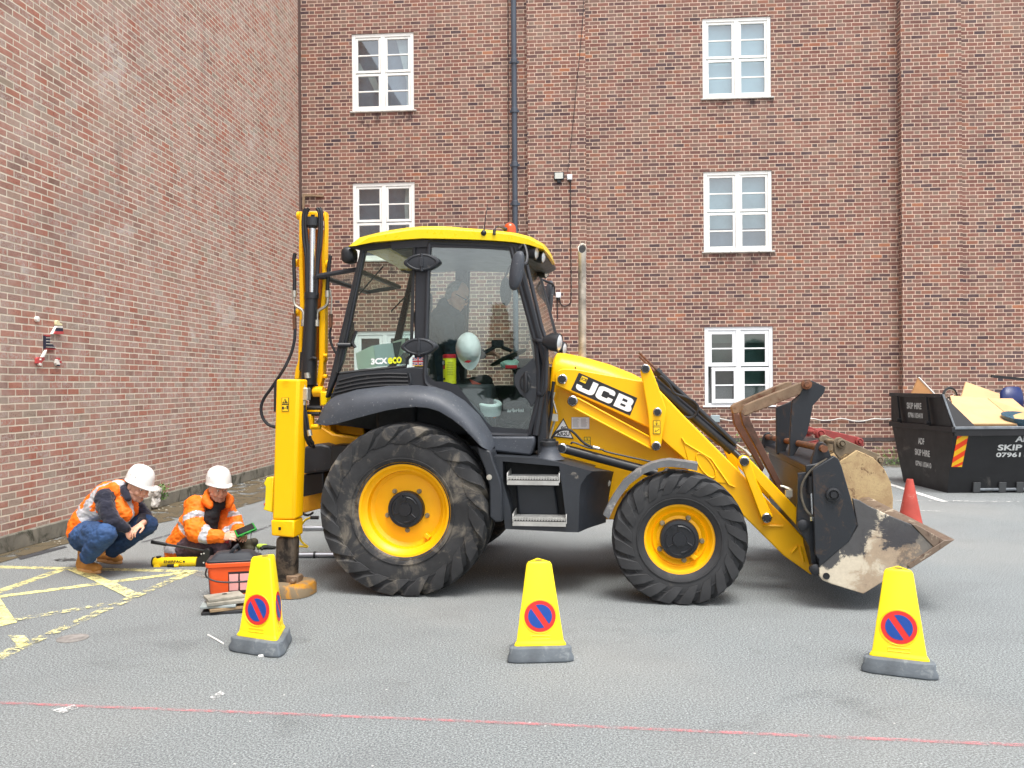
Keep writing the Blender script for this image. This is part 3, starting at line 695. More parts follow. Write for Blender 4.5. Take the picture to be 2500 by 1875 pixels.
lp = DP('C', LY-.015, LY+.05, 850, 475, 905, 330, 935, 225, 1000, 218, 1200, 185, 1660, 155, 1700, 150, 1850, 160, 1830, 380, 1500, 375, 1200, 400, 990, 440)
lo = lp.build('vent_panel', PL2, bh, bevel=.01)
lv = MB()
for row in ([(945, 290), (1150, 243), (1400, 222), (1635, 225)], [(925, 335), (1150, 285), (1400, 258), (1645, 262)], [(905, 378), (1150, 325), (1400, 300), (1645, 300)], [(890, 420), (1150, 362), (1400, 338), (1650, 335)]):
    P = [d1('C', x, y, LY-.018) for x, y in row]; lv.tube(spline(P, 4), .011, 6)
lv.build('louvres', mat('louvre_dark', (24, 26, 30), .6), lo)
MB().tube(spline([d1('C', x, y, LY-.02) for x, y in ((1655, 215), (1672, 300), (1655, 345))], 3), .01, 6).build('vent_frame', PL2, lo)
# quarter window
qw = dl('A', LY+.012, 1190, 548, 1690, 482, 1712, 505, 1680, 1610, 1640, 1650)+dl('C', LY+.012, 1630, 145, 960, 215, 925, 205)
MB().prism(qw, (0, .008, 0)).build('quarter_window', GLR, bh, smooth=0)
rub = [Vector((p.x, LY-.006, p.z)) for p in qw]
MB().tube(rub+[rub[0], rub[1]], .014, 6).build('window_seal', RUB, bh)
MB().prism([Vector((p.x, -LY, p.z)) for p in qw], (0, .006, 0)).build('quarter_window', GLF, bh, smooth=0)
# door
dpts = [dg(u, v, LY-.012) for u, v in DOOR]
do = MB().tube(dpts+[dpts[0], dpts[1]], .019, 8).build('door', BKC, bh)
MB().prism([Vector((p.x, LY-.008, p.z)) for p in dpts], (0, .008, 0)).build('door_glass', GLC, do, smooth=0)
# wide dark printed border round the glass and the dark lower corner
cen = Vector((sum(p.x for p in dpts)/len(dpts), 0, sum(p.z for p in dpts)/len(dpts)))
fb = MB(); nD = len(dpts)
lower = dl('D', LY-.011, 1150, 500, 1160, 560, 1195, 600, 1310, 645, 1440, 720, 1600, 855, 1700, 985, 1765, 1072, 1790, 1090)+dl('X', LY-.011, 470, 838, 735, 846, 745, 800, 480, 782, 440, 745, 350, 640, 230, 480, 150, 455, 60, 450, 5, 400)
fb.prism(lower, (0, .002, 0))
fb.build('door_lower_panel', BKC, do)
DP('X', LY-.018, LY-.009, 778, 278, 800, 330, 818, 420, 816, 570, 765, 640, 740, 590, 680, 540, 645, 480, 640, 420, 665, 370, 720, 335).build('door_lock_panel', PL2, do, bevel=.01)
hd = MB(); c_ = d1('X', 722, 460, LY-.024); hd.lathe(c_, (0, 1, 0), [(.075, .02), (.075, .0), (.062, -.004), (.058, .012), (0, .014)], 28)
for v in hd.v: v.x = c_.x+(v.x-c_.x)*.62; v.z = c_.z+(v.z-c_.z)*1.02
hd.tube([d1('X', 722, 385, LY-.03), d1('X', 724, 460, LY-.045), d1('X', 722, 530, LY-.03)], [.014, .018, .014], 8)
hd.build('door_handle', BK, do)
MB().prism([Vector((p.x, -LY, p.z)) for p in dpts], (0, .006, 0)).build('far_door_glass', GLF, bh, smooth=0)
far = [Vector((p.x, -LY+.01, p.z)) for p in dpts]; MB().tube(far+[far[0], far[1]], .018, 6).build('far_door', BKC, bh)
# big hinge covers on the middle pillar
for x, y, dx in ((1785, 668, 0), (1755, 1522, 0)):
    c_ = d1('A', x, y, LY-.03); h_ = MB(); n_ = 28; ring = []
    sc = .24108*8.0/2080
    prof_ = [(math.cos(t_)*168*sc, math.sin(t_)*78*sc*(1-.35*abs(math.cos(t_))**3)) for t_ in [2*math.pi*k/n_ for k in range(n_)]]
    rgs = [[c_+Vector((px*k, dy, pz*k)) for px, pz in prof_] for k, dy in ((1, .035), (1, .0), (.93, -.018), (.78, -.022), (.74, -.014), (.6, -.016))]
    h_.loft(rgs); h_.box(c_+Vector((0, -.018, .0)), (.03, .02, .075)); h_.cyl(c_+Vector((0, -.01, -.075)), c_+Vector((0, -.01, .07)), .014)
    h_.build('door_hinge', PL2, bh, bevel=.002)
# windscreen, front frame
wa = d1('B', 1300, 330, LY); wb_ = d1('B', 1690, 1800, LY); wc_ = d1('X', 760, 840, LY)
MB().prism([wa+Vector((.03, .05, 0)), wb_+Vector((.03, .05, 0)), wb_+Vector((.036, .05, 0)), wa+Vector((.036, .05, 0))], (0, 1.5, 0)).build('windscreen', glass('windscreen_glass', (234, 242, 238), .05, 1.6, ((150, 130, 112), .25)), bh, smooth=0)
ff = MB()
for ly in (LY, -LY-.05): ff.tube([wa+Vector((.02, ly-LY, 0)), wb_+Vector((.02, ly-LY, 0)), wc_+Vector((.04, ly-LY, 0))], .03, 8)
ff.box2((wb_.x-.05, LY+.03, wb_.z-.75), (wb_.x+.02, -LY-.03, wb_.z-.02))
ff.build('front_frame', BKC, bh)
MB().tube(spline([dg(*q1('B', 1480, 560), LY-.1), dg(*q1('B', 1560, 880), LY-.1), dg(*q1('B', 1660, 1300), LY-.1)]+[d1('X', 872, 180, LY-.1), d1('X', 874, 400, LY-.1), d1('X', 865, 510, LY-.1), d1('X', 840, 552, LY-.08), d1('X', 812, 535, LY-.02)], 5), .016, 8).build('grab_rail', BKC, bh)
MB().tube([d1('B', 1575, 1505, LY-.0), d1('B', 1640, 1520, LY-.1), d1('B', 1780, 1525, LY-.12)], .018, 8).build('lamp_bracket', BKC, bh)
LAMP = mat('lamp_lens', (226, 230, 232), .15, .3, var=.05)
def worklamp(c, x, y, ly, r, dep, name='work_lamp', ax=(1, -.25, -.12)):
    p = d1(c, x, y, ly); a_ = Vector(ax).normalized()
    b_ = MB().lathe(p, a_, [(r*.5, -dep), (r*.95, -dep*.5), (r, 0), (r*.9, .006), (r*.86, -.004), (0, -.004)], 18).build(name, BK, bh)
    MB().lathe(p+a_*.001, a_, [(r*.84, 0), (r*.6, .008), (0, .012)], 16).build('lens', LAMP, b_); return b_
worklamp('B', 1605, 405, -.80, .055, .1); worklamp('B', 1690, 462, -.70, .05, .09)
worklamp('B', 1730, 655, .46, .055, .11); worklamp('B', 1895, 1540, LY-.12, .075, .13, 'headlamp'); worklamp('B', 1960, 1620, .75, .07, .12, 'headlamp')
worklamp('A', 1050, 610, -.70, .06, .06, ax=(-1, -.3, -.2))
MB().box(d1('A', 1050, 600, -.68), (.12, .16, .14)).build('rear_lamp_box', BK, bh, bevel=.05, seg=4)
vs_ = MB(); DP('B', -.62, .45, 1310, 300, 1440, 300, 1560, 312, 1690, 352, 1705, 400, 1560, 470, 1400, 420, mb=vs_); vs_.build('roof_visor', BKC, bh, bevel=.015)
DP('B', .40, .52, 1625, 545, 1750, 515, 1752, 562, 1635, 570).build('visor_edge', YR, bh, bevel=.006)
# mirrors
def mirror(c, x, y, ly, hx, hz, arm, facing):
    p = d1(c, x, y, ly); m_ = MB(); n_ = 24
    prof_ = [(hx*math.copysign(abs(math.cos(t_))**.8, math.cos(t_)), hz*math.copysign(abs(math.sin(t_))**.75, math.sin(t_))) for t_ in [2*math.pi*k/n_ for k in range(n_)]]
    ex = Vector(facing[0]).normalized(); ez = Vector(facing[1]).normalized(); nn = ex.cross(ez).normalized()
    m_.loft([[p+ex*(a_*k)+ez*(b_*k)+nn*d for a_, b_ in prof_] for k, d in ((.80, .035), (.97, .018), (1, 0), (.96, -.006))])
    o = m_.build('mirror', PL, bh, smooth=60)
    MB().loft([[p+ex*(a_*.9)+ez*(b_*.93)-nn*d for a_, b_ in prof_] for d in (.004, .009)]).build('mirror_glass', mat('mirror_face', (170, 160, 152), .06, .9) if 'mirror_face' not in bpy.data.materials else bpy.data.materials['mirror_face'], o)
    MB().tube(spline([d1(c, a_, b_, l_) for a_, b_, l_ in arm], 4), .012, 8).build('mirror_arm', BKC, o)
mirror('B', 1362, 630, LY-.22, .058, .155, [(1400, 540, LY-.2), (1470, 540, LY-.16), (1490, 430, LY-.1), (1450, 300, LY-.05), (1385, 350, LY-.05)], ((.88, -.35, 0), (.15, 0, 1)))
mirror('B', 1775, 990, -LY+.22, .07, .19, [(1830, 930, -LY+.22), (1825, 830, -LY+.2), (1790, 790, -LY+.1), (1640, 730, -LY)], ((.5, -.86, 0), (.08, 0, 1)))
MB().loft([[d1('B', 1215+a_*72, 890+b_*180, -.25)+Vector((0, dd, 0)) for a_, b_ in [(math.cos(2*math.pi*k/20), math.sin(2*math.pi*k/20)) for k in range(20)]] for dd in (0, .03)]).tube([d1('B', 1210, 710, -.25), d1('B', 1275, 560, -.3)], .01, 6).build('inner_mirror', BKC, bh)
# beacon, aerial, stub
bcn = MB(); p = d1('B', 1270, 120, -.2); bcn.lathe(p, (0, 0, 1), [(.055, -.05), (.055, .0), (.052, .025), (.042, .05), (.024, .064), (0, .068)], 22)
ba = NT('amber'); ba.p.inputs['Base Color'].default_value = lin((206, 84, 30)); ba.p.inputs['Roughness'].default_value = .15; ba.p.inputs['Transmission Weight'].default_value = .25
bcn.build('beacon', ba.m, bh)
MB().ell(d1('B', 938, 152, -.86), .024).tube([d1('B', 940, 150, -.86), d1('B', 948, 60, -.86), dg(1190, 500, -.84)], [.006, .004, .003], 6).build('aerial', BK, bh)
MB().cyl(d1('B', 1070, 175, -.87), d1('B', 1075, 110, -.86), .013).tube(spline([d1('B', 1075, 110, -.86), d1('B', 1115, 70, -.7), d1('B', 1210, 105, -.5)], 4), .006, 6).ell(d1('B', 1210, 105, -.5), .02).build('beacon_socket', BK, bh)
# rear window propped open
hn, hf = d1('A', 1112, 742, -.66), d1('A', 1500, 870, .66); on_ = d1('A', 735, 805, -.66); of_ = on_+(hf-hn)
rw = MB().tube([hn, on_, on_+Vector((0, 1.32, 0)), hn+Vector((0, 1.32, 0)), hn], .022, 6).build('rear_window', BKC, bh)
MB().prism([hn, on_, on_+Vector((0, 1.32, 0)), hn+Vector((0, 1.32, 0))], (0, 0, .008)).build('rear_window_glass', GLR, rw, smooth=0)
MB().tube([d1('A', 1390, 710, -.6), d1('A', 1140, 1000, -.7)], .007, 6).tube([d1('A', 1700, 930, .5), d1('A', 1470, 1165, .6)], .007, 6).build('gas_strut', BK, bh)
MB().box(d1('A', 1060, 1400, LY+.05), (.05, .05, .2)).cyl(d1('A', 930, 1505, LY-.03), d1('A', 1060, 1505, LY), .02).tube([d1('A', 1120, 1360, LY), d1('A', 1075, 1480, LY), d1('A', 1110, 1530, LY)], .014, 6).build('window_latch', BK, bh)
# decals
WD = mat('decal_white', (236, 236, 236), .4, var=.0); BD = mat('decal_black', (36, 36, 38), .4, var=0); RD = mat('decal_red', (200, 30, 44), .4, var=0); BL = mat('decal_blue', (26, 46, 120), .4, var=0)
YD = mat('decal_yellow', (248, 204, 30), .4, var=0); YGD = mat('decal_lime', (222, 226, 40), .4, var=0)
EX, EZ = Vector((1, 0, 0)), Vector((0, 0, 1))
def span(c, ly, x0, y0, x1, y1):
    a, b = d1(c, x0, y0, ly), d1(c, x1, y1, ly); return (a+b)/2, abs(b.x-a.x), abs(b.z-a.z)
c_, wd, hh = span('C', LY-.012, 1268, 62, 1437, 122); text('3CX', 'decal', WD, bh, c_, EX+EZ*.05, EZ, hh, .002, .045, wd)
c_, wd, hh = span('C', LY-.012, 1440, 52, 1580, 116); text('eco', 'decal', YGD, bh, c_, EX+EZ*.06, EZ, hh, .002, .03, wd)
def flag(c_, wd, hh):
    mb = MB(); x, y, z = c_
    def r_(x0, z0, x1, z1, d): mb.add([(x+x0*wd, y-d, z+z0*hh), (x+x1*wd, y-d, z+z0*hh), (x+x1*wd, y-d, z+z1*hh), (x+x0*wd, y-d, z+z1*hh)], [[0, 1, 2, 3]])
    def dgl(s, k, d):
        mb.add([(x-wd/2, y-d, z-s*hh*(.5-k)), (x-wd/2, y-d, z-s*hh*.5), (x-wd*(.5-k), y-d, z-s*hh*.5), (x+wd/2, y-d, z+s*hh*(.5-k)), (x+wd/2, y-d, z+s*hh*.5), (x+wd*(.5-k), y-d, z+s*hh*.5)], [[0, 1, 2, 3, 4, 5]])
    mb.m = 0; r_(-.5, -.5, .5, .5, 0); mb.m = 1; dgl(1, .13, .0008); dgl(-1, .13, .0012); mb.m = 2; dgl(1, .05, .0018); dgl(-1, .05, .0022)
    mb.m = 1; r_(-.5, -.17, .5, .17, .0028); r_(-.10, -.5, .10, .5, .0032); mb.m = 2; r_(-.5, -.1, .5, .1, .0038); r_(-.06, -.5, .06, .5, .0042)
    return mb.build('flag_sticker', [BL, WD, RD], bh, smooth=0, recalc=False)
c_, wd, hh = span('C', LY-.004, 1690, 54, 1803, 134); flag(c_, wd, hh)
c_, wd, hh = span('C', LY-.004, 1690, 135, 1803, 141); MB().box(c_, (wd, .002, hh)).build('flag_sticker', YD, bh)

# interior ------------------------------------------------------------------
se = MB(); sx = d1('B', 560, 1500, 0).x
se.box((sx+.05, 0, 1.62), (.5, .52, .12)).box((sx-.22, 0, 1.98), (.14, .5, .7), Matrix.Rotation(-.12, 3, 'Y')).box((sx-.27, 0, 2.42), (.1, .3, .2)).box((sx+.05, 0, 1.4), (.34, .36, .36))
se.build('seat', INTER, bh, bevel=.05, seg=3)
cs = MB(); cs.box((sx+.62, 0, 1.50), (.14, .3, .75), Matrix.Rotation(.35, 3, 'Y')).box((sx+.72, 0, 1.83), (.16, .9, .09)).lathe((sx+.5, 0, 1.90), (-.45, 0, 1), [(.17, -.012), (.185, 0), (.17, .012), (.155, 0)], 24).cyl((sx+.5, 0, 1.9), (sx+.62, 0, 1.7), .03)
cs.box(d1('X', 520, 180, -.2), (.1, .08, .07)).tube([d1('X', 410, 250, -.3), d1('X', 520, 190, -.2), d1('X', 620, 230, -.1)], .02, 6)
cs.build('steering_console', INTER, bh, bevel=.015)
MB().box((sx+.1, -.50, 1.45), (.7, .26, .42)).box((sx-.35, -.25, 1.4), (.34, .9, .5)).box2((sx+.3, .3, 1.2), (sx+.7, .74, 1.65)).split('side_console', INTER, bh, bevel=.03)
# bonnet, engine side, exhaust ------------------------------------------------
DP('G', -.46, .46, 190, 300, 1105, 400, 1300, 900, 1575, 1190, 1580, 1330, 1130, 1385, 860, 1560, 760, 1650, 760, 1290, 100, 1140, 150, 600).build('engine_side_panel', Y_, bh, bevel=.012)
bt_ = dl('G', -.40, 187, 270, 196, 190, 215, 130, 240, 98, 300, 103, 480, 141, 620, 180, 760, 221, 1000, 316, 1108, 372)
rings = []
for p in bt_:
    rings.append([Vector((p.x, ly, p.z+dz)) for ly, dz in ((-.47, -.36), (-.47, -.17), (-.462, -.10), (-.435, -.045), (-.38, -.01), (-.30, 0.006), (0, .02), (.30, .006), (.38, -.01), (.435, -.045), (.462, -.10), (.47, -.17), (.47, -.36))])
MB().loft(rings).build('bonnet', Y_, bh, smooth=50)
MB().tube([d1('G', 436, 232, -.475), d1('G', 436, 258, -.475)], .006, 6).build('bonnet_catch', BK, bh)
ex = MB(); a = d1('T', 918, 960, .28); b = d1('G', 506, 175, .28); r_ = .036
EXM = mat('exhaust_steel', (178, 172, 162), .45, .4, var=.25, vs=9, dirt=((96, 88, 80), .34, 14))
ring = lambda z, r, sl: [Vector((a.x+(b.x-a.x)*(a.z-z)/(a.z-b.z)+r*math.cos(t), a.y+r*math.sin(t), z+sl*math.sin(t))) for t in [2*math.pi*k/24 for k in range(24)]]
zt = a.z+.02
ex.loft([ring(b.z-.3, r_, 0), ring(b.z, r_, 0), ring(zt-.12, r_, 0), ring(zt, r_*1.08, .052), ring(zt-.002, r_*.94, .048), ring(zt-.012, r_*.9, .045)], caps=False)
xo = ex.build('exhaust_pipe', EXM, bh)
MB().loft([ring(zt-.012, r_*.92, .045), ring(zt-.016, r_*.92, .045)]).build('exhaust_mouth', DARK, xo)

# loader arms -------------------------------------------------------------------
PIN = mat('pin_black', (34, 36, 40), .4)
def pins(mb_y, mb_b, c, x, y, ly, r, s):
    p = d1(c, x, y, ly); p = Vector((p.x, s*p.y, p.z)); d_ = s
    mb_y.lathe(p, (0, s, 0), [(r*1.0, .05), (r*1.0, -.004), (r*.82, -.010), (r*.80, -.004), (0, -.004)], 20)
    mb_b.lathe(p, (0, s, 0), [(r*.78, .03), (r*.78, -.012), (r*.66, -.018), (0, -.018)], 8)
ARM = q('G', 222, 335, 238, 292, 268, 263, 310, 250, 440, 254, 760, 311, 1108, 374, 1290, 472, 1540, 735, 1810, 1005, 2074, 1268)+q('I', 400, 984, 560, 1150, 640, 1240, 690, 1500, 480, 1352, 190, 1065)+q('G', 1600, 1330, 1560, 1190, 1340, 1000, 1190, 858, 780, 665, 232, 422)
def arm(s):
    e = bh
    def pr(c, ly0, dep, *xy, mb=None):
        P = [dg(u, v, ly0) for u, v in (xy[0] if len(xy) == 1 else q(c, *xy))]
        return (mb or MB()).prism([Vector((p.x, -s*p.y if s > 0 else p.y, p.z)) for p in P] if s > 0 else P, (0, dep*(1 if s < 0 else -1), 0))
    ao = pr('S', -.61, .11, ARM).build('loader_arm', Y_, bh, bevel=.01)
    g_ = pr('G', -.616, .02, 1512, 955, 1545, 1005, 1810, 1165, 1985, 1420, 1830, 1402, 1640, 1340, 1572, 1300, 1572, 1180)
    g_.build('stiffener_plate', Y_, ao, bevel=.006)
    wl = MB(); P = [d1('G', x, y, -.618) for x, y in ((1512, 950), (1545, 1005), (1810, 1165), (1990, 1425), (2050, 1450))]
    wl.tube([Vector((p.x, s*abs(p.y), p.z)) for p in P], .008, 6)
    cc = d1('G', 1755, 1232, -.618); ov = []
    for k in range(25):
        t_ = 2*math.pi*k/24; x_, z_ = .045*math.cos(t_), .115*math.sin(t_); an = .62
        ov.append(Vector((cc.x+x_*math.cos(an)-z_*math.sin(an), s*.618, cc.z+x_*math.sin(an)+z_*math.cos(an))))
    wl.tube(ov, .006, 6)
    for x0, y0, x1, y1 in ((330, 1135, 480, 1142), (540, 1335, 585, 1285), (603, 1290, 630, 1400)):
        a_, b_ = d1('I', x0, y0, -.615), d1('I', x1, y1, -.615); wl.tube([Vector((a_.x, s*.615, a_.z)), Vector((b_.x, s*.615, b_.z))], .012, 6)
    wl.split('weld_seam', Y_, ao)
    lk = pr('G', -.70, .06, 1095, 262, 1105, 225, 1143, 203, 1180, 215, 1198, 245, 1235, 330, 1292, 480, 1352, 645, 1357, 690, 1302, 1040, 1280, 1075, 1250, 1085, 1215, 1070, 1195, 1035, 1180, 860, 1168, 700).build('lever_plate', Y_, bh, bevel=.008)
    ll = pr('G', -.665, .03, 358, 600, 365, 545, 408, 522, 455, 545, 1190, 942, 1290, 1000, 1255, 1085, 1230, 1080, 400, 640)
    pr('G', -.685, .025, 455, 540, 1192, 938, 1190, 955, 450, 556, mb=ll); pr('G', -.685, .025, 405, 632, 1225, 1062, 1222, 1082, 398, 646, mb=ll)
    ll.build('parallel_link', Y_, bh, bevel=.004)
    ky = pr('I', -.70, .05, 158, 655, 168, 638, 200, 628, 228, 640, 245, 672, 300, 840, 407, 1070, 392, 1105, 350, 1120, 328, 1105, 250, 890)
    pr('I', -.698, .046, 222, 640, 262, 680, 580, 1012, 577, 1135, 310, 845, 240, 740, mb=ky)
    ky.build('tipping_lever', Y_, bh, bevel=.008)
    py, pb_ = MB(), MB()
    for c, x, y, ly, r in (('G', 303, 357, -.62, .04), ('G', 405, 578, -.69, .042), ('G', 1144, 252, -.705, .036), ('G', 1265, 690, -.705, .034), ('G', 1253, 1035, -.705, .036), ('G', 298, 1058, -.72, .040), ('I', 200, 672, -.71, .038), ('I', 362, 1082, -.71, .038)):
        pins(py, pb_, c, x, y, ly, r, -s if False else (1 if s < 0 else -1))
    if s < 0: pass
    for m_ in (py, pb_):
        for v in m_.v:
            if s > 0 and v.y < 0: v.y = -v.y
    po = py.split('pivot_pin', STEEL, bh)
    for o_, m_ in zip(po, pb_.islands()): m_.build('pin_head', PIN, o_, smooth=20)
    # lift cylinder
    a_, b_ = d1('G', 305, 1058, -.665), d1('H', 1420, 262, -.665); Sg = lambda p: Vector((p.x, s*abs(p.y), p.z))
    ly_ = MB().tube([Sg(a_), Sg(a_.lerp(b_, .9))], .038, 16).tube([Sg(a_), Sg(a_+(b_-a_)*.001)], .04, 12); ly_.build('lift_cylinder', BK, bh)
    # tilt cylinder with its pipes
    a_, b_ = d1('G', 1262, 420, -.46), d1('G', 2000, 1050, -.46); c_ = d1('I', 200, 672, -.55)
    ti = MB().tube([Sg(a_-(b_-a_)*.08), Sg(b_)], .045, 16).lathe(Sg(b_), (b_-a_), [(.05, -.03), (.05, .03), (.02, .035)], 16)
    ti.build('tilt_cylinder', BK, bh)
    MB().tube([Sg(b_), Sg(c_)], .024, 12).build('tilt_rod', BK, bh)
    a2, b2 = d1('G', 1255, 262, -.50), d1('G', 2060, 1015, -.50)
    tb = MB().tube([Sg(a2), Sg(b2)], .020, 12).tube([Sg(a2), Sg(a2.lerp(b2, .05))], .028, 10).build('indicator_tube', BK, bh)
    MB().tube([Sg(d1('G', 1080, 88, -.5)), Sg(a2)], .010, 8).build('indicator_rod', RUST, tb)
    MB().tube([Sg(b2), Sg(d1('I', 215, 600, -.5))], .009, 8).cyl(Sg(d1('I', 200, 590, -.5)), Sg(d1('I', 240, 632, -.5)), .017).build('indicator_end', ZINC, tb)
    hs_ = MB()
    hs_.tube(spline([Sg(d1('G', x, y, -.53)) for x, y in ((1290, 330), (1320, 345), (1390, 420), (1440, 500), (1560, 545), (1640, 590), (1680, 650), (1650, 720), (1590, 750), (1530, 735))], 4), .011, 7)
    hs_.tube([Sg(d1('G', x, y, -.5)) for x, y in ((1460, 480), (1700, 690), (1960, 940))], .010, 7)
    hs_.split('hydraulic_hose', HOSE, bh)
    return ao
arm(-1); arm(1)
fh = MB()
fh.tube(spline([d1('G', x, y, -.70) for x, y in ((195, 960), (230, 905), (300, 870), (370, 870), (430, 910), (500, 985), (560, 1025), (620, 1050))], 5), .010, 8)
fh.tube(spline([d1('G', x, y, -.70) for x, y in ((390, 1015), (400, 998), (440, 1005), (560, 1050), (700, 1070), (780, 1100), (1250, 1205))], 4), .008, 6)
fh.tube(spline([d1('G', x, y, -.6) for x, y in ((215, 380), (200, 500), (195, 640), (175, 780), (130, 940), (30, 1070))], 5), .014, 8)
fh.tube(spline([d1('G', x, y, -.6) for x, y in ((180, 480), (150, 600), (120, 800), (60, 1000), (15, 1080))], 5), .014, 8)
fh.split('hydraulic_hose', HOSE, bh)
MB().cyl(d1('G', 612, 1045, -.705), d1('G', 678, 1062, -.705), .014).tube([d1('G', 222, 490, -.6), d1('G', 205, 560, -.6), d1('G', 230, 650, -.6), d1('G', 245, 700, -.6)], .009, 8).tube([d1('G', 235, 740, -.58), d1('G', 150, 1030, -.58)], .010, 6).box(d1('G', 228, 745, -.59), (.05, .02, .06)).build('pipe_fitting', ZINC, bh)
# logo board on the arm ---------------------------------------------------------
LYD = -.613
bo = DP('G', LYD, LYD+.004, 470, 291, 1062, 548, 988, 727, 390, 465); bo.build('logo_panel', BD, bh)
# the panel's own axes so letters follow its slant
p00, p10, p01 = d1('G', 390, 465, LYD-.003), d1('G', 988, 727, LYD-.003), d1('G', 470, 291, LYD-.003)
ux, uy = (p10-p00), (p01-p00)
def lg(pts): return [p00+ux*a+uy*b for a, b in pts]
def letter(polys, m=WD):
    mb = MB()
    for P in polys: mb.prism(lg(P), (0, -.002, 0))
    return mb.build('logo_letter', m, bh, smooth=0)
def arc(cx, cy, rx, ry, a0, a1, n=8): return [(cx+rx*math.cos(R(a0+(a1-a0)*i/n)), cy+ry*math.sin(R(a0+(a1-a0)*i/n))) for i in range(n+1)]
lo_, hi_ = .13, .86
letter([[(.265, hi_), (.355, hi_)]+[(.355, .40)]+arc(.275, .36, .08, .23, 0, -90)+[(.12, lo_)]+arc(.12, .33, .075, .2, -90, -180)+[(.045, .42), (.135, .42)]+[(.14, .34), (.255, .34), (.265, .40)]])
letter([arc(.47, .70, .09, .16, 180, 90)+arc(.60, .70, .055, .16, 90, 0)+[(.655, .60), (.57, .60)]+arc(.55, .62, .02, .04, 0, 90)+[(.49, .66)]+arc(.49, .61, .025, .05, 90, 180)+[(.465, .40)]+arc(.49, .38, .025, .05, 180, 270)+[(.55, .33)]+arc(.55, .37, .02, .04, -90, 0)+[(.57, .42), (.655, .42)]+arc(.60, .29, .055, .16, 0, -90)+arc(.47, .29, .09, .16, -90, -180)])
letter([[(.70, lo_), (.79, lo_), (.79, hi_), (.70, hi_)], [(.79, .70), (.79, hi_)]+arc(.90, .71, .06, .15, 90, 0)+[(.96, .62)]+arc(.93, .56, .03, .06, 0, -60)+[(.86, .53), (.87, .60), (.87, .66), (.86, .70)], [(.79, .42), (.79, .56), (.90, .56), (.95, .50)]+arc(.915, .30, .065, .17, 20, -90)+[(.79, lo_), (.79, .30), (.87, .30), (.875, .36), (.87, .42)]])
MB().prism(lg([(.065, .60), (.165, .60), (.165, .92), (.065, .92)]), (0, -.002, 0)).build('logo_badge', YD, bh)
text('JCB', 'logo_badge_text', BD, bh, p00+ux*.115+uy*.76+Vector((0, -.003, 0)), ux, uy, .03, .001, .02, .05)
def sticker(c, ly, x0, y0, x1, y1, m, name='sticker', border=BD):
    ce, w_, h_ = span(c, ly, x0, y0, x1, y1)
    so = MB().box(ce, (w_, .003, h_)).build(name, border, bh)
    MB().box(ce+Vector((0, -.0016, 0)), (w_-.008, .002, h_-.008)).build('sticker_face', m, so); return ce, w_, h_, so
def warn(c, ly, x0, y0, x1, y1):
    ce, w_, h_, so = sticker(c, ly, x0, y0, x1, y1, YD, 'warning_sticker')
    y = ce.y-.0034; t_ = w_*.36; zc_ = ce.z+h_*.25; mb = MB()
    tri = [Vector((ce.x-t_, y, zc_-t_*.8)), Vector((ce.x+t_, y, zc_-t_*.8)), Vector((ce.x, y, zc_+t_*.9))]
    mb.tube(tri+[tri[0], tri[1]], w_*.035, 4); mb.box((ce.x, y, zc_-t_*.15), (w_*.12, .001, t_*.8)); mb.box((ce.x, y, ce.z), (w_*.9, .001, h_*.015))
    mb.tube([Vector((ce.x-w_*.3, y, ce.z-h_*.36)), Vector((ce.x+w_*.05, y, ce.z-h_*.25)), Vector((ce.x+w_*.33, y, ce.z-h_*.14))], w_*.035, 4); mb.box((ce.x-w_*.2, y, ce.z-h_*.25), (w_*.06, .001, h_*.16))
    mb.build('sticker_symbol', BD, so)
warn('G', -.705, 1221, 776, 1296, 912); warn('G', -.465, 522, 942, 588, 1025); 
ce, w_, h_, so = sticker('G', -.465, 395, 742, 577, 862, WD, 'data_plate', mat('decal_grey', (190, 190, 186), .5, var=0))
mb = MB()
for k in range(9):
    for s in (-1, 1):
        L_ = w_*(.26+.1*random.random()); mb.box((ce.x+s*w_*.23+(L_-w_*.4)/2, ce.y-.003, ce.z+h_*(.36-.085*k)), (L_, .001, h_*.025))
mb.build('sticker_lines', mat('decal_print', (120, 120, 120), .5, var=0), so)
tr = dl('G', -.468, 313, 752, 190, 938, 418, 962); so = MB().prism(tr, (0, .003, 0)).build('weight_triangle', BD, bh)
cm = (tr[0]+tr[1]+tr[2])/3; MB().prism([cm+(p-cm)*.86+Vector((0, -.0016, 0)) for p in tr], (0, .001, 0)).build('sticker_face', WD, so)
c2, w2, h2 = span('G', -.472, 275, 835, 360, 880); text('95', 'sticker_text', BD, so, c2, EX, EZ, h2, .001, .02, w2*.7)
c2, w2, h2 = span('G', -.472, 245, 890, 375, 932); text('AR2U', 'sticker_text', BD, so, c2, EX, EZ, h2, .001, .02, w2)

# side tank with steps -------------------------------------------------------------
ST = MB(); LYS = -1.03
def vp(x, y, ly=LYS): return d1('V', x, y, ly)
def quads(rows): ST.loft([[vp(*p) for p in r_] for r_ in rows], caps=False, closed=False)
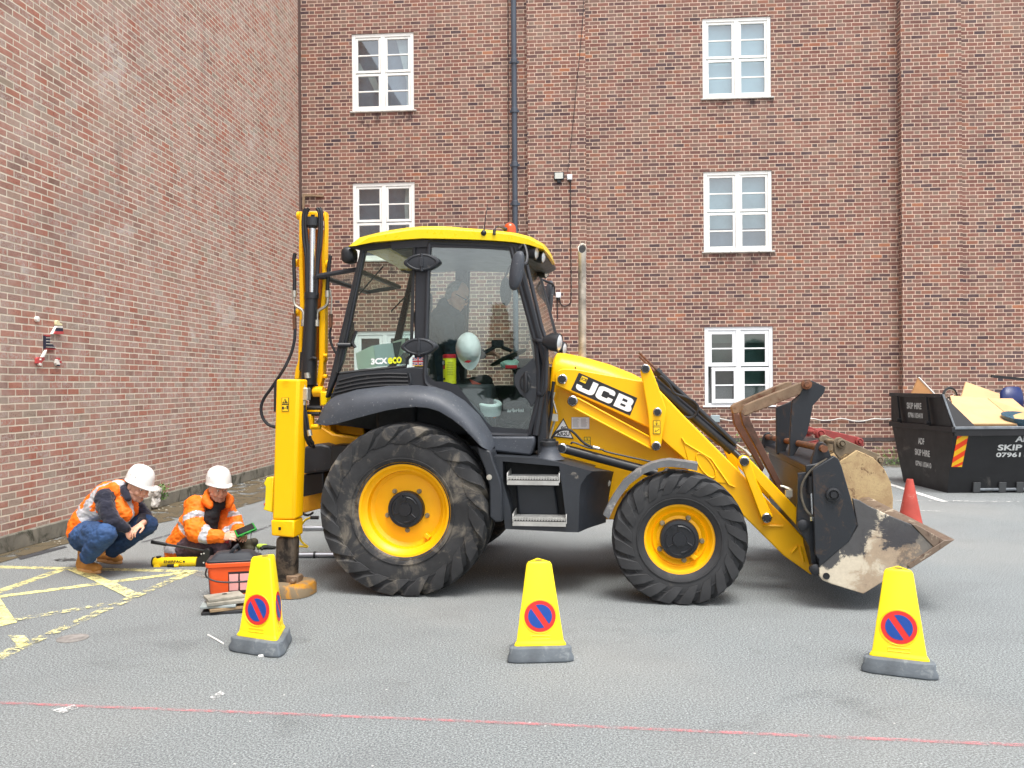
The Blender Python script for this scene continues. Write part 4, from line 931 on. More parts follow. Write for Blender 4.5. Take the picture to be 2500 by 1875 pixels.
# outer skin as a ring round the recess
O_ = [(300, 425), (420, 420), (1190, 492), (1330, 470), (1540, 640), (1470, 900), (1460, 1370), (1290, 1375), (560, 1345), (455, 1335), (420, 1010)]
fr_ = [vp(300, 415), vp(425, 425), vp(430, 700), vp(520, 1010), vp(562, 1290), vp(460, 1338), vp(430, 1010)]
ST.prism(fr_, (0, .5, 0))
ST.prism([vp(425, 425), vp(1190, 492), vp(1190, 440), vp(900, 385), vp(300, 355), vp(300, 415)], (0, .5, 0))
ST.prism([vp(1190, 440), vp(1190, 492), vp(1240, 850), vp(1292, 1290), vp(1300, 1380), vp(1450, 1384), vp(1462, 900), vp(1480, 740), vp(1560, 620), vp(1640, 560)], (0, .5, 0))
ST.prism([vp(460, 1338), vp(562, 1290), vp(1292, 1290), vp(1300, 1380)], (0, .5, 0))
# return that curves back towards the front wheel
ST.loft([[vp(1640, 560), vp(1560, 620), vp(1480, 740), vp(1462, 900), vp(1450, 1384)], [vp(1790, 555, -.9), vp(1680, 660, -.92), vp(1620, 800, -.93), vp(1590, 960, -.93), vp(1600, 1320, -.93)], [vp(1928, 562, -.62), vp(1900, 680, -.62), vp(1870, 850, -.62), vp(1840, 1050, -.62), vp(1820, 1250, -.62)]], caps=False, closed=False)
ST.loft([[vp(300, 355), vp(900, 385), vp(1190, 440), vp(1640, 560)], [d1('V', 290, 330, -.55), d1('V', 900, 365, -.55), d1('V', 1200, 412, -.55), d1('V', 1928, 562, -.62)]], caps=False, closed=False)
sto = ST.build('step_tank', PL2, bh, smooth=40, recalc=False)
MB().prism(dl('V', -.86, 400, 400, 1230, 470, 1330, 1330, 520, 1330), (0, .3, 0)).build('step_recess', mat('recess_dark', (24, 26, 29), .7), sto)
DP('V', -.90, -.84, 600, 745, 625, 728, 1110, 735, 1130, 760, 1190, 1165, 640, 1150).build('tool_box_lid', PL2, sto, bevel=.02, seg=3)
for x0, y0, x1, y1, dy in ((485, 612, 1185, 690, 85), (560, 1165, 1280, 1255, 90)):
    sp_ = MB(); A_, B_ = vp(x0, y0+75, -1.06), vp(x1, y0+78, -1.06); zt = A_.z+.02; L_ = B_.x-A_.x
    sp_.box(((A_.x+B_.x)/2, -1.06, zt-.034), (L_, .006, .034)).box(((A_.x+B_.x)/2, -.90, zt), (L_, .006, .03))
    for k in range(4): sp_.box(((A_.x+B_.x)/2, -1.03+.035*k, zt+.002), (L_, .005, .02))
    for k in range(19):
        x = A_.x+L_*(k+.5)/19; sp_.box((x, -.98, zt-.002), (.005, .16, .018)); sp_.box((x, -1.056, zt-.006), (L_/19*.55, .006, .010))
    for x in (A_.x, B_.x): sp_.prism([Vector((x, -1.063, zt-.03)), Vector((x, -.87, zt-.03)), Vector((x, -.87, zt+.06)), Vector((x, -1.05, zt+.04)), Vector((x, -1.063, zt+.015))], (.006, 0, 0))
    sp_.build('step', GALV, bh)
fn = MB(); p = d1('V', 1060, 330, -.86)
fn.lathe((p.x, -.86, p.z-.02), (-.02, 0, 1), [(.12, -.02), (.09, .01), (.072, .05), (.068, .10)], 20); fn.build('filler_neck', PL, bh)
MB().lathe((p.x-.003, -.86, p.z+.07), (0, 0, 1), [(.075, .0), (.075, .03), (.068, .036), (.03, .036), (.028, .05), (0, .05)], 20).box((p.x, -.86, p.z+.115), (.10, .02, .02)).build('filler_cap', BK, bh)
DP('V', -.86, -.5, 232, 92, 860, 92, 855, 200, 820, 330, 790, 345, 300, 290, 262, 240).build('door_sill', PL, bh, bevel=.015)
MB().lathe(vp(1832, 716, -.66), (.25, -1, 0), [(.03, -.03), (.03, .012), (.014, .014), (.012, .02), (0, .02)], 14).build('tank_bolt', ZINC, bh)
# front mudguard
mo = dl('H', -1.12, 925, 560, 960, 490, 1000, 420, 1080, 305, 1180, 222, 1300, 165, 1380, 145, 1440, 138, 1540, 150, 1655, 168)
mi = dl('H', -1.12, 968, 595, 1010, 500, 1050, 430, 1130, 325, 1240, 243, 1355, 198, 1400, 192, 1450, 190, 1550, 200, 1650, 222)
MB().loft([[a_, a_+Vector((0, .06, .012)), a_+Vector((0, .13, .006)), b_+Vector((0, .13, .006)), b_+Vector((0, .05, .018)), b_] for a_, b_ in zip(mo, mi)]).build('front_mudguard', GUARD, bh, smooth=45)
MB().loft([[Vector((a_.x, -a_.y, a_.z)), Vector((a_.x, -a_.y-.3, a_.z+.012)), Vector((b_.x, -b_.y-.3, b_.z+.01)), Vector((b_.x, -b_.y, b_.z))] for a_, b_ in zip(mo, mi)]).build('front_mudguard', GUARD, bh, smooth=45)
MB().tube([d1('H', 1420, 215, -.9), d1('H', 1340, 300, -.7), (FCX-.05, -.6, .6)], .022, 8).box(d1('H', 1450, 222, -1.0), (.06, .05, .03)).build('mudguard_bracket', BK, bh)

# front loader bucket -------------------------------------------------------------
LB = -1.15
def scraped(name, paint, scr, rust, amt, scale, wide=.06, ra=.85):
    b = NT(name); o = b.obj(); n1 = b.noise(o, scale, 9, .72, .9); n2 = b.noise(o, scale*1.7, 7, .7, 1.4); n3 = b.noise(o, 26, 7, .75)
    k = b.ss(b.M('ADD', n1, b.M('MULTIPLY', n3, .22)), amt, amt+wide); k = b.M('MULTIPLY', k, b.ss(b.noise(o, 34, 8, .8, .5), .30, .52)); c = b.mix(k, lin(paint), b.mix(n3, lin(scr), lin([x*.8 for x in scr])))
    k2 = b.ss(b.M('ADD', n2, b.M('MULTIPLY', n3, .12)), .62, .70); c = b.mix(b.M('MULTIPLY', k2, ra), c, b.mix(n3, lin(rust), lin([x*.55 for x in rust])))
    b.L(c, b.p.inputs['Base Color']); b.L(b.M('MULTIPLY_ADD', k, .3, .45), b.p.inputs['Roughness']); b.bump(b.M('ADD', n3, k), .3, .004); return b.m
BKB = scraped('bucket_black', (32, 36, 42), (110, 104, 96), (84, 66, 54), .80, 2.2, .14, .7)
SCR = scraped('bucket_scraped', (32, 38, 50), (214, 204, 182), (150, 104, 68), .575, 2.4)
def clam_mat():
    b = NT('clam_worn'); o = b.obj(); n1 = b.noise(o, 4.5, 9, .72, .7); n2 = b.noise(o, 9, 8, .75, 1.0); n3 = b.noise(o, 40, 7, .75)
    def blob(x, y, r):
        c = d1('I', x, y, LB); v = b.N('VectorMath', _operation='DISTANCE', i0=o, i1=tuple(c)); return b.M('SUBTRACT', 1.0, b.M('DIVIDE', v.outputs['Value'], r))
    nn = b.M('ADD', b.M('MULTIPLY', b.M('SUBTRACT', n1, .5), 2.2), b.M('MULTIPLY', b.M('SUBTRACT', n3, .5), 1.0))
    steel = b.mix(n2, lin((58, 58, 60)), lin((140, 134, 124)))
    cream = b.mix(n3, lin((176, 166, 146)), lin((222, 212, 190))); rust = b.mix(n3, lin((92, 74, 60)), lin((178, 148, 116)))
    k1 = b.ss(b.M('ADD', b.M('MAXIMUM', blob(930, 1400, .44), b.M('MAXIMUM', blob(1110, 1200, .34), blob(1080, 1040, .24))), nn), -.05, .28)
    k2 = b.ss(b.M('ADD', b.M('MAXIMUM', blob(1270, 1300, .26), blob(1110, 1570, .20)), nn), .14, .55)
    k3 = b.ss(b.M('ADD', b.M('MAXIMUM', b.M('MAXIMUM', blob(985, 1090, .20), blob(950, 1230, .16)), b.M('MAXIMUM', blob(1320, 1180, .17), blob(800, 1340, .13))), b.M('MULTIPLY', nn, .9)), .08, .30)
    c = b.mix(k1, steel, cream); c = b.mix(b.M('MULTIPLY', k2, .68), c, rust); c = b.mix(b.M('MULTIPLY', k3, .92), c, b.mix(n2, lin((26, 31, 42)), lin((52, 58, 68))))
    b.L(c, b.p.inputs['Base Color']); b.p.inputs['Roughness'].default_value = .65; b.bump(b.M('ADD', n3, k1), .4, .004); return b.m
CLM = clam_mat()
BRN = scraped('bucket_brown', (112, 96, 82), (196, 180, 156), (84, 58, 44), .68, 5)
bko = DP('I', LB, LB+.05, 692, 742, 720, 715, 850, 632, 880, 655, 905, 712, 975, 955, 1018, 1130, 960, 1250, 740, 1440, 738, 1380, 712, 1345, 700, 1000).build('bucket', BKB, bh, bevel=.006)
DP('I', -LB-.05, -LB, 692, 742, 850, 632, 905, 712, 975, 955, 1018, 1130, 740, 1440).build('bucket_side', BKB, bko, bevel=.006)
CL = (985, 942, 1035, 955, 1090, 990, 1250, 1065, 1410, 1130, 1572, 1292, 1640, 1245, 1660, 1262, 1395, 1445, 1290, 1490, 1210, 1540, 1062, 1632, 990, 1618, 830, 1560, 765, 1532, 742, 1500, 740, 1430, 960, 1240, 1020, 1140)
CLN = (985, 942, 1035, 955, 1090, 990, 1250, 1065, 1410, 1130, 1572, 1292, 1395, 1445, 1210, 1540, 1062, 1632, 830, 1560, 765, 1532, 742, 1500, 740, 1430, 960, 1240, 1020, 1140)
DP('I', LB+.006, LB+.046, *CLN).build('clam_side', CLM, bko, bevel=.006)
DP('I', -LB-.046, -LB-.006, *CLN).build('clam_side', SCR, bko, bevel=.006)
DP('I', LB+.05, -LB-.05, 700, 742, 718, 1350, 765, 1520, 1060, 1618, 1395, 1432, 1400, 1410, 1062, 1596, 785, 1500, 738, 1345, 722, 742).build('bucket_shell', BKB, bko)
DP('I', LB-.006, -LB+.006, 1572, 1292, 1645, 1245, 1725, 1238, 1560, 1350, 1400, 1452, 1380, 1425).build('cutting_edge', BRN, bko, bevel=.004)
DP('I', LB+.0, LB+.10, 1412, 1128, 1440, 1128, 1645, 1243, 1570, 1292).build('corner_plate', BRN, bko, bevel=.004)
DP('I', LB+.08, -LB-.08, 640, 700, 705, 690, 850, 640, 838, 668, 720, 742, 700, 770, 645, 760).build('bucket_beam', BKB, bko, bevel=.01)
for ly in (-1.06, -.62, -.2, .2, .62, 1.02):
    DP('I', ly, ly+.04, 585, 760, 700, 742, 716, 1345, 740, 1500, 700, 1500, 670, 1290, 580, 1140).build('bucket_rib', BKB, bko, bevel=.004)
MB().lathe(d1('I', 840, 912, LB-.004), (0, 1, 0), [(.05, .01), (.05, -.02), (.036, -.024), (.034, -.012), (.026, -.012), (.022, -.03), (0, -.03)], 24).build('clam_pivot', BK, bko)
MB().lathe(d1('I', 620, 1130, LB+.08), (0, 1, 0), [(.04, .01), (.04, -.02), (.02, -.03), (0, -.03)], 16).lathe(d1('I', 708, 1450, LB+.05), (0, 1, 0), [(.04, .01), (.04, -.03), (.02, -.04), (0, -.04)], 16).lathe(d1('I', 793, 1503, LB-.002), (0, 1, 0), [(.024, .01), (.024, -.003), (.019, -.003), (.019, .001), (0, .001)], 18).build('pivot_boss', BK, bko)
MB().tube([d1('I', 685, 780, -1.08), d1('I', 687, 900, -1.08)], .034, 12).build('clam_cylinder', BK, bko)
MB().tube([d1('I', 685, 860, -1.08), d1('I', 697, 1090, -1.08)], .014, 10).box(d1('I', 697, 1085, -1.08), (.05, .05, .03)).build('clam_rod', CHR, bko)
MB().tube(spline([d1('I', x, y, -1.10) for x, y in ((800, 655), (740, 690), (680, 740), (630, 810), (610, 880), (620, 960), (650, 1030), (690, 1070))], 5), .009, 8).build('bucket_hose', mat('hose_worn', (92, 86, 74), .7, var=.3, vs=14), bko)
MB().tube(spline([d1('I', x, y, -.75) for x, y in ((460, 850), (500, 860), (540, 880), (520, 910), (530, 940))], 4), .009, 6).box(d1('I', 520, 905, -.76), (.05, .04, .05)).build('hose_union', ZINC, bko)
# fork carriage folded over the top
RB = MB().cyl(d1('I', 778, 582, -1.12), d1('I', 365, 494, 1.0), .026, n=14).build('fork_rod', RUST, bko)
for c_ in ((685, 690, 692, 645, 730, 548, 745, 534, 768, 530, 790, 548, 830, 640, 705, 708),):
    DP('I', -1.06, -1.0, *c_).build('rod_bracket', BKB, bko, bevel=.005)
DP('I', .98, 1.03, 318, 580, 332, 500, 350, 470, 378, 462, 402, 480, 430, 545, 425, 560).build('rod_bracket', BKB, bko, bevel=.005)
for ly, tall, bar, tine in ((-.31, (545, 235, 600, 190, 606, 112, 622, 88, 648, 82, 690, 88, 788, 135, 775, 180, 740, 220, 695, 270, 675, 380, 655, 470, 545, 650, 524, 640, 530, 470),
                              (180, 300, 195, 268, 608, 100, 640, 112, 602, 188, 200, 345, 172, 318),
                              (172, 318, 200, 345, 236, 345, 250, 390, 510, 915, 494, 945, 470, 920, 190, 400)),
                             (.14, (430, 285, 545, 235, 548, 480, 480, 635, 430, 618),
                              (104, 280, 125, 258, 500, 98, 545, 95, 540, 130, 150, 325, 118, 330),
                              (118, 330, 150, 325, 170, 335, 190, 390, 345, 720, 330, 750, 125, 400))):
    DP('I', ly, ly+.04, *tall).build('fork_bracket', BKB, bko, bevel=.004)
    DP('I', ly-.02, ly+.10, *bar).build('fork_heel', RUSTP, bko, bevel=.006)
    DP('I', ly-.02, ly+.10, *tine).build('fork_tine', mat('fork_rust', (98, 70, 58), .7, .2, var=.2, vs=5, dirt=((70, 52, 44), .4, 6)) if 'fork_rust' not in bpy.data.materials else bpy.data.materials['fork_rust'], bko, bevel=.006)
MB().lathe(d1('I', 650, 115, -.34), (0, 1, 0), [(.042, .02), (.042, -.006), (.026, -.010), (.022, -.022), (0, -.022)], 16).build('fork_pin', RUST, bko)

# stabiliser leg ------------------------------------------------------------------
def leg(s):
    LL = -1.20
    A_, B_ = dl('U', LL, 688, 146, 985, 148); c1, c2 = d1('Y', 92, 150, LL), d1('Y', 292, 150, LL)
    Sg = lambda p: Vector((p.x, s*abs(p.y), p.z)); Lm = MB(); dep = .17*(1 if s < 0 else -1)
    def ringY(pa, pb, zoff=0): return [Sg(pa), Sg(pb), Sg(pb)+Vector((.012, dep*.12, 0)), Sg(pb)+Vector((.012, dep, 0)), Sg(pa)+Vector((0, dep, 0))]
    Lm.loft([ringY(A_, B_), ringY(c1, c2)]); lo = Lm.build('stabiliser_leg', Y_, bh, bevel=.016, seg=3)
    k1, k2, k3, k4 = d1('Y', 80, 152, LL-.008), d1('Y', 296, 158, LL-.008), d1('Y', 296, 318, LL-.008), d1('Y', 84, 300, LL-.008)
    MB().prism([Sg(k1), Sg(k2), Sg(k3), Sg(k4)], (0, dep*1.1, 0)).build('leg_collar', Y_, lo, bevel=.012)
    ce = d1('Y', 170, 230, LL-.01); MB().lathe(Sg(ce), (0, -s, 0), [(.055, .0), (.055, .006), (.047, .010), (.047, .014), (.012, .014), (.012, .004), (0, .004)][::1], 20).build('collar_boss', Y_, lo)
    MB().box(Sg(ce)+Vector((0, s*.015, 0)), (.02, .006, .024)).build('boss_hole', DARK, lo)
    ce = d1('U', 815, 215, LL); MB().lathe(Sg(ce), (0, -s, 0), [(.032, 0), (.032, .008), (.024, .012), (.024, .016), (0, .016)], 20).build('leg_boss', Y_, lo)
    i1, i2 = d1('Y', 120, 310, LL+.03), d1('Y', 300, 310, LL+.03); i3, i4 = d1('Y', 105, 770, LL+.03), d1('Y', 290, 770, LL+.03)
    MB().loft([[Sg(a_), Sg(b_), Sg(b_)+Vector((0, dep*.75, 0)), Sg(a_)+Vector((0, dep*.75, 0))] for a_, b_ in ((i1, i2), (i3, i4))]).build('inner_leg', mat('inner_leg_steel', (96, 84, 70), .5, .3, var=.3, vs=3, dirt=((40, 36, 32), .45, 4)) if s < 0 else bpy.data.materials['inner_leg_steel'], lo, bevel=.035, seg=4)
    ft = dg(*q1('Y', 330, 770), LL+.1); fz = 0; base = []
    cx_, cy_ = d1('Y', 235, 800, LL+.05).x+.03, s*1.13
    for k in range(24):
        t_ = 2*math.pi*k/24; base.append((cx_+.02+.165*math.copysign(abs(math.cos(t_))**.7, math.cos(t_)), cy_+.19*math.sin(t_)))
    MB().loft([[Vector((x_, y_, z_)) if k_ == 1 else Vector((cx_+.02+(x_-cx_-.02)*k_, cy_+(y_-cy_)*k_, z_)) for x_, y_ in base] for z_, k_ in ((.005, 1), (.075, 1), (.095, .93), (.10, .8))]).build('foot_pad', mat('foot_yellow', (196, 134, 24), .7, var=.2, vs=4, dirt=((124, 108, 84), .54, 7), bump=.4) if s < 0 else bpy.data.materials['foot_yellow'], lo)
    MB().box((cx_+.02, cy_, .12), (.1, .1, .07)).cyl((cx_+.04, cy_-.1, .12), (cx_+.04, cy_+.1, .12), .02).build('foot_joint', RUSTP, lo, bevel=.01)
    G_ = dl('U', LL+.17, 658, 185, 700, 185, 700, 585, 654, 585); MB().prism([Sg(p) for p in G_], (0, dep*.3, 0)).build('leg_backplate', BK, lo)
    P = dl('K', LL+.06, 1280, 265, 1315, 200, 1386, 197, 1376, 578, 1275, 545, 1292, 500, 1300, 300)
    MB().prism([Sg(p) for p in P], (0, dep*.7, 0)).build('lamp_guard', YR, lo, bevel=.008)
    return lo
leg(-1); leg(1)
ce, w_, h_ = span('U', -1.203, 763, 394, 860, 580)
so = MB().box(ce, (w_, .003, h_)).build('warning_sticker', BD, bh); MB().box(ce+Vector((0, -.002, h_*.26)), (w_-.008, .002, h_*.5-.006)).box(ce+Vector((0, -.002, -h_*.25)), (w_-.008, .002, h_*.5-.008)).build('sticker_face', YD, so)
mb = MB(); t_ = w_*.34; y = ce.y-.004; zc_ = ce.z+h_*.25; tri = [Vector((ce.x-t_, y, zc_-t_*.7)), Vector((ce.x+t_, y, zc_-t_*.7)), Vector((ce.x, y, zc_+t_*.8))]
mb.tube(tri+tri[:2], .004, 4).box((ce.x+.004, y, zc_-.004), (.008, .001, t_*.9)); mb.box((ce.x-w_*.32, y, ce.z-h_*.25), (.016, .001, h_*.2)).box((ce.x, y, ce.z-h_*.25), (w_*.25, .001, .005)).box((ce.x+w_*.3, y, ce.z-h_*.25), (.012, .001, h_*.18)).ell((ce.x+w_*.3, y, ce.z-h_*.13), (.008, .001, .008), None, 8, 4)
mb.build('sticker_symbol', BD, so)
# rear cross frame, valve, links
rx = d1('U', 860, 800, -1.0).x
fx = MB(); fx.box((rx+.10, 0, .86), (.12, 1.0, .12)).box((rx+.10, 0, 1.28), (.12, 1.0, .12)).box((rx+.26, -.3, 1.05), (.3, .08, .6)).box((rx+.26, .3, 1.05), (.3, .08, .6)); fx.split('rear_frame', Y_, bh, bevel=.012)
lk = MB(); lk.tube(dl('U', -1.0, 1090, 535, 1300, 533), .018, 8).tube(dl('U', -1.0, 1095, 612, 1280, 612), .018, 8).tube(dl('U', -.98, 1085, 545, 1120, 545), .028, 8)
lk.split('link_rod', BK, bh)
MB().tube(dl('U', -1.0, 1100, 573, 1290, 575), .012, 8).tube(dl('U', -1.0, 1080, 790, 1290, 785), .022, 8).box(d1('U', 1130, 720, -1.0), (.05, .06, .12)).box(d1('U', 1160, 690, -.98), (.04, .05, .09)).build('link_bracket', Y_, bh, bevel=.006)
MB().box(d1('U', 1052, 345, -1.09), (.10, .07, .10)).cyl(d1('U', 1054, 400, -1.09), d1('U', 1052, 500, -1.09), .022).cyl(d1('U', 1055, 290, -1.09), d1('U', 1055, 260, -1.09), .02).build('check_valve', ZINC, bh, bevel=.006)
hz = MB()
for x0, dx in ((1050, 0), (1066, 18)):
    hz.tube(spline([d1('U', x0, 500, -1.09), d1('U', x0+2, 640, -1.09), d1('U', x0+8+dx, 800, -1.08), d1('U', x0+40+dx, 930, -1.06), d1('U', x0+80+dx, 1020, -1.0), d1('U', x0+130, 1060, -.9)], 5), .014, 8)
hz.tube(spline([d1('U', 1085, 560, -1.07), d1('U', 1110, 700, -1.07), d1('U', 1130, 850, -1.06), d1('U', 1160, 960, -1.05), d1('U', 1190, 1010, -1.03), d1('U', 1170, 1055, -1.0)], 5), .009, 6)
hz.tube(spline([d1('Y', 370, 80, -.95), d1('Y', 400, 105, -.95), d1('Y', 440, 105, -.9), d1('Y', 470, 85, -.8)], 4), .010, 6)
hz.split('hydraulic_hose', HOSE, bh)
MB().cyl(d1('U', 1130, 830, -1.07), d1('U', 1145, 910, -1.07), .02).tube(spline([d1('U', 985, 185, -1.12), d1('U', 1040, 195, -1.1), d1('U', 1060, 235, -1.09), d1('U', 1065, 265, -1.09)], 4), .012, 8).build('pipe', ZINC, bh)
MB().tube(spline([d1('A', x, y, -1.0) for x, y in ((500, 1340), (495, 1440), (470, 1560), (430, 1659))]+[d1('C', x, y, -1.02) for x, y in ((380, 180), (270, 350), (185, 470), (155, 570), (175, 670), (230, 735), (300, 760))], 5), .013, 8).build('loop_hose', HOSE, bh)

# folded backhoe boom -----------------------------------------------------------------
LBm = -.55
bm = MB()
for k, (xa, xb) in enumerate(((-1, 1),)): pass
# two side plates (left and right edges of the boom), seen end-on
def plate(c0, pts0, name, ly0=LBm, dep=.08):
    P = [d1(c, x, y, ly0) for c, x, y in pts0]; return MB().prism(P, (0, dep, 0)).build(name, Y_, bh, bevel=.006)
plate('A', [('A', 548, 150), ('A', 562, 150), ('A', 575, 700), ('A', 590, 1100), ('A', 560, 1659), ('C', 560, 30), ('C', 560, 100), ('C', 540, 275), ('C', 490, 275), ('C', 500, 180), ('C', 525, 100), ('A', 528, 1659), ('A', 545, 1100), ('A', 535, 650), ('A', 540, 170)], 'boom_plate')
plate('A', [('A', 788, 150), ('A', 803, 150), ('A', 808, 300), ('A', 800, 700), ('A', 802, 1100), ('A', 800, 1659), ('C', 785, 100), ('C', 782, 250), ('C', 740, 380), ('C', 715, 300), ('C', 738, 100), ('A', 740, 1659), ('A', 740, 1300), ('A', 775, 900), ('A', 765, 600), ('A', 795, 300)], 'boom_plate')
DP('A', LBm+.06, LBm+.16, 575, 330, 770, 330, 755, 700, 760, 1659, 560, 1659, 590, 1000).build('boom_web', mat('boom_inner', (206, 118, 20), .6, var=.15, vs=3), bh)
DP('A', LBm-.02, LBm+.15, 612, 215, 640, 150, 720, 150, 745, 215).build('boom_head', Y_, bh, bevel=.01)
MB().box(d1('A', 680, 196, LBm-.022), (.035, .004, .022)).build('head_hole', DARK, bh, bevel=.008)
bc = MB(); 
bc.tube(dl('A', LBm-.05, 678, 215, 676, 300), [.058, .058], 14).tube(dl('A', LBm-.05, 676, 300, 675, 325), [.05, .03], 12); bc.build('ram_eye', PL2, bh)
MB().tube(dl('A', LBm-.05, 675, 310, 670, 1000), .027, 14).build('ram_rod', CHR, bh)
MB().tube(dl('A', LBm-.05, 668, 995, 640, 1659)+dl('C', LBm-.05, 648, 60, 640, 330), [.055, .060, .066, .066], 16).lathe(d1('A', 668, 1000, LBm-.05), (0, 0, 1), [(.062, -.03), (.062, .02), (.03, .022)], 16).build('ram_cylinder', BK, bh)
DP('C', LBm-.02, LBm+.12, 550, 0, 610, 0, 590, 120, 600, 190, 560, 200, 540, 180).build('boom_stop', BK, bh)
hh_ = MB()
for xs_ in (((610, 125), (590, 165), (580, 260), (590, 450), (612, 620), (618, 900), (620, 1000)), ((640, 120), (615, 165), (605, 260), (620, 450), (630, 620), (625, 900), (622, 1000)), ((720, 120), (745, 170), (750, 300), (735, 500), (725, 650), (715, 900), (712, 1000)), ((745, 118), (765, 165), (768, 300), (755, 500), (735, 650), (722, 900), (716, 1000))):
    hh_.tube(spline([d1('A', x, y, LBm-.07) for x, y in xs_], 4), .016, 8)
hh_.tube(spline([d1('A', x, y, LBm-.08) for x, y in ((630, 1100), (615, 1250), (590, 1500), (575, 1659))], 4), .014, 8)
hh_.tube(spline([d1('C', x, y, LBm-.10) for x, y in ((615, 240), (618, 160), (640, 90), (680, 60), (715, 70))], 4), .014, 8)
for xs_ in (((500, 575), (488, 640), (490, 760), (495, 860), (492, 980)), ((858, 600), (845, 680), (835, 800), (830, 900), (828, 980))):
    hh_.tube(spline([d1('A', x, y, LBm-.02) for x, y in xs_], 4), .017, 8)
hh_.tube(spline([d1('A', x, y, LBm) for x, y in ((862, 1330), (850, 1400), (870, 1500), (920, 1600), (950, 1659))], 4), .011, 8)
hh_.split('hydraulic_hose', HOSE, bh)
zp = MB()
zp.tube(spline([d1('A', x, y, LBm-.04) for x, y in ((492, 980), (490, 1060), (510, 1110), (570, 1150), (585, 1200), (584, 1300))], 4), .013, 8)
zp.tube(spline([d1('A', x, y, LBm-.04) for x, y in ((828, 980), (830, 1060), (810, 1110), (735, 1160), (722, 1210), (720, 1310))], 4), .013, 8)
for x, y in ((630, 1080), (584, 1280), (720, 1280), (828, 985), (492, 985)): zp.cyl(d1('A', x, y-30, LBm-.05), d1('A', x, y+35, LBm-.05), .021)
zp.cyl(d1('C', 622, 210, LBm-.11), d1('C', 628, 265, LBm-.11), .026)
zp.tube([d1('A', 850, 930, LBm), d1('A', 870, 1050, LBm), d1('A', 862, 1200, LBm)], .006, 6)
zp.split('pipe', ZINC, bh)
MB().tube(dl('A', LBm, 862, 1190, 860, 1330), .018, 8).tube(dl('A', LBm, 492, 1190, 498, 1350), .018, 8).split('pipe_union', RUST, bh)
MB().tube(spline([d1('A', 495, 1000, LBm), d1('A', 498, 1200, LBm)], 3), .006, 6).tube(spline([d1('A', 500, 1340, LBm), d1('A', 495, 1440, LBm-.1)], 3), .013, 6).build('hose_tail', HOSE, bh)
bs_ = MB()
for x, y in ((540, 195), (812, 205), (520, 675), (822, 690), (535, 1175), (770, 1175)): bs_.cyl(d1('A', x-14, y, LBm+.05), d1('A', x+14, y, LBm+.05), .036)
bs_.cyl(d1('C', 690, 400, LBm-.04), d1('C', 790, 400, LBm-.04), .045)
for x, y in ((805, 35), (805, 245)): bs_.cyl(d1('C', x-15, y, LBm), d1('C', x+20, y+4, LBm), .018)
bs_.split('boom_boss', Y_, bh)
DP('C', LBm-.06, LBm+.2, 605, 330, 668, 330, 668, 455, 605, 455).build('boom_foot', BK, bh, bevel=.008)
DP('C', LBm, LBm+.3, 740, 380, 790, 370, 790, 545, 750, 545).build('kingpost', Y_, bh, bevel=.008)
DP('C', LBm+.02, LBm+.3, 640, 440, 745, 440, 750, 545, 640, 545).build('kingpost_block', DARK, bh)
bo_ = MB(); bo_.box(d1('C', 808, 470, -.6), (.06, .1, .12)); bo_.build('frame_lug', YR, bh, bevel=.01)
# ---------------------------------------------------------------- things on the back wall
def bpt(u, v, off):                      # local point of the brick_building frame, as world point
    x, z = bwp(u, v, off); return sw(x, -off, z)
def wallobj(name, label, cat, group=None): return tag(empty(name, WC, -SITE), label, cat, group)
def wl(c, off, *xy):
    return [Vector((bwp(u, v, off)[0], -off, bwp(u, v, off)[1])) for u, v in q(c, *xy)]
dpm = mat('pipe_grey_paint', (72, 80, 92), .5, var=.12, vs=4)
dpo = wallobj('drainpipe', 'tall dark grey cast drainpipe running down the wall behind the cab roof', 'drainpipe')
a, b = wl('S', .12, 1253, -120, 1262, 1175); MB().tube([a, b], .055, 14).build('pipe', dpm, dpo)
for v in (-20, 150, 270, 402, 497, 700, 900):
    p = a.lerp(b, (v+120)/1295); r_ = MB().lathe(p, (0, 0, 1), [(.056, -.05), (.072, -.05), (.072, .04), (.062, .05)], 14); r_.box(p+Vector((0, .06, 0)), (.2, .02, .05)); r_.build('pipe_collar', dpm, dpo)
cab_m = mat('cable_black', (44, 36, 38), .6)
def cable(name, label, pts, r, m=cab_m):
    o = wallobj(name, label, 'cable'); 
    me = MB().tube(pts, r, 6).build('cable_run', m, o); return o
fl = wallobj('floodlight', 'small square floodlight with dark frame high on the brick pilaster', 'floodlight')
c1, c2 = wl('T', .16, 632, 168, 733, 243); cz = (c1+c2)/2
MB().box(cz+Vector((0, .02, 0)), (c2.x-c1.x, .05, c1.z-c2.z)).box(cz+Vector((0, .05, -.1)), (.08, .08, .08)).build('lamp_body', BK, fl, bevel=.008)
MB().box(cz+Vector((0, -.008, 0)), (c2.x-c1.x-.035, .012, c1.z-c2.z-.035)).build('lens', mat('flood_lens', (206, 208, 200), .2, var=.1), fl)
def jbox(x0, y0, x1, y1, lab, m, c='T', off=.17):
    o = wallobj('junction_box', lab, 'junction box'); c1, c2 = wl(c, off, x0, y0, x1, y1); ce = (c1+c2)/2
    MB().box(ce+Vector((0, .025, 0)), (c2.x-c1.x, .06, c1.z-c2.z)).build('box', m, o, bevel=.008); 
    MB().box(ce+Vector((0, -.008, 0)), ((c2.x-c1.x)*.86, .01, (c1.z-c2.z)*.86)).build('lid', m, o, bevel=.004)
    MB().cyl(ce+Vector((0, .02, (c2.z-c1.z)/2)), ce+Vector((0, .02, (c2.z-c1.z)/2-.04)), .02).build('gland', BK, o)
WB = mat('box_white', (226, 228, 232), .45, var=.03)
jbox(764, 192, 817, 245, 'white junction box beside the floodlight on the wall', WB)
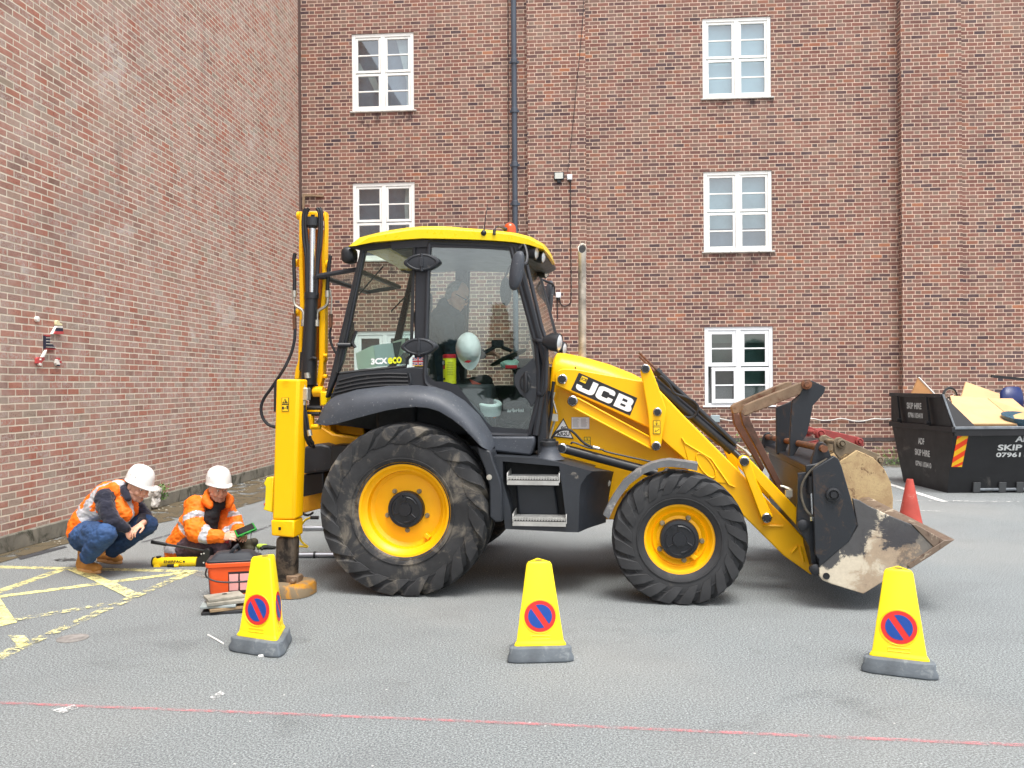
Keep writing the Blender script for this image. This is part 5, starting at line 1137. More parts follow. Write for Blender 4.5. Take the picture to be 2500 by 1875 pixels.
jbox(650, 1386, 702, 1440, 'white junction box behind the far cab mirror, lower on the wall', WB)
jbox(1806, 722, 1898, 795, 'grey socket box on the wall under the lowest right window', mat('box_grey', (150, 164, 168), .5, var=.05), 'G', .06)
cable('cable', 'thin black cable dropping from the floodlight to the lower junction box', spline(wl('T', .125, 800, 250, 800, 600, 804, 1000, 806, 1440, 790, 1500, 740, 1525, 700, 1500, 686, 1440), 4), .011)
cable('cable', 'thin black cable slanting down the pilaster from the top of the picture', spline(wl('S', .122, 1422, -40, 1424, 30, 1402, 270, 1386, 420), 4), .006)
cable('cable', 'short black cable hanging below the lower white junction box', wl('T', .125, 664, 1450, 668, 1640, 668, 1655), .011)
cable('cable', 'thin dark cable beside the drainpipe on its left', wl('S', .02, 1240, -40, 1241, 550), .008)
wc = wl('I', .03, 20, 362, 105, 378, 180, 366, 350, 372, 440, 366, 560, 372, 680, 362, 760, 376, 840, 372, 905, 362, 990, 380, 1060, 380, 1140, 364, 1200, 368, 1256, 366, 1330, 372)
cable('cable', 'sagging white cable clipped along the foot of the brick wall', spline(wc, 4), .013, mat('cable_white', (206, 204, 198), .6))
o = wallobj('rusty_strap', 'bent rusty metal strap sticking out of the wall corner above the boom', 'metal strap')
MB().prism(wl('S', .05, 738, 474, 745, 474, 760, 474, 790, 478, 789, 481, 760, 479, 744, 480, 742, 510, 738, 510), (0, .04, 0)).build('strap', mat('strap_rust', (150, 126, 100), .8), o)

# little ornaments screwed to the left wall
def lwo(c, off, *xy): return [WC+SX*off+SY*lwp(u, v)[0]+Vector((0, 0, lwp(u, v)[1])) for u, v in q(c, *xy)]
ow, ob, orr = mat('orn_white', (240, 236, 226), .6), mat('orn_navy', (38, 42, 62), .6), mat('orn_red', (192, 76, 76), .6)
def orn(name, label, pieces, group='ornaments on the left wall'):
    e = empty(name, (0, 0, 0)); tag(e, label, 'wall ornament', group)
    pts = [lwo('P', .03, *xy) for _, _, xy in pieces]; base = sum((p for P in pts for p in P), Vector())/sum(len(P) for P in pts); e.location = base
    for (nm, m, xy), P in zip(pieces, pts):
        k = len(e.children); MB().prism([p-base+SX*.004*k for p in P], -SX*.028).build(nm, m, e, smooth=0)
orn('wall_ornament', 'cut-out with white head and navy and red bands, topmost of the wall ornaments', [('head', mat('orn_cream', (236, 226, 180), .6), (762, 345, 765, 290, 790, 268, 815, 280, 830, 320, 878, 345, 875, 372, 770, 372)), ('white_band', ow, (760, 385, 880, 388, 880, 425, 745, 420, 690, 550, 668, 545)), ('navy_band', ob, (752, 425, 880, 430, 880, 495, 720, 490)), ('red_band', orr, (718, 490, 882, 496, 885, 552, 770, 552, 690, 540))])
orn('wall_ornament', 'black boot-shaped cut-out with red trim and grey stripes', [('boot', ob, (535, 580, 628, 580, 632, 740, 690, 760, 745, 850, 540, 850)), ('red_trim', orr, (535, 560, 630, 566, 632, 596, 538, 594)), ('red_foot', orr, (540, 838, 742, 846, 740, 868, 545, 862)), ('stripe', ow, (545, 620, 628, 622, 628, 630, 545, 628)), ('stripe', ow, (547, 682, 630, 684, 630, 692, 547, 690)), ('stripe', ow, (547, 740, 640, 744, 640, 752, 547, 748)), ('stripe', ow, (547, 806, 705, 814, 708, 822, 547, 814))])
orn('wall_ornament', 'red bus-like cut-out with one white wheel, low on the left', [('body', orr, (365, 1140, 368, 1050, 395, 1020, 520, 1016, 520, 1070, 470, 1110, 465, 1140)), ('wheel', ow, (400, 1160, 412, 1135, 440, 1132, 456, 1160, 445, 1185, 418, 1188)), ('window', ow, (412, 1045, 440, 1043, 440, 1075, 412, 1078)), ('tail', ow, (455, 1016, 520, 900, 545, 868, 535, 920, 490, 1016))])
orn('wall_ornament', 'small red and white rounded cut-out, low on the right of the ornaments', [('body', ow, (752, 1130, 765, 1070, 800, 1040, 850, 1090, 850, 1140, 815, 1195, 775, 1180)), ('red_top', orr, (780, 1045, 800, 1030, 835, 1030, 830, 1075, 795, 1072)), ('red_side', orr, (820, 1090, 852, 1085, 852, 1140, 830, 1140)), ('hem', ob, (770, 1165, 815, 1172, 812, 1198, 780, 1190))])
dd = empty('wall_ornament'); base = lwo('P', .02, 398, 245)[0]; dd.location = base; tag(dd, 'round white disc fixed high and leftmost among the ornaments', 'wall ornament', 'ornaments on the left wall')
MB().lathe((0, 0, 0), SX, [(.03, -.02), (.03, .006), (.022, .01), (0, .01)], 20).build('disc', ow, dd)

# ---------------------------------------------------------------- parking cones
CY = mat('cone_yellow', (250, 222, 20), .45, var=.02, dirt=((178, 156, 50), .27, 14), bump=.08, bs=24); CB = mat('cone_base_rubber', (98, 105, 111), .8, var=.18, vs=6, dirt=((132, 138, 140), .34, 9), bump=.4, bs=50)
CR, CBL = mat('sign_red', (226, 50, 44), .4, var=.02), mat('sign_blue', (28, 74, 158), .4, var=.04)
def noparking_cone(loc, rz, label):
    e = empty('parking_cone', loc, rz); tag(e, label, 'parking cone', 'yellow no-waiting cones in front of the digger')
    tri = lambda r, z, rot=0: [Vector((r*math.cos(R(-90+60+120*k+rot)), r*math.sin(R(-90+60+120*k+rot)), z)) for k in range(3)]
    def rtri(r, z, cut=.12):       # triangle with cut corners; flat side towards -y
        P = tri(r, z); out = []
        for k in range(3):
            a, b, c = P[k-1], P[k], P[(k+1) % 3]; out += [b.lerp(a, cut), b.lerp((a+c)/2, cut*.55), b.lerp(c, cut)]
        return out
    body = MB().loft([rtri(.200, .088, .10), rtri(.203, .105, .10), rtri(.184, .122, .08), rtri(.180, .13, .08), rtri(.100, .60, .10), rtri(.088, .618, .12)])
    bo = body.build('cone_body', CY, e, bevel=.006, smooth=40)
    MB().lathe((0, 0, .6185), (0, 0, 1), [(.024, 0), (.024, .0015), (0, .0015)], 20).build('top_hole', mat('cone_hole', (120, 108, 40), .7) if 'cone_hole' not in bpy.data.materials else bpy.data.materials['cone_hole'], bo)
    ba = MB(); seg = []
    for z, r, c in ((0, .285, .20), (.03, .285, .20), (.055, .265, .19), (.088, .265, .19), (.097, .255, .19)): seg.append(rtri(r, z, c))
    ba.loft(seg); ba.build('cone_base', CB, e, bevel=.018, seg=3, smooth=50)
    for k in range(3):
        M = Matrix.Rotation(R(120*k), 3, 'Z')
        # one side face: its middle line from (0,-d0,z0) to (0,-d1,z1)
        d0, z0, d1_, z1 = .180*.5, .13, .100*.5, .60
        up = Vector((0, d0-d1_, z1-z0)).normalized(); out = Vector((0, -up.z, up.y)); ex = Vector((1, 0, 0)); c0 = Vector((0, -d0, z0))+up*.150+out*.0025
        def disc(r, off, n=40, half=None): return [M @ (c0+out*off+ex*(r*math.cos(t))+up*(r*math.sin(t))) for t in [2*math.pi*i/n for i in range(n)]]
        s1 = MB().prism(disc(.097, 0), M @ (out*.002)); so = s1.build('sign_disc', CR, bo, smooth=0)
        for sgn in (0, 1):
            a0 = 124 if sgn else -56; pts = []
            for i in range(17):
                t = R(a0+14+(180-28)*i/16); pts.append(M @ (c0+out*.0022+ex*(.074*math.cos(t))+up*(.074*math.sin(t))))
            MB().prism(pts, M @ (out*.0015)).build('sign_field', CBL, so, smooth=0)
        MB().tube([M @ (c0+out*.001+ex*(.105*math.cos(t))+up*(.105*math.sin(t))) for t in [2*math.pi*i/32 for i in range(33)]], .0018, 4).build('sign_groove', CY, bo)
        P = [M @ (c0+out*.0005+ex*x+up*y) for x, y in ((-.06, -.142), (.06, -.142), (.06, -.120), (-.06, -.120), (-.06, -.142))]; MB().tube(P, .0015, 4).build('label_frame', CY, bo)
    e.scale = (.975, .975, .945); return e
g1 = gnd(*q1('L', 690, 1395)); g2 = gnd(*q1('M', 660, 1500)); g3 = gnd(*q1('Q', 620, 1440))
noparking_cone((g1.x+.03, g1.y+.04, 0), R(-24), 'yellow no-waiting cone in front of the stabiliser leg, two of its signs showing')
noparking_cone((g2.x-.005, g2.y+.07, 0), R(3), 'middle yellow no-waiting cone, standing square-on between the digger wheels')
noparking_cone((g3.x+.02, g3.y+.015, 0), R(-24), 'yellow no-waiting cone in front of the bucket, turned towards the left')
def road_cone(loc, h, r, label, m):
    e = empty('traffic_cone', loc); tag(e, label, 'traffic cone', 'old red traffic cones')
    MB().lathe((0, 0, 0), (0, 0, 1), [(r, .03), (r*.97, .05), (r*.28, h-.015), (r*.24, h), (r*.18, h), (r*.17, h-.02), (0, h-.02)], 28).build('cone_body', m, e)
    MB().box((0, 0, .016), (r*2.3, r*2.3, .032)).build('cone_base', m, e, bevel=.008); return e
RC = mat('cone_red_faded', (176, 70, 58), .7, var=.12, vs=5, dirt=((176, 140, 124), .35, 6))
gc = gnd(2222, 1290); a = at(2219, 1170, gc.y); road_cone((gc.x, gc.y, 0), a.z+.0, .135, 'faded red traffic cone with no bands standing behind the bucket', RC)
road_cone((at(690, 1200, 12).x, 12, 0), .76, .18, 'red traffic cone mostly hidden behind the stabiliser leg', mat('cone_red', (204, 52, 34), .5, var=.05))

# ---------------------------------------------------------------- skip and what is in it
KR = R(.4); KX, KY = Vector((math.cos(KR), math.sin(KR), 0)), Vector((-math.sin(KR), math.cos(KR), 0)); SK = Vector((6.44, 12.63, 0)); sk = empty('skip', SK, KR); tag(sk, 'black rubbish skip with white stencilled lettering, full of boards, by the right edge', 'skip')
SB = mat('skip_black', (28, 28, 31), .5, var=.2, vs=2, dirt=((92, 88, 84), .30, 2.6)); LK = 4.2; TK = .012
ST_ = [(0, 0), (1.38, 0), (1.74, .95), (-.24, .95)]
def rings_end(a): return [Vector((a, b_, z)) for b_, z in ST_]
tub = MB().loft([[Vector((.0, 0, 0)), Vector((0, 1.38, 0)), Vector((-.03, 1.74, .95)), Vector((-.03, -.24, .95))], [Vector((LK, 0, 0)), Vector((LK, 1.38, 0)), Vector((LK+.03, 1.74, .95)), Vector((LK+.03, -.24, .95))]], caps=False)
tub.f = [f for i, f in enumerate(tub.f) if i != 2]
tub.add([(0, 0, 0), (0, 1.38, 0), (-.03, 1.74, .95), (-.03, -.24, .95)], [[0, 1, 2, 3]]).add([(LK, 0, 0), (LK, 1.38, 0), (LK+.03, 1.74, .95), (LK+.03, -.24, .95)], [[0, 1, 2, 3]]).add([(0, 0, .01), (LK, 0, .01), (LK, 1.38, .01), (0, 1.38, .01)], [[0, 1, 2, 3]])
to = tub.build('skip_tub', SB, sk, smooth=0)
for x0, s in ((-.03, 1), (LK+.03, -1)):
    MB().prism([Vector((x0, -.25, .95)), Vector((x0, 1.75, .95)), Vector((x0-.07*s, 1.60, 1.45)), Vector((x0-.07*s, -.05, 1.45))], (.03*s, 0, 0)).build('end_panel', SB, sk)
    MB().box2((x0-.035, -.27, .91), (x0+.03, 1.77, .99)).build('rim_rail', SB, sk, bevel=.006)
    MB().box2((x0-.1*s, -.06, 1.41), (x0-.04*s, 1.61, 1.47)).build('rim_rail', SB, sk, bevel=.006)
    for yb in (.32, 1.28): MB().prism([Vector((x0-.04*s, yb, .98)), Vector((x0-.09*s, yb, 1.42)), Vector((x0-.12*s, yb, 1.42)), Vector((x0-.075*s, yb, .98))], (0, .05, 0)).cyl((x0-.12*s, yb+.02, 1.03), (x0-.05*s, yb+.02, 1.03), .035).build('lug_post', SB, sk)
    # sloping cheeks joining end panel and side rail
    for y0, y1, sg in ((-.25, -.05, 1), (1.75, 1.60, -1)):
        MB().prism([Vector((x0, y0, .97)), Vector((x0+.35*s, y0, .97)), Vector((x0-.04*s, y1, 1.45))], (0, .02*sg, 0)).build('cheek', SB, sk)
GRYE = mat('edge_worn', (124, 130, 136), .5, .2, var=.2, vs=8)
MB().box2((-.02, -.275, .955), (LK, -.215, .995)).build('side_rail', GRYE, sk, bevel=.006); MB().box2((-.02, 1.71, .93), (LK, 1.77, .98)).build('side_rail', SB, sk, bevel=.006)
MB().box2((-.02, -.262, .86), (LK, -.225, .953)).build('side_rail', SB, sk)
MB().tube([(-.02, -.262, .99), (-.09, -.07, 1.46)], .014, 6).build('cheek_edge', GRYE, sk)
for xa in (.36, .74, 1.0, 2.2): MB().prism([Vector((xa, -.02, .01)), Vector((xa+.105, -.02, .01)), Vector((xa+.105, -.04, .16)), Vector((xa, -.04, .16))], (0, -.03, 0)).build('foot_lug', mat('lug_grey', (70, 72, 74), .6) if 'lug_grey' not in bpy.data.materials else bpy.data.materials['lug_grey'], sk, bevel=.004)
MB().cyl((.40, -.03, .05), (3.5, -.03, .06), .022).build('foot_bar', GRYE, sk)
# chevron plate and lettering on the sloping front; fd = front face direction up
fup = Vector((0, -.24, .95)).normalized(); fx_ = Vector((1, 0, 0)); fn_ = Vector((0, -.95, -.24)).normalized()
def fpt(x, h, off=.004): return Vector((x, 0, 0))+fup*h+fn_*off
def skp(c, x, y):          # pixel -> (x, h) on the sloping front face of the skip
    u, v = q1(c, x, y); a, b = ray(u, v); d = Vector((a, 1, b)); o = Vector((0, 0, HC)); ax, ay = KX, KY
    n = ay*fn_.y+Vector((0, 0, fn_.z)); t = (SK-o).dot(n)/d.dot(n); p = o+d*t-SK; return p.dot(ax), p.dot(ay*fup.y+Vector((0, 0, fup.z)))
cs_ = [skp('N', *p) for p in ((825, 640), (935, 640), (862, 996), (756, 996))]
OR = mat('chevron_red', (236, 66, 18), .4, var=.03); YEL = mat('chevron_yellow', (240, 184, 24), .4, var=.03)
def cq(s, t, off): 
    a = Vector(cs_[0]).lerp(Vector(cs_[1]), s); b = Vector(cs_[3]).lerp(Vector(cs_[2]), s); p = a.lerp(b, t); return fpt(p.x, p.y, off)
co = MB().prism([cq(0, 0, .006), cq(1, 0, .006), cq(1, 1, .006), cq(0, 1, .006)], fn_*-.004).build('chevron_plate', OR, sk, smooth=0)
cm_ = MB()
for t0 in (.02, .36, .69): cm_.add([cq(0, t0+.20, .0075), cq(1, max(0, t0-.02), .0075), cq(1, t0+.17-.02, .0075), cq(0, min(1, t0+.38-.02), .0075)], [[0, 1, 2, 3]])
cm_.add([cq(.55, 1, .0076), cq(1, .93, .0076), cq(1, 1, .0076)], [[0, 1, 2]])
cm_.split('chevron_stripe', YEL, co, smooth=0, recalc=False)
STN = mat('stencil_white', (206, 208, 206), .7, var=.1, vs=30, dirt=((60, 60, 62), .34, 26))
def ftext(s, x0, y0, x1, y1, nm='lettering', align='CENTER', full=None):
    a, b = skp('N', x0, y0), skp('N', x1, y1); h = abs(a[1]-b[1]); w_ = abs(b[0]-a[0]); 
    text(s, nm, STN, sk, fpt((a[0]+b[0])/2, (a[1]+b[1])/2, .004), fx_, fup, h, .002, .03, w_)
ftext('ADF', 1408, 684, 1610, 742); ftext('SKIP HIRE', 1230, 770, 1770, 826); ftext('07961103410', 1212, 850, 1790, 893)
def etext(s, b0, z0, w_, h): text(s, 'lettering', STN, sk, Vector((-.03*(z0/.95)-.004 if z0 < .95 else -.03-.07*(z0-.95)/.5-.004, b0, z0)), (0, -1, 0), (-.03/.95, 0, 1), h, .004, .03, w_)
etext('SKIP HIRE', .84, 1.27, .48, .10); etext('07961103410', .84, 1.12, .48, .085); etext('ADF', .72, .72, .2, .10); etext('SKIP HIRE', .70, .54, .48, .10); etext('07961103410', .68, .36, .5, .085)
PLY = mat('plywood', (212, 172, 124), .6, var=.06, vs=3); CARD = mat('cardboard', (188, 140, 92), .8, var=.08); EDGE = mat('board_edge', (232, 230, 226), .6)
def board(name, label, cat, corners, th, m, group=None, edge=None):
    c = sum(corners, Vector())/len(corners); n = (corners[1]-corners[0]).cross(corners[2]-corners[0]).normalized()
    e = empty(name, c); tag(e, label, cat, group)
    MB().prism([p-c for p in corners], n*th).build('panel', m, e, smooth=0)
    if edge is not None:
        i, j = edge; MB().tube([corners[i]-c, corners[j]-c], .014, 4).build('edge_strip', EDGE, e)
    return e
def P3(c, x, y, Y): return at(*q1(c, x, y), Y)
GB = 'sheets of board thrown into the skip'
board('wooden_board', 'large pale plywood sheet sloping down to the front edge of the skip', 'board', [P3('N', 742, 292, 13.7), P3('N', 1112, 318, 13.7), P3('N', 1425, 578, 12.45), P3('N', 815, 578, 12.45)], -.03, PLY, GB, (1, 2))
board('wooden_board', 'narrower pale plywood sheet beside the large sheet, to its right in the skip', 'board', [P3('N', 1125, 320, 13.75), P3('N', 1375, 323, 13.75), P3('N', 1560, 480, 12.6), P3('N', 1430, 570, 12.5)], -.03, PLY, GB, (0, 3))
board('wooden_board', 'pale plywood sheet standing up at the back of the skip', 'board', [P3('N', 905, 135, 14.2), P3('N', 1300, 275, 14.2), P3('N', 1250, 420, 14.0), P3('N', 855, 300, 14.0)], .03, PLY, GB)
board('wooden_board', 'brown board with a white edge poking up behind the skip end', 'board', [P3('N', 428, 92, 14.0), P3('N', 585, 258, 14.0), P3('N', 560, 340, 14.0), P3('N', 350, 340, 14.0), P3('N', 360, 250, 14.0)], .04, CARD, GB, (0, 1))
wcn = P3('N', 742, 300, 14.1); bw = empty('bicycle_wheel', wcn); tag(bw, 'bicycle wheel sticking up out of the skip', 'bicycle wheel')
Mx = Matrix.Rotation(R(25), 3, 'Z'); ringp = lambda r: [Mx @ Vector((r*math.cos(t), 0, r*math.sin(t))) for t in [2*math.pi*k/36 for k in range(37)]]
MB().tube(ringp(.17), .02, 8).build('tyre', RUB, bw); MB().tube(ringp(.145), .010, 6).build('rim', ZINC, bw)
sp_ = MB()
for k in range(10): sp_.tube([Vector((0, 0, 0)), ringp(.14)[int(k*3.6)]], .003, 4)
sp_.build('spokes', ZINC, bw); MB().cyl(Mx @ Vector((0, -.04, 0)), Mx @ Vector((0, .04, 0)), .02).build('hub', BK, bw)
chc = P3('N', 1380, 320, 13.9); chh = empty('plastic_chair', chc); tag(chh, 'blue plastic chair back sticking up among the boards in the skip', 'chair')
chh.scale = (.85, .85, .85); BP = mat('chair_blue', (14, 34, 90), .4, var=.05)
sh = []
for k in range(9):
    t = -1+2*k/8; w_ = .22
    sh.append([Vector((t*w_, .05*t*t, .26*(1-.35*abs(t)**4)-(.02 if abs(t) > .9 else 0))), Vector((t*w_*1.05, .05*t*t-.02, 0)), Vector((t*w_*.9, .05*t*t-.06, -.25))])
so_ = MB().loft(sh, closed=False, caps=False).build('seat_shell', BP, chh, smooth=60, recalc=False); md = so_.modifiers.new('thick', 'SOLIDIFY'); md.thickness = .012
MB().tube([(-.18, .02, -.1), (-.18, .05, -.5)], .012, 8).tube([(.18, .02, -.1), (.18, .05, -.5)], .012, 8).split('leg', BK, chh)
bm_ = P3('N', 1440, 490, 12.6); br = empty('basin', bm_); tag(br, 'blue-grey oval basin lying on the boards in the skip', 'basin')
MB().lathe((0, 0, 0), (0, -.25, 1), [(.20, -.10), (.235, .02), (.22, .025), (.19, -.03), (0, -.05)], 28).build('bowl', mat('basin_blue', (56, 86, 102), .25, .1, var=.1), br)
pbk = P3('N', 1430, 105, 14.5); be = empty('black_bar', pbk); tag(be, 'dark flat bar sticking out above the skip at the right edge', 'bar'); MB().box((.0, 0, .0), (.9, .04, .045), Matrix.Rotation(R(6), 3, 'Y')).build('bar', BK, be)
fill = MB(); fill.prism([Vector((.05, .0, .86)), Vector((LK-.1, 0, .86)), Vector((LK-.1, 1.6, .86)), Vector((.05, 1.6, .86))], (0, 0, -.04)).build('skip_floor', CARD, sk)
# ---------------------------------------------------------------- tools on the ground
pm = gnd(*q1('K', 340, 1150)); U_ = .22906*pm.y/2080
def kp(x, y, Y): return at(*q1('K', x, y), Y)
pe = empty('hand_pump', pm); tag(pe, 'yellow and black hydraulic hand pump with a long lever lying on the ground', 'hand pump')
EY = mat('pump_yellow', (252, 212, 30), .35, var=.02); EB = mat('pump_black', (26, 27, 30), .4, var=.1)
def lk_(c, x, y, Y): return at(*q1(c, x, y), Y)-pm
py_ = pm.y+.02
a, b = lk_('K', 112, 1102, py_), lk_('K', 575, 1098, py_)
tb = MB().tube([a, a+(b-a)*.02, b], [.038, .043, .043], 20).build('reservoir', EY, pe)
MB().tube([a+Vector((-.008, 0, 0)), a+Vector((.004, 0, 0))], .046, 18).build('end_cap', EB, pe)
MB().prism([lk_('K', x, y, py_-.05) for x, y in ((105, 1160), (115, 1130), (150, 1125), (175, 1160))], (0, .1, 0)).build('foot', EY, pe)
MB().prism([lk_('K', x, y, py_-.045) for x, y in ((556, 1142), (570, 1060), (615, 1030), (640, 970), (690, 960), (712, 985), (705, 1070), (720, 1130), (720, 1155), (660, 1165), (545, 1163))], (0, .09, 0)).build('pump_head', EB, pe, bevel=.006)
MB().tube([lk_('K', x, y, py_) for x, y in ((690, 990), (450, 948), (240, 915))], .011, 10).tube([lk_('K', x, y, py_) for x, y in ((245, 916), (86, 888))], [.016, .017], 12).build('lever', EB, pe)
MB().cyl(lk_('K', 163, 1062, py_), lk_('K', 163, 1040, py_), .022).build('filler_cap', EB, pe)
for x, y in ((617, 1017), (645, 1012), (642, 1110)): MB().cyl(lk_('K', x, y, py_-.047), lk_('K', x, y, py_-.052), .007).build('bolt', ZINC, pe)
c1, c2 = lk_('K', 218, 1084, py_-.046), lk_('K', 412, 1112, py_-.046); text('ENERPAC', 'lettering', EB, tb, (c1+c2)/2, (1, 0, .01), (0, 0, 1), c1.z-c2.z, .001, .03, c2.x-c1.x)
MB().box(lk_('K', 432, 1098, py_-.045), (.018, .002, .018)).build('badge', EB, tb)
MB().tube(spline([lk_('K', 715, 1110, py_), lk_('K', 760, 1105, py_-.05), lk_('K', 800, 1095, py_)], 4), .012, 8).build('hose_coupling', ZINC, pe)
so = gnd(*q1('K', 315, 1158)); se_ = empty('screwdriver', so); tag(se_, 'small black and yellow screwdriver handle on the ground by the pump', 'screwdriver')
MB().tube([(-.05, 0, .014), (.02, -.004, .015)], [.012, .015], 10).build('handle', EB, se_); MB().tube([(.018, -.004, .015), (.052, -.006, .014)], [.016, .013], 10).build('handle_end', EY, se_)
# orange tub
tg = gnd(*q1('L', 380, 700)); TR = R(12); tu = empty('tub', Vector((tg.x+.0, tg.y+.0, 0)), TR); tu.scale = (1.14, 1.14, 1.14); tag(tu, 'orange rectangular plastic tub with a black lid and pink-squared label', 'tub')
TO = mat('tub_orange', (240, 92, 34), .45, var=.04, dirt=((200, 150, 120), .18, 20))
def rr(wx, wy, z, r=.03):
    P = []
    for cx, cy, a0 in ((wx-r, wy-r, 0), (-wx+r, wy-r, 90), (-wx+r, -wy+r, 180), (wx-r, -wy+r, 270)):
        for k in range(5): t = R(a0+22.5*k); P.append(Vector((cx+r*math.cos(t), cy+r*math.sin(t), z)))
    return P
MB().loft([rr(.148, .098, .003), rr(.166, .112, .222), rr(.178, .122, .224), rr(.180, .124, .252), rr(.166, .112, .254), rr(.158, .106, .16)]).build('body', TO, tu, bevel=.003)
LB2 = mat('lid_black', (44, 48, 54), .45, var=.15, dirt=((150, 150, 150), .22, 18))
MB().loft([rr(.172, .118, .25), rr(.174, .120, .268), rr(.150, .098, .274), rr(.120, .07, .305), rr(.10, .05, .312)]).build('lid', LB2, tu, bevel=.004)
MB().tube([(-.02, -.05, .31), (0, -.06, .335), (.02, .0, .35), (.03, .05, .31)], .012, 8).build('lid_handle', LB2, tu)
LD, LP = mat('label_dark', (44, 32, 34), .6), mat('label_pink', (246, 176, 170), .6)
def fq(x, z, off): return Vector((x, -(.098+(.112-.098)*(z/.222))-off, z))
lo = MB().prism([fq(-.03, .04, .003), fq(.13, .04, .003), fq(.142, .19, .003), fq(-.03, .19, .003)], (0, .002, 0)).build('label', LD, tu)
for x0 in (-.024, .046):
    for z0 in (.062, .125): MB().prism([fq(x0, z0, .005), fq(x0+.058, z0, .005), fq(x0+.06, z0+.05, .005), fq(x0, z0+.05, .005)], (0, .001, 0)).build('label_square', LP, lo)
MB().prism([Vector((-.153, -.07, .03)), Vector((-.153, .07, .03)), Vector((-.165, .075, .19)), Vector((-.165, -.075, .19))], (-.002, 0, 0)).build('label', LD, tu)
MB().tube(spline([(-.178, 0, .215), (-.176, -.10, .17), (-.10, -.135, .135), (.03, -.137, .125), (.13, -.13, .14), (.178, 0, .215)], 5), .006, 8).build('carry_handle', BK, tu)
# stacked timber packers
wb0 = gnd(*q1('L', 250, 905)); WG = mat('weathered_wood', (150, 146, 134), .85, var=.2, vs=12, bump=.5, bs=40); WG2 = mat('weathered_wood_brown', (160, 136, 104), .85, var=.2, vs=10, bump=.4, bs=40); WG3 = mat('painted_packer', (158, 166, 164), .7, var=.15)
wx, wy = wb0.x, wb0.y+.03; z = 0
for lab, m, dx, dy, rz, sz in (('dark rounded rubber packer, lowest of the small stack in front of the tub', RUB, .02, .01, 4, (.36, .21, .022)), ('brown split plank second from the bottom of the small stack', WG2, .03, .0, 18, (.30, .17, .022)),
        ('pale grey-green board in the middle of the small stack', WG3, -.04, -.02, 3, (.25, .17, .020)), ('weathered grey board just under the top one of the small stack', WG, .015, .005, 14, (.30, .19, .024)), ('weathered grey board with a knot hole, topmost of the small stack', WG, -.02, .02, 24, (.26, .17, .020))):
    e = empty('timber_packer', (wx+dx, wy+dy, z), R(rz+8)); tag(e, lab, 'board', 'stack of packers in front of the tub')
    o = MB().box((0, 0, sz[2]/2), sz).build('board', m, e, bevel=.004)
    if 'topmost' in lab: MB().lathe((.01, .03, sz[2]+.001), (0, 0, 1), [(.018, 0), (.018, .001), (0, .001)], 14).build('knot_hole', DARK, e)
    z += sz[2]+.001
# gauge, glove, tablet, reference beams and their hose
gp = at(*q1('K', 888, 1040), 7.95); ge = empty('pressure_gauge', (gp.x, gp.y, 0)); tag(ge, 'red round gauge on a steel stem standing between the sitting man and the tub', 'gauge')
gz = at(*q1('K', 878, 848), 7.95).z
GR = mat('gauge_red', (190, 40, 48), .4, var=.05)
ax_ = Vector((-.75, -.55, .1)).normalized(); gc_ = Vector((-.012, 0, gz))
gb = MB().lathe(gc_, ax_, [(.046, -.028), (.052, -.02), (.052, .022), (.046, .03), (.04, .026), (0, .026)], 24).build('gauge_case', GR, ge)
MB().lathe(gc_, ax_, [(.040, .026), (.038, .028), (0, .028)], 20).build('gauge_face', mat('gauge_face', (90, 28, 30), .5), gb)
MB().cyl((0, 0, .0), (0, 0, .02), .05).cyl((0, 0, .01), (0, 0, gz-.10), .016).cyl((0, 0, gz-.10), (-.005, 0, gz-.05), .011).build('stem', STEEL, ge)
MB().tube(spline([(0.03, .01, .12), (.07, .03, .16), (.06, .06, .10), (.02, .05, .06), (.05, .0, .03), (.14, -.1, .02), (.25, -.2, .02)], 5), .006, 6).build('hose', HOSE, ge)
gg = gnd(*q1('K', 1290, 965)); gl_ = empty('work_glove', gg); tag(gl_, 'black and lime work glove lying on the ground beside the sitting man', 'glove')
gm = MB(); gm.ell((0, 0, .022), (.06, .045, .022)); 
for k, (dx, dy) in enumerate(((.10, .03), (.115, .01), (.11, -.01), (.09, -.03))): gm.caps([(.04, dy*.7, .022), (dx, dy, .016)], [.013, .010])
gm.caps([(-.02, -.03, .02), (.0, -.075, .014)], [.013, .010]); flesh(gm, 'glove_fabric', mat('glove_black', (34, 38, 36), .8, var=.2), gl_, .006, 2)
gm = MB(); gm.ell((-.045, .0, .03), (.045, .04, .026)).ell((.0, .01, .042), (.03, .02, .01)); flesh(gm, 'glove_back', mat('glove_lime', (176, 206, 70), .7, var=.15), gl_, .006, 2)
BEAM = mat('beam_steel', (176, 180, 186), .3, .9, var=.08)
for lab, c0, c1, r in (('thin steel tube on the ground behind the leg, the one farther from the camera', (300, 227), (900, 227), .024), ('thin steel tube on the ground behind the leg, the one nearer the camera', (230, 476), (900, 482), .026)):
    Yb = gnd(*q1('Y', c0[0], c0[1]+28)).y; a, b = at(*q1('Y', *c0), Yb), at(*q1('Y', *c1), Yb-.02); a.z = b.z = (a.z+b.z)/2
    e = empty('steel_tube', (a+b)/2*1.0); e.location.z = 0; tag(e, lab, 'steel tube', 'steel tubes lying under the digger')
    off = Vector((e.location.x, e.location.y, 0)); MB().tube([a-off, b-off], r, 14).build('tube', BEAM, e)
    for t in (.05, .95): p = a.lerp(b, t)-off; MB().box((p.x, p.y, (p.z-r)/2), (.08, .1, max(.01, p.z-r))).build('rest_block', WG, e)
    if 'nearer' in lab: p = at(*q1('Y', 490, 480), Yb)-off; MB().tube([p+Vector((-.01, 0, 0)), p+Vector((.012, 0, 0))], r+.012, 12).build('clamp', BK, e)
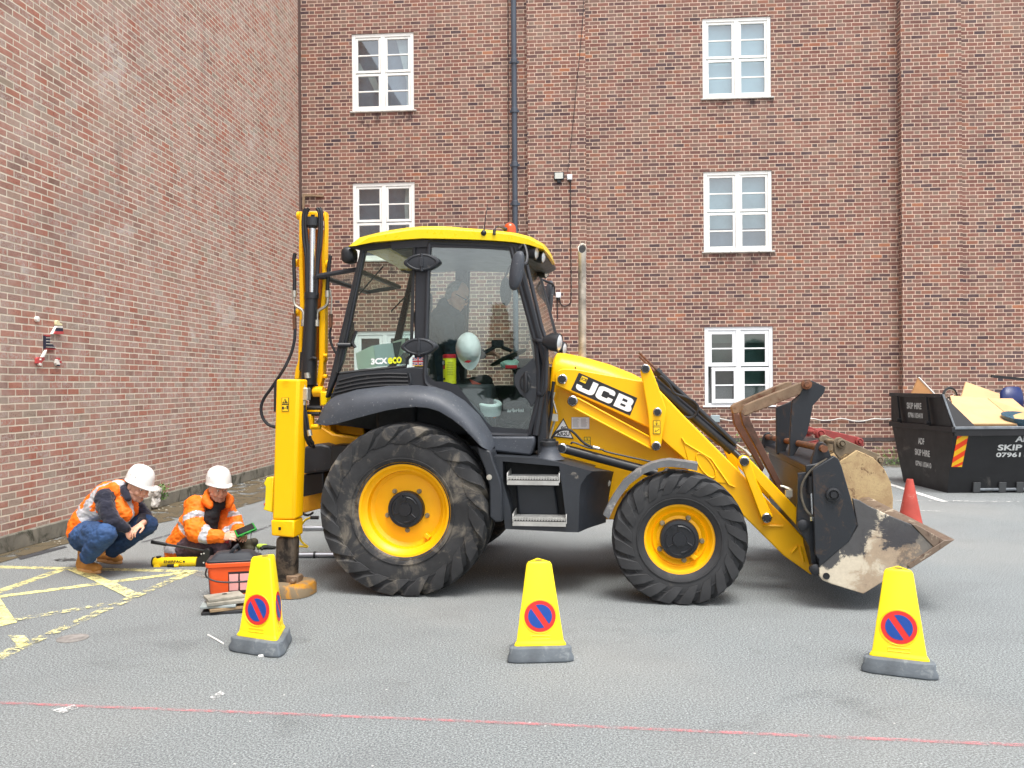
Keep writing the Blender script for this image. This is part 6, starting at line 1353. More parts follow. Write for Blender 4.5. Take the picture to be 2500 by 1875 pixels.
ye = empty('yellow_hose', (0, 0, 0)); yp = [at(*q1('Y', x, y), 7.9) for x, y in ((525, 130), (450, 130), (400, 155), (360, 215), (348, 290), (368, 355), (425, 403), (380, 398), (300, 400))]; ye.location = yp[4]
tag(ye, 'thin yellow hose looping behind the stabiliser leg', 'hose')
yp = [p-yp[4] for p in yp]; MB().tube(spline(yp[1:], 5), .010, 8).build('hose_run', mat('hose_yellow', (224, 190, 30), .45), ye); MB().tube([yp[0], yp[1]], .017, 10).build('hose_end', BK, ye)
# bits of litter, rock, weeds
lt = gnd(*q1('O', 2080, 1040)); le = MB().tube([gnd(*q1('O', 2005, 997))-lt+Vector((0, 0, .006)), gnd(*q1('O', 2080, 1038))-lt+Vector((0, 0, .006)), gnd(*q1('O', 2154, 1083))-lt+Vector((0, 0, .006))], .005, 6).build('plastic_strip', WHITE); le.location = lt
tag(le, 'thin white plastic strip lying on the asphalt left of the first cone', 'plastic strip')
l2 = gnd(*q1('L', 725, 1475)); lf = MB().box((0, 0, .008), (.045, .012, .014), Matrix.Rotation(.5, 3, 'Z')).build('plastic_scrap', WHITE, bevel=.002); lf.location = l2; tag(lf, 'tiny white scrap at the foot of the first cone', 'scrap')
rk = at(*q1('J', 1210, 520), 9.3); rko = MB()
for k in range(9): rko.ell((random.uniform(-.03, .03), random.uniform(-.05, .05), random.uniform(-.10, .09)), random.uniform(.05, .075), None, 8, 6)
ro_ = flesh(rko, 'mortar_lump', mat('lime_lump', (214, 208, 200), .9, var=.2, vs=14, dirt=((96, 92, 84), .4, 9), bump=.6, bs=30), None, .010, 1, lambda c: .018*noise.noise(c*16)+.012*noise.noise(c*38)+.006*noise.noise(c*80)); ro_.location = lwo('J', .06, 1210, 520)[0]
tag(ro_, 'lump of white mortar on the foot of the left wall behind the squatting man', 'mortar lump')
def weed(loc, n, h, sp, label, lean=.5, flower=None):
    mb = MB(); rnd = random.Random(int(abs(loc.x*1000)))
    for k in range(n):
        p = Vector((rnd.uniform(-sp, sp), rnd.uniform(-sp*.5, sp*.5), rnd.uniform(.0, h))); d = Vector((rnd.uniform(-1, 1), rnd.uniform(-1, 1), rnd.uniform(.0, 1))).normalized(); s_ = rnd.uniform(.018, .04); x = d.orthogonal().normalized()*s_*.4
        mb.add([p, p+d*s_*.5+x, p+d*s_, p+d*s_*.5-x], [[0, 1, 2, 3]])
    e = empty('weed', loc); tag(e, label, 'weed', 'weeds at the wall feet'); mb.build('leaves', mat('weed_green', (96, 138, 58), .6, var=.3, vs=20) if 'weed_green' not in bpy.data.materials else bpy.data.materials['weed_green'], e, smooth=0, recalc=False)
    st = MB()
    for k in range(5): st.tube([(rnd.uniform(-sp, sp)*.4, 0, 0), (rnd.uniform(-sp, sp), rnd.uniform(-.05, .0), h*rnd.uniform(.6, 1))], .003, 4)
    st.build('stems', bpy.data.materials['weed_green'], e)
    return e
weed(lwo('J', .08, 1300, 440)[0]-Vector((0, 0, .12)), 60, .22, .07, 'small green weed on the left wall beside the mortar lump')
x_, z_ = bwp(*q1('I', 270, 560)); weed(sw(x_, -.08, 0), 240, .62, .5, 'straggly weeds against the back wall behind the loader forks')
x_, z_ = bwp(*q1('W', 1120, 1190)); weed(sw(x_, -.1, 0), 160, .35, .35, 'green weeds in the wall corner beside the skip')
dbr = MB(); rnd = random.Random(3)
for k in range(170):
    t = rnd.uniform(-9, -.5); p = sw(rnd.uniform(.03, .7)*(1 if t > -6 else .5), t, .004); s_ = rnd.uniform(.006, .02); dbr.ell(p, (s_, s_*.8, s_*.5), None, 5, 3)
for k in range(60): p = sw(rnd.uniform(2, 13), rnd.uniform(-.5, -.05), .004); s_ = rnd.uniform(.01, .03); dbr.ell(p, (s_, s_*.8, s_*.5), None, 5, 3)
do_ = dbr.build('gravel', mat('pale_grit', (190, 186, 170), .9, var=.3, vs=30), None, smooth=0); tag(do_, 'pale grit and crumbs scattered along the foot of the walls', 'gravel', kind='stuff')

# spare digging buckets behind the loader bucket -------------------------------------
def dig_bucket(Y, name, label, body_px, arm_px, boss, m, mA, width, c='W'):
    base = at(*q1(c, *body_px[0]), Y); e = empty(name, Vector((base.x, Y, 0))); tag(e, label, 'digging bucket', 'spare digging buckets behind the loader bucket')
    L_ = lambda P: [at(*q1(c, x, y), Y)-e.location for x, y in P]
    B_ = L_(body_px); side = MB().prism(B_, (0, .03, 0)).build('side_plate', m, e, bevel=.006)
    MB().prism([p+Vector((0, width-.03, 0)) for p in B_], (0, .03, 0)).build('side_plate', m, e, bevel=.006)
    cen = sum(B_, Vector())/len(B_); MB().prism([cen+(p-cen)*.965+Vector((0, .03, 0)) for p in B_], (0, width-.06, 0)).build('bucket_skin', m, e)
    for yo in (.05, width-.11):
        MB().prism([p+Vector((0, yo, 0)) for p in L_(arm_px)], (0, .04, 0)).build('hanger_plate', mA, e, bevel=.006)
    for x, y, r in boss:
        p = L_([(x, y)])[0]; MB().lathe(p+Vector((0, .05, 0)), (0, -1, 0), [(r, 0), (r, .03), (r*.7, .035), (r*.65, .02), (r*.45, .02), (r*.42, .05), (0, .05)], 18).cyl(p+Vector((0, .04, 0)), p+Vector((0, width-.05, 0)), r*.55).build('pin', mA, e)
    return e
BKT = scraped('spare_bucket_tan', (158, 130, 94), (198, 172, 126), (104, 64, 42), .50, 4.0, .2, .8); BKR = mat('spare_red', (150, 62, 58), .6, .0, var=.15, dirt=((84, 58, 52), .4, 6)); BKGY = mat('spare_grey', (122, 108, 88), .65, .1, var=.2, dirt=((160, 138, 104), .4, 5))
dig_bucket(8.3, 'digging_bucket', 'tan scuffed digging bucket with grey hanger, nearer of the two spare buckets', [(640, 1640), (625, 1150), (800, 1035), (960, 1110), (1075, 1225), (1140, 1360), (1165, 1520), (1160, 1640), (1130, 1860), (900, 1900)], [(590, 1060), (585, 950), (610, 915), (650, 908), (700, 935), (1060, 1090), (1085, 1140), (1085, 1230), (1000, 1165), (880, 1090), (700, 1080), (640, 1130)], [(655, 970, .045), (1040, 1140, .04)], BKT, BKGY, .55)
dig_bucket(9.1, 'digging_bucket', 'dull red digging bucket with dark bosses, farther of the two spare buckets', [(330, 1500), (380, 1000), (560, 960), (760, 1000), (880, 1100), (900, 1400), (860, 1700), (500, 1720)], [(380, 870), (400, 830), (440, 812), (480, 825), (830, 905), (880, 950), (890, 1000), (800, 1000), (480, 900), (440, 920), (400, 915)], [(440, 870, .05), (835, 950, .04)], BKR, BKR, .5)

# trees across the road behind the camera: seen mirrored in the cab door
def tree(x, y, h, kind, label):
    h *= .62
    e = empty('tree', (x, y, 0)); tag(e, label, 'tree', 'trees behind the camera, mirrored in the cab glass'); rnd = random.Random(int(x*7+h*13)); m = 'tree_leaf'
    lm = bpy.data.materials.get(m) or mat(m, (44, 66, 34), .7, var=.35, vs=1.5); tm = bpy.data.materials.get('tree_bark') or mat('tree_bark', (78, 64, 52), .9)
    MB().tube([(0, 0, 0), (.1, 0, h*.45), (0, .1, h*.9)], [h*.028, h*.018, .03], 8).build('trunk', tm, e); cr = MB()
    for k in range(1500):
        t = rnd.random()**.8; z = h*(.12+.88*t) if kind else h*(.28+.72*t); w_ = h*(.20*(1-t)+.015 if kind else .33*math.sqrt(max(.02, 1-(2*t-1)**2)))
        a = rnd.uniform(0, 6.283); r_ = w_*math.sqrt(rnd.random())*(1+.35*noise.noise(Vector((math.cos(a)*2, math.sin(a)*2, z*.6+x)))); p = Vector((r_*math.cos(a), r_*math.sin(a), z)); s_ = rnd.uniform(.25, .6)
        d = Vector((rnd.uniform(-1, 1), rnd.uniform(-1, 1), rnd.uniform(-.6, .6))).normalized(); x_ = d.orthogonal().normalized()*s_*.5; cr.add([p-d*s_, p+x_, p+d*s_, p-x_], [[0, 1, 2, 3]])
    cr.build('crown', lm, e, smooth=0, recalc=False)
for i, (x, y, h, k) in enumerate(((-27, -40, 9, 0), (-20, -44, 7.5, 0), (-14.5, -38, 10.5, 1), (-9.5, -43, 7, 0), (-4, -39, 8, 0), (1.5, -42, 9.5, 1), (7, -40, 7.5, 0), (13, -45, 8.5, 0), (20, -41, 7.5, 0), (28, -44, 9.5, 0))):
    tree(x, y, h, k, 'pointed dark conifer in the row mirrored in the cab door glass' if k else 'round leafy tree in the row mirrored in the cab door glass')
# ---------------------------------------------------------------- people
SKIN = mat('skin', (220, 166, 140), .5, var=.05, vs=10); STUB = mat('skin_stubble', (186, 138, 116), .6, var=.08, vs=30); HAIR = mat('hair_brown', (60, 44, 34), .7, var=.2, vs=40); HAIRG = mat('hair_grey', (150, 148, 144), .7, var=.2, vs=40)
HELM = mat('helmet_white', (238, 238, 235), .3, var=.03, dirt=((176, 174, 168), .24, 18), coat=.2); HELM2 = mat('helmet_worn', (244, 246, 244), .4, var=.03, dirt=((150, 156, 152), .20, 40))
NAVY = mat('fleece_navy', (26, 28, 46), .9, var=.15, vs=10, bump=.3, sheen=.2); BLKF = mat('fleece_black', (22, 22, 26), .9, var=.15, bump=.3)
HIV = mat('hi_vis_orange', (255, 118, 10), .7, var=.05, vs=7); HIVY = mat('hi_vis_warm', (255, 120, 8), .7, var=.06, vs=7); TAPE = mat('reflective_tape', (196, 198, 204), .35, .2, var=.08, vs=12)
JEAN = mat('denim', (50, 80, 124), .85, var=.3, vs=5, dirt=((112, 142, 176), .26, 5), bump=.3, bs=90); TROU = mat('trousers_plum', (78, 62, 70), .85, var=.12, vs=8); TAN = mat('boot_tan', (188, 130, 62), .7, var=.12, vs=12); SOLE = mat('boot_sole', (214, 164, 110), .8); SOLEB = mat('boot_sole_brown', (150, 84, 48), .8)
OLV = mat('boot_olive', (70, 66, 52), .8, var=.15); SOCK = mat('boot_collar', (52, 52, 56), .8)
WHT = mat('eye_white', (226, 222, 216), .3); IRIS = mat('eye_dark', (40, 30, 26), .3); LIP = mat('lip', (178, 104, 92), .5)
def frame(fwd, up):
    f = Vector(fwd).normalized(); u = Vector(up); u = (u-f*u.dot(f)).normalized(); l = u.cross(f); return f, l, u
def add_head(mb, c, fr, s=1.0, mouth=0.0):
    f, l, u = fr; c = Vector(c); M = Matrix((f, l, u)).transposed(); P = lambda x, y, z: c+(f*x+l*y+u*z)*s
    mb.ell(P(-.01, 0, .015), (.098*s, .076*s, .108*s), M, 20, 14); mb.ell(P(.028, 0, -.055), (.064*s, .058*s, .066*s), M, 16, 10)
    mb.ell(P(.072, 0, -.100), (.022*s, .026*s, .020*s), M); mb.caps([P(.088, 0, .012), P(.104, 0, -.028)], [.010*s, .013*s], 10); mb.ell(P(.096, 0, -.034), (.016*s, .018*s, .010*s), M)
    for y in (-1, 1):
        mb.ell(P(.078, .030*y, .022), (.018*s, .026*s, .012*s), M); mb.ell(P(.064, .042*y, -.030), (.028*s, .024*s, .028*s), M); mb.ell(P(-.008, .078*y, -.006), (.022*s, .009*s, .034*s), M); mb.caps([P(.0, .055*y, -.06), P(.06, .03*y, -.095)], [.024*s, .02*s], 10)
    mb.ell(P(.089, 0, -.062), (.012*s, .024*s, .006*s), M); mb.ell(P(.087, 0, -.076-mouth), (.012*s, .021*s, .007*s), M)
    return P, M
def face_bits(par, P, M, s, hair, eyes=True):
    for y in (-1, 1):
        if eyes:
            e = MB().ell(P(.083, .031*y, .004), (.011*s, .014*s, .008*s), M, 12, 8).build('eye', WHT, par); MB().ell(P(.091, .031*y, .003), (.005*s, .006*s, .006*s), M, 10, 6).build('iris', IRIS, e)
        MB().caps([P(.095, .014*y, .028), P(.090, .048*y, .030)], [.005*s, .004*s], 8).build('eyebrow', hair, par)
    MB().ell(P(.098, 0, -.068), (.004*s, .019*s, .003*s), M, 12, 6).build('mouth', LIP, par)
    hb = MB(); hb.ell(P(-.030, 0, .018), (.088*s, .080*s, .104*s), M, 20, 14); hb.ell(P(-.055, 0, -.045), (.050*s, .062*s, .055*s), M); 
    return hb.build('hair', hair, par, smooth=60)
def add_hand(mb, wrist, knuck, pn, curl=.6, side=1, s=1.0, spread=.15):
    """wrist -> knuckle line; pn = back-of-hand normal; side = +1 thumb on the left of the fingers seen from the back"""
    w, k = Vector(wrist), Vector(knuck); d = (k-w).normalized(); n = Vector(pn); n = (n-d*n.dot(d)).normalized(); x = d.cross(n)*side
    M = Matrix((d, x, n)).transposed(); mb.ell(w.lerp(k, .55), ((k-w).length*.62, .042*s, .016*s), M, 14, 8); mb.caps([w-d*.03, w.lerp(k, .3)], [.026*s, .024*s], 10)
    for i, (off, ln) in enumerate(((-.033, .072), (-.011, .080), (.012, .074), (.033, .058))):
        p = k+x*off*s-d*abs(off)*.15; a = spread*off*10; pts = [p]; ang = .15+curl*.3; dd = (d+x*a*.3).normalized()
        for j, fr_ in enumerate((.45, .32, .24)):
            dr = dd*math.cos(ang)-n*math.sin(ang); pts.append(pts[-1]+dr*ln*fr_*s*1.05); ang += curl*(.75, .85, .6)[j]
        mb.caps(pts, [.0092*s, .0088*s, .0080*s, .0072*s], 10)
    t0 = w.lerp(k, .25)-x*.030*s; t1 = t0+(d*.6-x*.7-n*.25).normalized()*.036*s; t2 = t1+(d*.95-x*.15-n*.3).normalized()*.032*s; t3 = t2+(d*.9+x*.25-n*.35).normalized()*.024*s
    mb.caps([t0, t1, t2, t3], [.015*s, .0115*s, .0100*s, .0082*s], 10)
def helmet(parent, c, fr, m, s=1.0, name='hard_hat', strap=True):
    f, l, u = fr; c = Vector(c); rings = []; n = 40
    P = lambda x, y, z: c+(f*x+l*y+u*z)*s
    def rad(t, k):     # plan shape, longer front to back
        return Vector((math.cos(t)*.132, math.sin(t)*.108, 0))*k
    prof = [(1.0, -.006), (1.0, .012), (.985, .035), (.95, .062), (.87, .092), (.74, .116), (.55, .132), (.3, .141), (.08, .143)]
    outer = []
    for k, z in prof:
        ring = []
        for i in range(n):
            t = 2*math.pi*i/n; p = rad(t, k); ridge = .006*max(0, math.cos(min(1.57, abs(p.y)/.026)))*(1 if z > .05 else 0)
            ring.append(P(p.x, p.y, z+ridge))
        outer.append(ring)
    def brim(k, z, pk):
        return [P((math.cos(t)*.132)*k+pk*max(0, math.cos(t))**2.2, math.sin(t)*.108*k, z-.014*max(0, math.cos(t))**2) for t in [2*math.pi*i/n for i in range(n)]]
    b1 = brim(1.03, -.010, .058); b2 = brim(1.02, -.018, .056); inn = [P(math.cos(t)*.124, math.sin(t)*.10, -.012) for t in [2*math.pi*i/n for i in range(n)]]; inn2 = [P(math.cos(t)*.105, math.sin(t)*.085, .08) for t in [2*math.pi*i/n for i in range(n)]]
    o = MB().loft([inn2, inn, b2, b1]+outer).build(name, m, parent, smooth=50)
    if strap:
        MB().tube([P(math.cos(t)*.112, math.sin(t)*.090, -.022) for t in [2*math.pi*i/24 for i in range(25)]], .006*s, 6).build('head_band', BKC, o)
        for y in (-1, 1):
            for k in range(3): MB().box(P(-.02+.03*k, .0985*y, .052), (.004, .016, .006)).build('vent_slot', BKC, o)
    return o
def boot(parent, heel, toe, ankle, up, m, sole, s=1.0, name='boot'):
    h, t, a = Vector(heel), Vector(toe), Vector(ankle); d = (t-h).normalized(); x = d.cross(Vector((0, 0, 1))).normalized(); L = (t-h).length
    mb = MB(); mb.caps([h+d*.035+Vector((0, 0, .05)), h+d*L*.45+Vector((0, 0, .055)), t-d*.045+Vector((0, 0, .045))], [.040, .043, .043], 14); mb.ell(t-d*.05+Vector((0, 0, .042)), (.05, .05, .036)); mb.ell(h+d*L*.62+Vector((0, 0, .045)), (.05, .05, .038)); mb.caps([h+d*.045+Vector((0, 0, .07)), a, a+Vector(up).normalized()*.07], [.043, .050, .052], 14)
    o = flesh(mb, name, m, parent, .009, 4)
    P = []
    for k in range(24):
        q_ = 2*math.pi*k/24; c_ = math.cos(q_); wd = .050 if c_ > -.2 else .041; P.append(h+d*(L/2+c_*L*.53)+x*(math.sin(q_)*wd*(1 if abs(c_) < .75 else .96)))
    so = MB().loft([[Vector((p.x, p.y, z_))+((h+d*L/2)-p)*k_ for p in P] for z_, k_ in ((h.z+.0, .06), (h.z+.008, 0), (h.z+.024, 0.0), (h.z+.030, .05))]).build('sole', sole, o, bevel=.003)
    lc = MB()
    for k in range(4):
        c_ = a.lerp(t-d*.10+Vector((0, 0, .085)), .12+.2*k)+Vector((0, 0, .005)); lc.tube([c_-x*.034-Vector((0, 0, .012)), c_+d*.01+Vector((0, 0, .012)), c_+x*.034-Vector((0, 0, .012))], .004, 5)
    lc.split('lace', BKC, o)
    return o
def wrinkle(amp, sc):
    def f(c):
        q_ = Vector((c.x*sc, c.y*sc, c.z*sc*1.5)); a = noise.noise(q_); return amp*1.25*(a+.55*(1-2*abs(noise.noise(q_*1.9+Vector((3, 1, 2)))))-.3+.35*noise.noise(q_*3.7))
    return f

# squatting man ---------------------------------------------------------------------
def J(x, y, Y): return at(*q1('J', x, y), Y)
mo_ = gnd(*q1('J', 480, 1500)); man = None
def person_body(name, label, mb, vox, origin, headtest=None):
    o = flesh(mb, name, SKIN, None, vox, 3); tag(o, label, 'person')
    for v in o.data.vertices: v.co -= origin
    o.location = origin; return o
hc = J(1030, 372, 7.64); HF = frame((.78, -.42, -.36), (.34, -.04, .94))
bd = MB(); P, Mh = add_head(bd, hc, HF, 1.04)
T0, T1, T2, NK = J(300, 960, 7.74), J(470, 720, 7.74), J(680, 530, 7.68), J(900, 440, 7.65)
SN, EN, WN_ = J(575, 545, 7.50), J(690, 850, 7.40), J(880, 950, 7.46)
SFr, EF, WF = J(960, 590, 7.86), J(1130, 800, 7.82), J(1075, 880, 7.62)
HN, KN, AN = J(330, 1020, 7.60), J(600, 1020, 7.33), J(340, 1340, 7.52)
HFp, KF, AF = J(420, 960, 7.84), J(1170, 890, 7.74), J(660, 1260, 7.86)
bd.caps([P(-.02, 0, -.08), NK, T2], [.056, .058, .09], 14); bd.caps([T0, T1, T2], [.12, .115, .12], 16)
bd.caps([SN, EN, WN_], [.045, .038, .028]); bd.caps([SFr, EF, WF], [.045, .038, .028]); bd.caps([T2, SN], [.07, .045]); bd.caps([T2, SFr], [.07, .045])
bd.caps([HN, KN, AN+(KN-AN)*.1], [.07, .05, .03]); bd.caps([HFp, KF, AF+(KF-AF)*.1], [.07, .05, .03]); bd.caps([T0, HN], [.1, .07]); bd.caps([T0, HFp], [.1, .07])

add_hand(bd, J(1080, 885, 7.58), J(985, 955, 7.50), (-.3, -.85, .45), .62, 1)
add_hand(bd, J(868, 955, 7.46), J(935, 985, 7.50), (.1, -.7, .6), .5, -1)
man = person_body('person', 'squatting man in orange vest over navy fleece, jeans and white hard hat, hands clasped', bd, .0048, mo_)
def rel(o, org):
    for v in o.data.vertices: v.co -= org
    return o
Pm = lambda x, y, z: P(x, y, z)-mo_
def stub(par, P_, c, fr):
    f, l, u = fr
    def fn(ct):
        d = ct-(c-par.location); x, z = d.dot(f), d.dot(u); return 1 if (z < -.055 and x > .0 and z > -.125) and not (x > .088 and z > -.062) else 0
    paint(par, [SKIN, STUB], fn)
stub(man, P, hc, HF)
face_bits(man, Pm, Mh, 1.04, HAIR)
helmet(man, P(.0, 0, .046)-mo_, frame((.80, -.38, -.26), (.30, -.02, .95)), HELM, 1.02)
def cloth(mb, name, mats, par, org, vox, it, wr, fn=None):
    o = flesh(mb, name, mats[0] if isinstance(mats, list) else mats, par, vox, it, wr); rel(o, org)
    if fn: paint(o, mats, lambda c: fn(c+org))
    return o
fl_ = MB(); fl_.caps([T0, T1, T2], [.12, .130, .140], 16); fl_.caps([T2, J(860, 440, 7.65)], [.12, .078]); fl_.caps([SN, J(610, 690, 7.44), EN, WN_+(EN-WN_)*.06], [.082, .078, .070, .046], 14); fl_.caps([SFr, EF, WF+(EF-WF)*.1], [.080, .068, .046], 14); fl_.caps([T2, SN], [.12, .085]); fl_.caps([T2, SFr], [.12, .085])
cloth(fl_, 'fleece', NAVY, man, mo_, .010, 4, wrinkle(.009, 14))
cl = MB(); cl.caps([J(800, 330, 7.70), J(850, 430, 7.58), J(900, 540, 7.54)], [.045, .038, .03], 12); cl.caps([J(800, 330, 7.70), J(880, 420, 7.76), J(960, 520, 7.72)], [.045, .035, .028], 12); cloth(cl, 'collar', NAVY, man, mo_, .008, 4, None)
vs = MB(); vs.caps([J(260, 985, 7.72), J(330, 900, 7.74), T1, J(660, 545, 7.69)], [.118, .148, .150, .158], 18); vs.caps([J(660, 545, 7.69), J(800, 420, 7.66)], [.150, .095], 14); vs.caps([J(620, 480, 7.62), J(720, 420, 7.60)], [.10, .08]); vs.caps([J(780, 560, 7.66), J(850, 740, 7.58), J(760, 880, 7.62)], [.12, .085, .06], 14); vs.caps([J(900, 600, 7.80), J(940, 700, 7.72)], [.09, .06]); vs.caps([J(230, 960, 7.72), J(140, 985, 7.72)], [.10, .040]); vs.caps([J(660, 545, 7.69), J(860, 520, 7.80)], [.12, .08])
axv = (T2-T0).normalized(); LT = (T2-T0).length; rgt = Vector((.8, -.6, 0))
def vfn(c):
    t = (c-T0).dot(axv)/LT
    if .30 < t < .43: return 1
    d = c-T2; s_ = (c-T2).dot(Vector((0, -1, 0))); 
    if t > .42 and .055 < s_ < .115: return 1
    if -.30 < s_ < -.245 and False: return 1
    return 0
cloth(vs, 'hi_vis_vest', [HIV, TAPE], man, mo_, .009, 5, wrinkle(.010, 11), vfn)
jn = MB(); jn.caps([J(300, 1010, 7.72), J(360, 1000, 7.72)], [.132, .130], 16); jn.caps([J(290, 1080, 7.66), HN, J(470, 1020, 7.42), KN, J(460, 1170, 7.40), J(350, 1325, 7.49)], [.112, .115, .106, .092, .086, .066], 16); jn.caps([J(330, 1060, 7.84), HFp, J(800, 900, 7.80), KF, J(930, 1070, 7.80), J(690, 1245, 7.85)], [.13, .120, .10, .086, .078, .062], 16)
cloth(jn, 'jeans', JEAN, man, mo_, .010, 4, wrinkle(.009, 15))
for hl, to, an in (((225, 1500), (520, 1555), (330, 1400)), ((490, 1380), (935, 1440), (640, 1310))):
    h0, t0 = gnd(*q1('J', *hl)), gnd(*q1('J', *to)); d_ = (t0-h0).normalized(); L0 = .31
    b_ = boot(man, h0-mo_, h0+d_*max(L0, min(.33, (t0-h0).length))-mo_, h0+d_*.085+Vector((0, 0, .12))-mo_, (0.05, .0, 1), TAN, SOLE)

# sitting man --------------------------------------------------------------------------
mo2 = gnd(*q1('K', 560, 1060)); mo2.y = 8.3
hc2 = kp(800, 318, 8.12); HF2 = frame((.60, -.76, -.20), (.12, -.12, .98))
bd = MB(); P2_, M2 = add_head(bd, hc2, HF2, 1.0, .006)
A0, A1, A2, NK2 = kp(470, 950, 8.32), kp(560, 780, 8.32), kp(690, 580, 8.27), kp(770, 450, 8.20)
sR, eR, wR = kp(530, 540, 8.12), kp(560, 780, 7.98), kp(840, 838, 7.90); sL, eL, wL = kp(880, 580, 8.36), kp(985, 745, 8.28), kp(1040, 790, 8.05)
bd.caps([P2_(-.02, 0, -.08), NK2, A2], [.056, .06, .10]); bd.caps([A0, A1, A2], [.13, .12, .12]); bd.caps([A2, sR, eR, wR], [.08, .045, .038, .028]); bd.caps([A2, sL, eL, wL], [.08, .045, .038, .028])
hR, kR, aR = kp(470, 960, 8.2), kp(830, 930, 7.98), kp(690, 1015, 8.12); hL, kL, aL = kp(560, 960, 8.42), kp(930, 900, 8.42), kp(1120, 930, 8.26)
bd.caps([A0, hR, kR, aR], [.1, .07, .05, .035]); bd.caps([A0, hL, kL, aL], [.1, .07, .05, .035])
add_hand(bd, kp(850, 838, 7.90), kp(935, 828, 7.87), (-.05, -.75, .65), .55, 1)
add_hand(bd, kp(1045, 770, 8.06), kp(1068, 815, 7.96), (.55, -.35, .5), .75, -1)
man2 = person_body('person', 'man in orange hi-vis coat, dark scarf and white hard hat sitting with a green tablet', bd, .0048, mo2)
stub(man2, P2_, hc2, HF2); face_bits(man2, lambda x, y, z: P2_(x, y, z)-mo2, M2, 1.0, HAIR)
helmet(man2, P2_(-.008, 0, .060)-mo2, frame((.62, -.76, -.06), (.04, -.05, .99)), HELM, 1.05)
ct = MB(); ct.caps([kp(450, 960, 8.34), A1, kp(650, 610, 8.28)], [.20, .195, .185], 18); ct.caps([kp(620, 540, 8.24), kp(710, 470, 8.22)], [.14, .10]); ct.caps([kp(650, 600, 8.28), kp(830, 600, 8.34)], [.16, .13]); ct.caps([kp(840, 640, 8.30), kp(860, 820, 8.2)], [.12, .09])
ct.caps([kp(420, 960, 8.32), kp(360, 1000, 8.30), kp(330, 1030, 8.26)], [.17, .12, .065], 16)
ct.caps([kp(560, 520, 8.14), kp(545, 660, 8.05), eR, kp(690, 825, 7.92), wR+(eR-wR)*.06], [.115, .105, .098, .078, .060], 16); ct.caps([sL, kp(940, 660, 8.33), eL, wL+(eL-wL)*.12], [.105, .095, .086, .062], 16)
dR1 = (eR-sR).normalized(); dR2 = (wR-eR).normalized(); dL1 = (eL-sL).normalized(); dL2 = (wL-eL).normalized(); axc = (A2-A0).normalized()
def near(c, a, b):
    d = b-a; t = max(0, min(1, (c-a).dot(d)/d.dot(d))); return (c-(a+d*t)).length, t
def cfn(c):
    o_ = [(near(c, a, b), k) for k, (a, b) in enumerate(((sR, eR), (eR, wR), (sL, eL), (eL, wL)))]
    ds = [(d-r, t, k) for ((d, t), k), r in zip(o_, (.105, .08, .095, .07))]; (dm, t, k) = min(ds); dt = near(c, A0, A2)[0]-.19
    if dm < dt:
        if k == 0 and .36 < t < .58: return 1
        if k == 1 and .36 < t < .62: return 1
        if k == 2 and .30 < t < .55: return 1
        if k == 3 and .15 < t < .45: return 1
        return 0
    t = (c-A0).dot(axc)/(A2-A0).length
    if .44 < t < .56: return 1
    if c.z < .15 and c.z > .06 and c.x < kp(430, 1000, 8.3).x: return 1
    sx_ = (c-A2).dot(Vector((-.75, -.65, 0)))
    if t > .74 and .09 < sx_ < .15: return 1
    return 0
cloth(ct, 'hi_vis_coat', [HIVY, TAPE], man2, mo2, .010, 5, wrinkle(.012, 10), cfn)
co2 = MB(); co2.caps([kp(690, 360, 8.16), kp(668, 440, 8.08), kp(712, 500, 8.05)], [.030, .046, .036], 12); co2.caps([kp(690, 360, 8.2), kp(720, 330, 8.28), kp(860, 380, 8.30), kp(925, 440, 8.22), kp(905, 500, 8.14)], [.03, .03, .036, .044, .034], 12); cloth(co2, 'coat_collar', HIVY, man2, mo2, .009, 4, wrinkle(.006, 14))
sc_ = MB(); sc_.caps([kp(700, 430, 8.20), kp(745, 505, 8.12), kp(820, 500, 8.12), kp(870, 440, 8.24)], [.045, .052, .050, .04], 12); sc_.caps([kp(755, 530, 8.11), kp(722, 620, 8.08), kp(712, 720, 8.07)], [.062, .080, .070], 12); cloth(sc_, 'scarf', BLKF, man2, mo2, .010, 4, wrinkle(.008, 16))
tr_ = MB(); tr_.caps([A0, hR, kp(620, 930, 8.06), kR, kp(780, 985, 8.02), aR], [.14, .12, .115, .088, .075, .065], 16); tr_.caps([A0, hL, kL, kp(1040, 925, 8.34), aL], [.14, .11, .085, .075, .062], 16); cloth(tr_, 'trousers', TROU, man2, mo2, .010, 4, wrinkle(.008, 14))
bt2 = MB(); bt2.caps([kp(1060, 920, 8.30), kp(1120, 925, 8.24), kp(1180, 890, 8.22)], [.062, .062, .042], 14); bt2.ell(kp(1120, 960, 8.2), (.07, .05, .035)); cloth(bt2, 'boot', OLV, man2, mo2, .009, 4, None)
bt3 = MB(); bt3.caps([kp(720, 1005, 8.12), kp(640, 1030, 8.14)], [.055, .045], 14); cloth(bt3, 'boot', BLKF, man2, mo2, .009, 4, None)
for x0, y0 in ((950, 960), (1010, 980)): pass
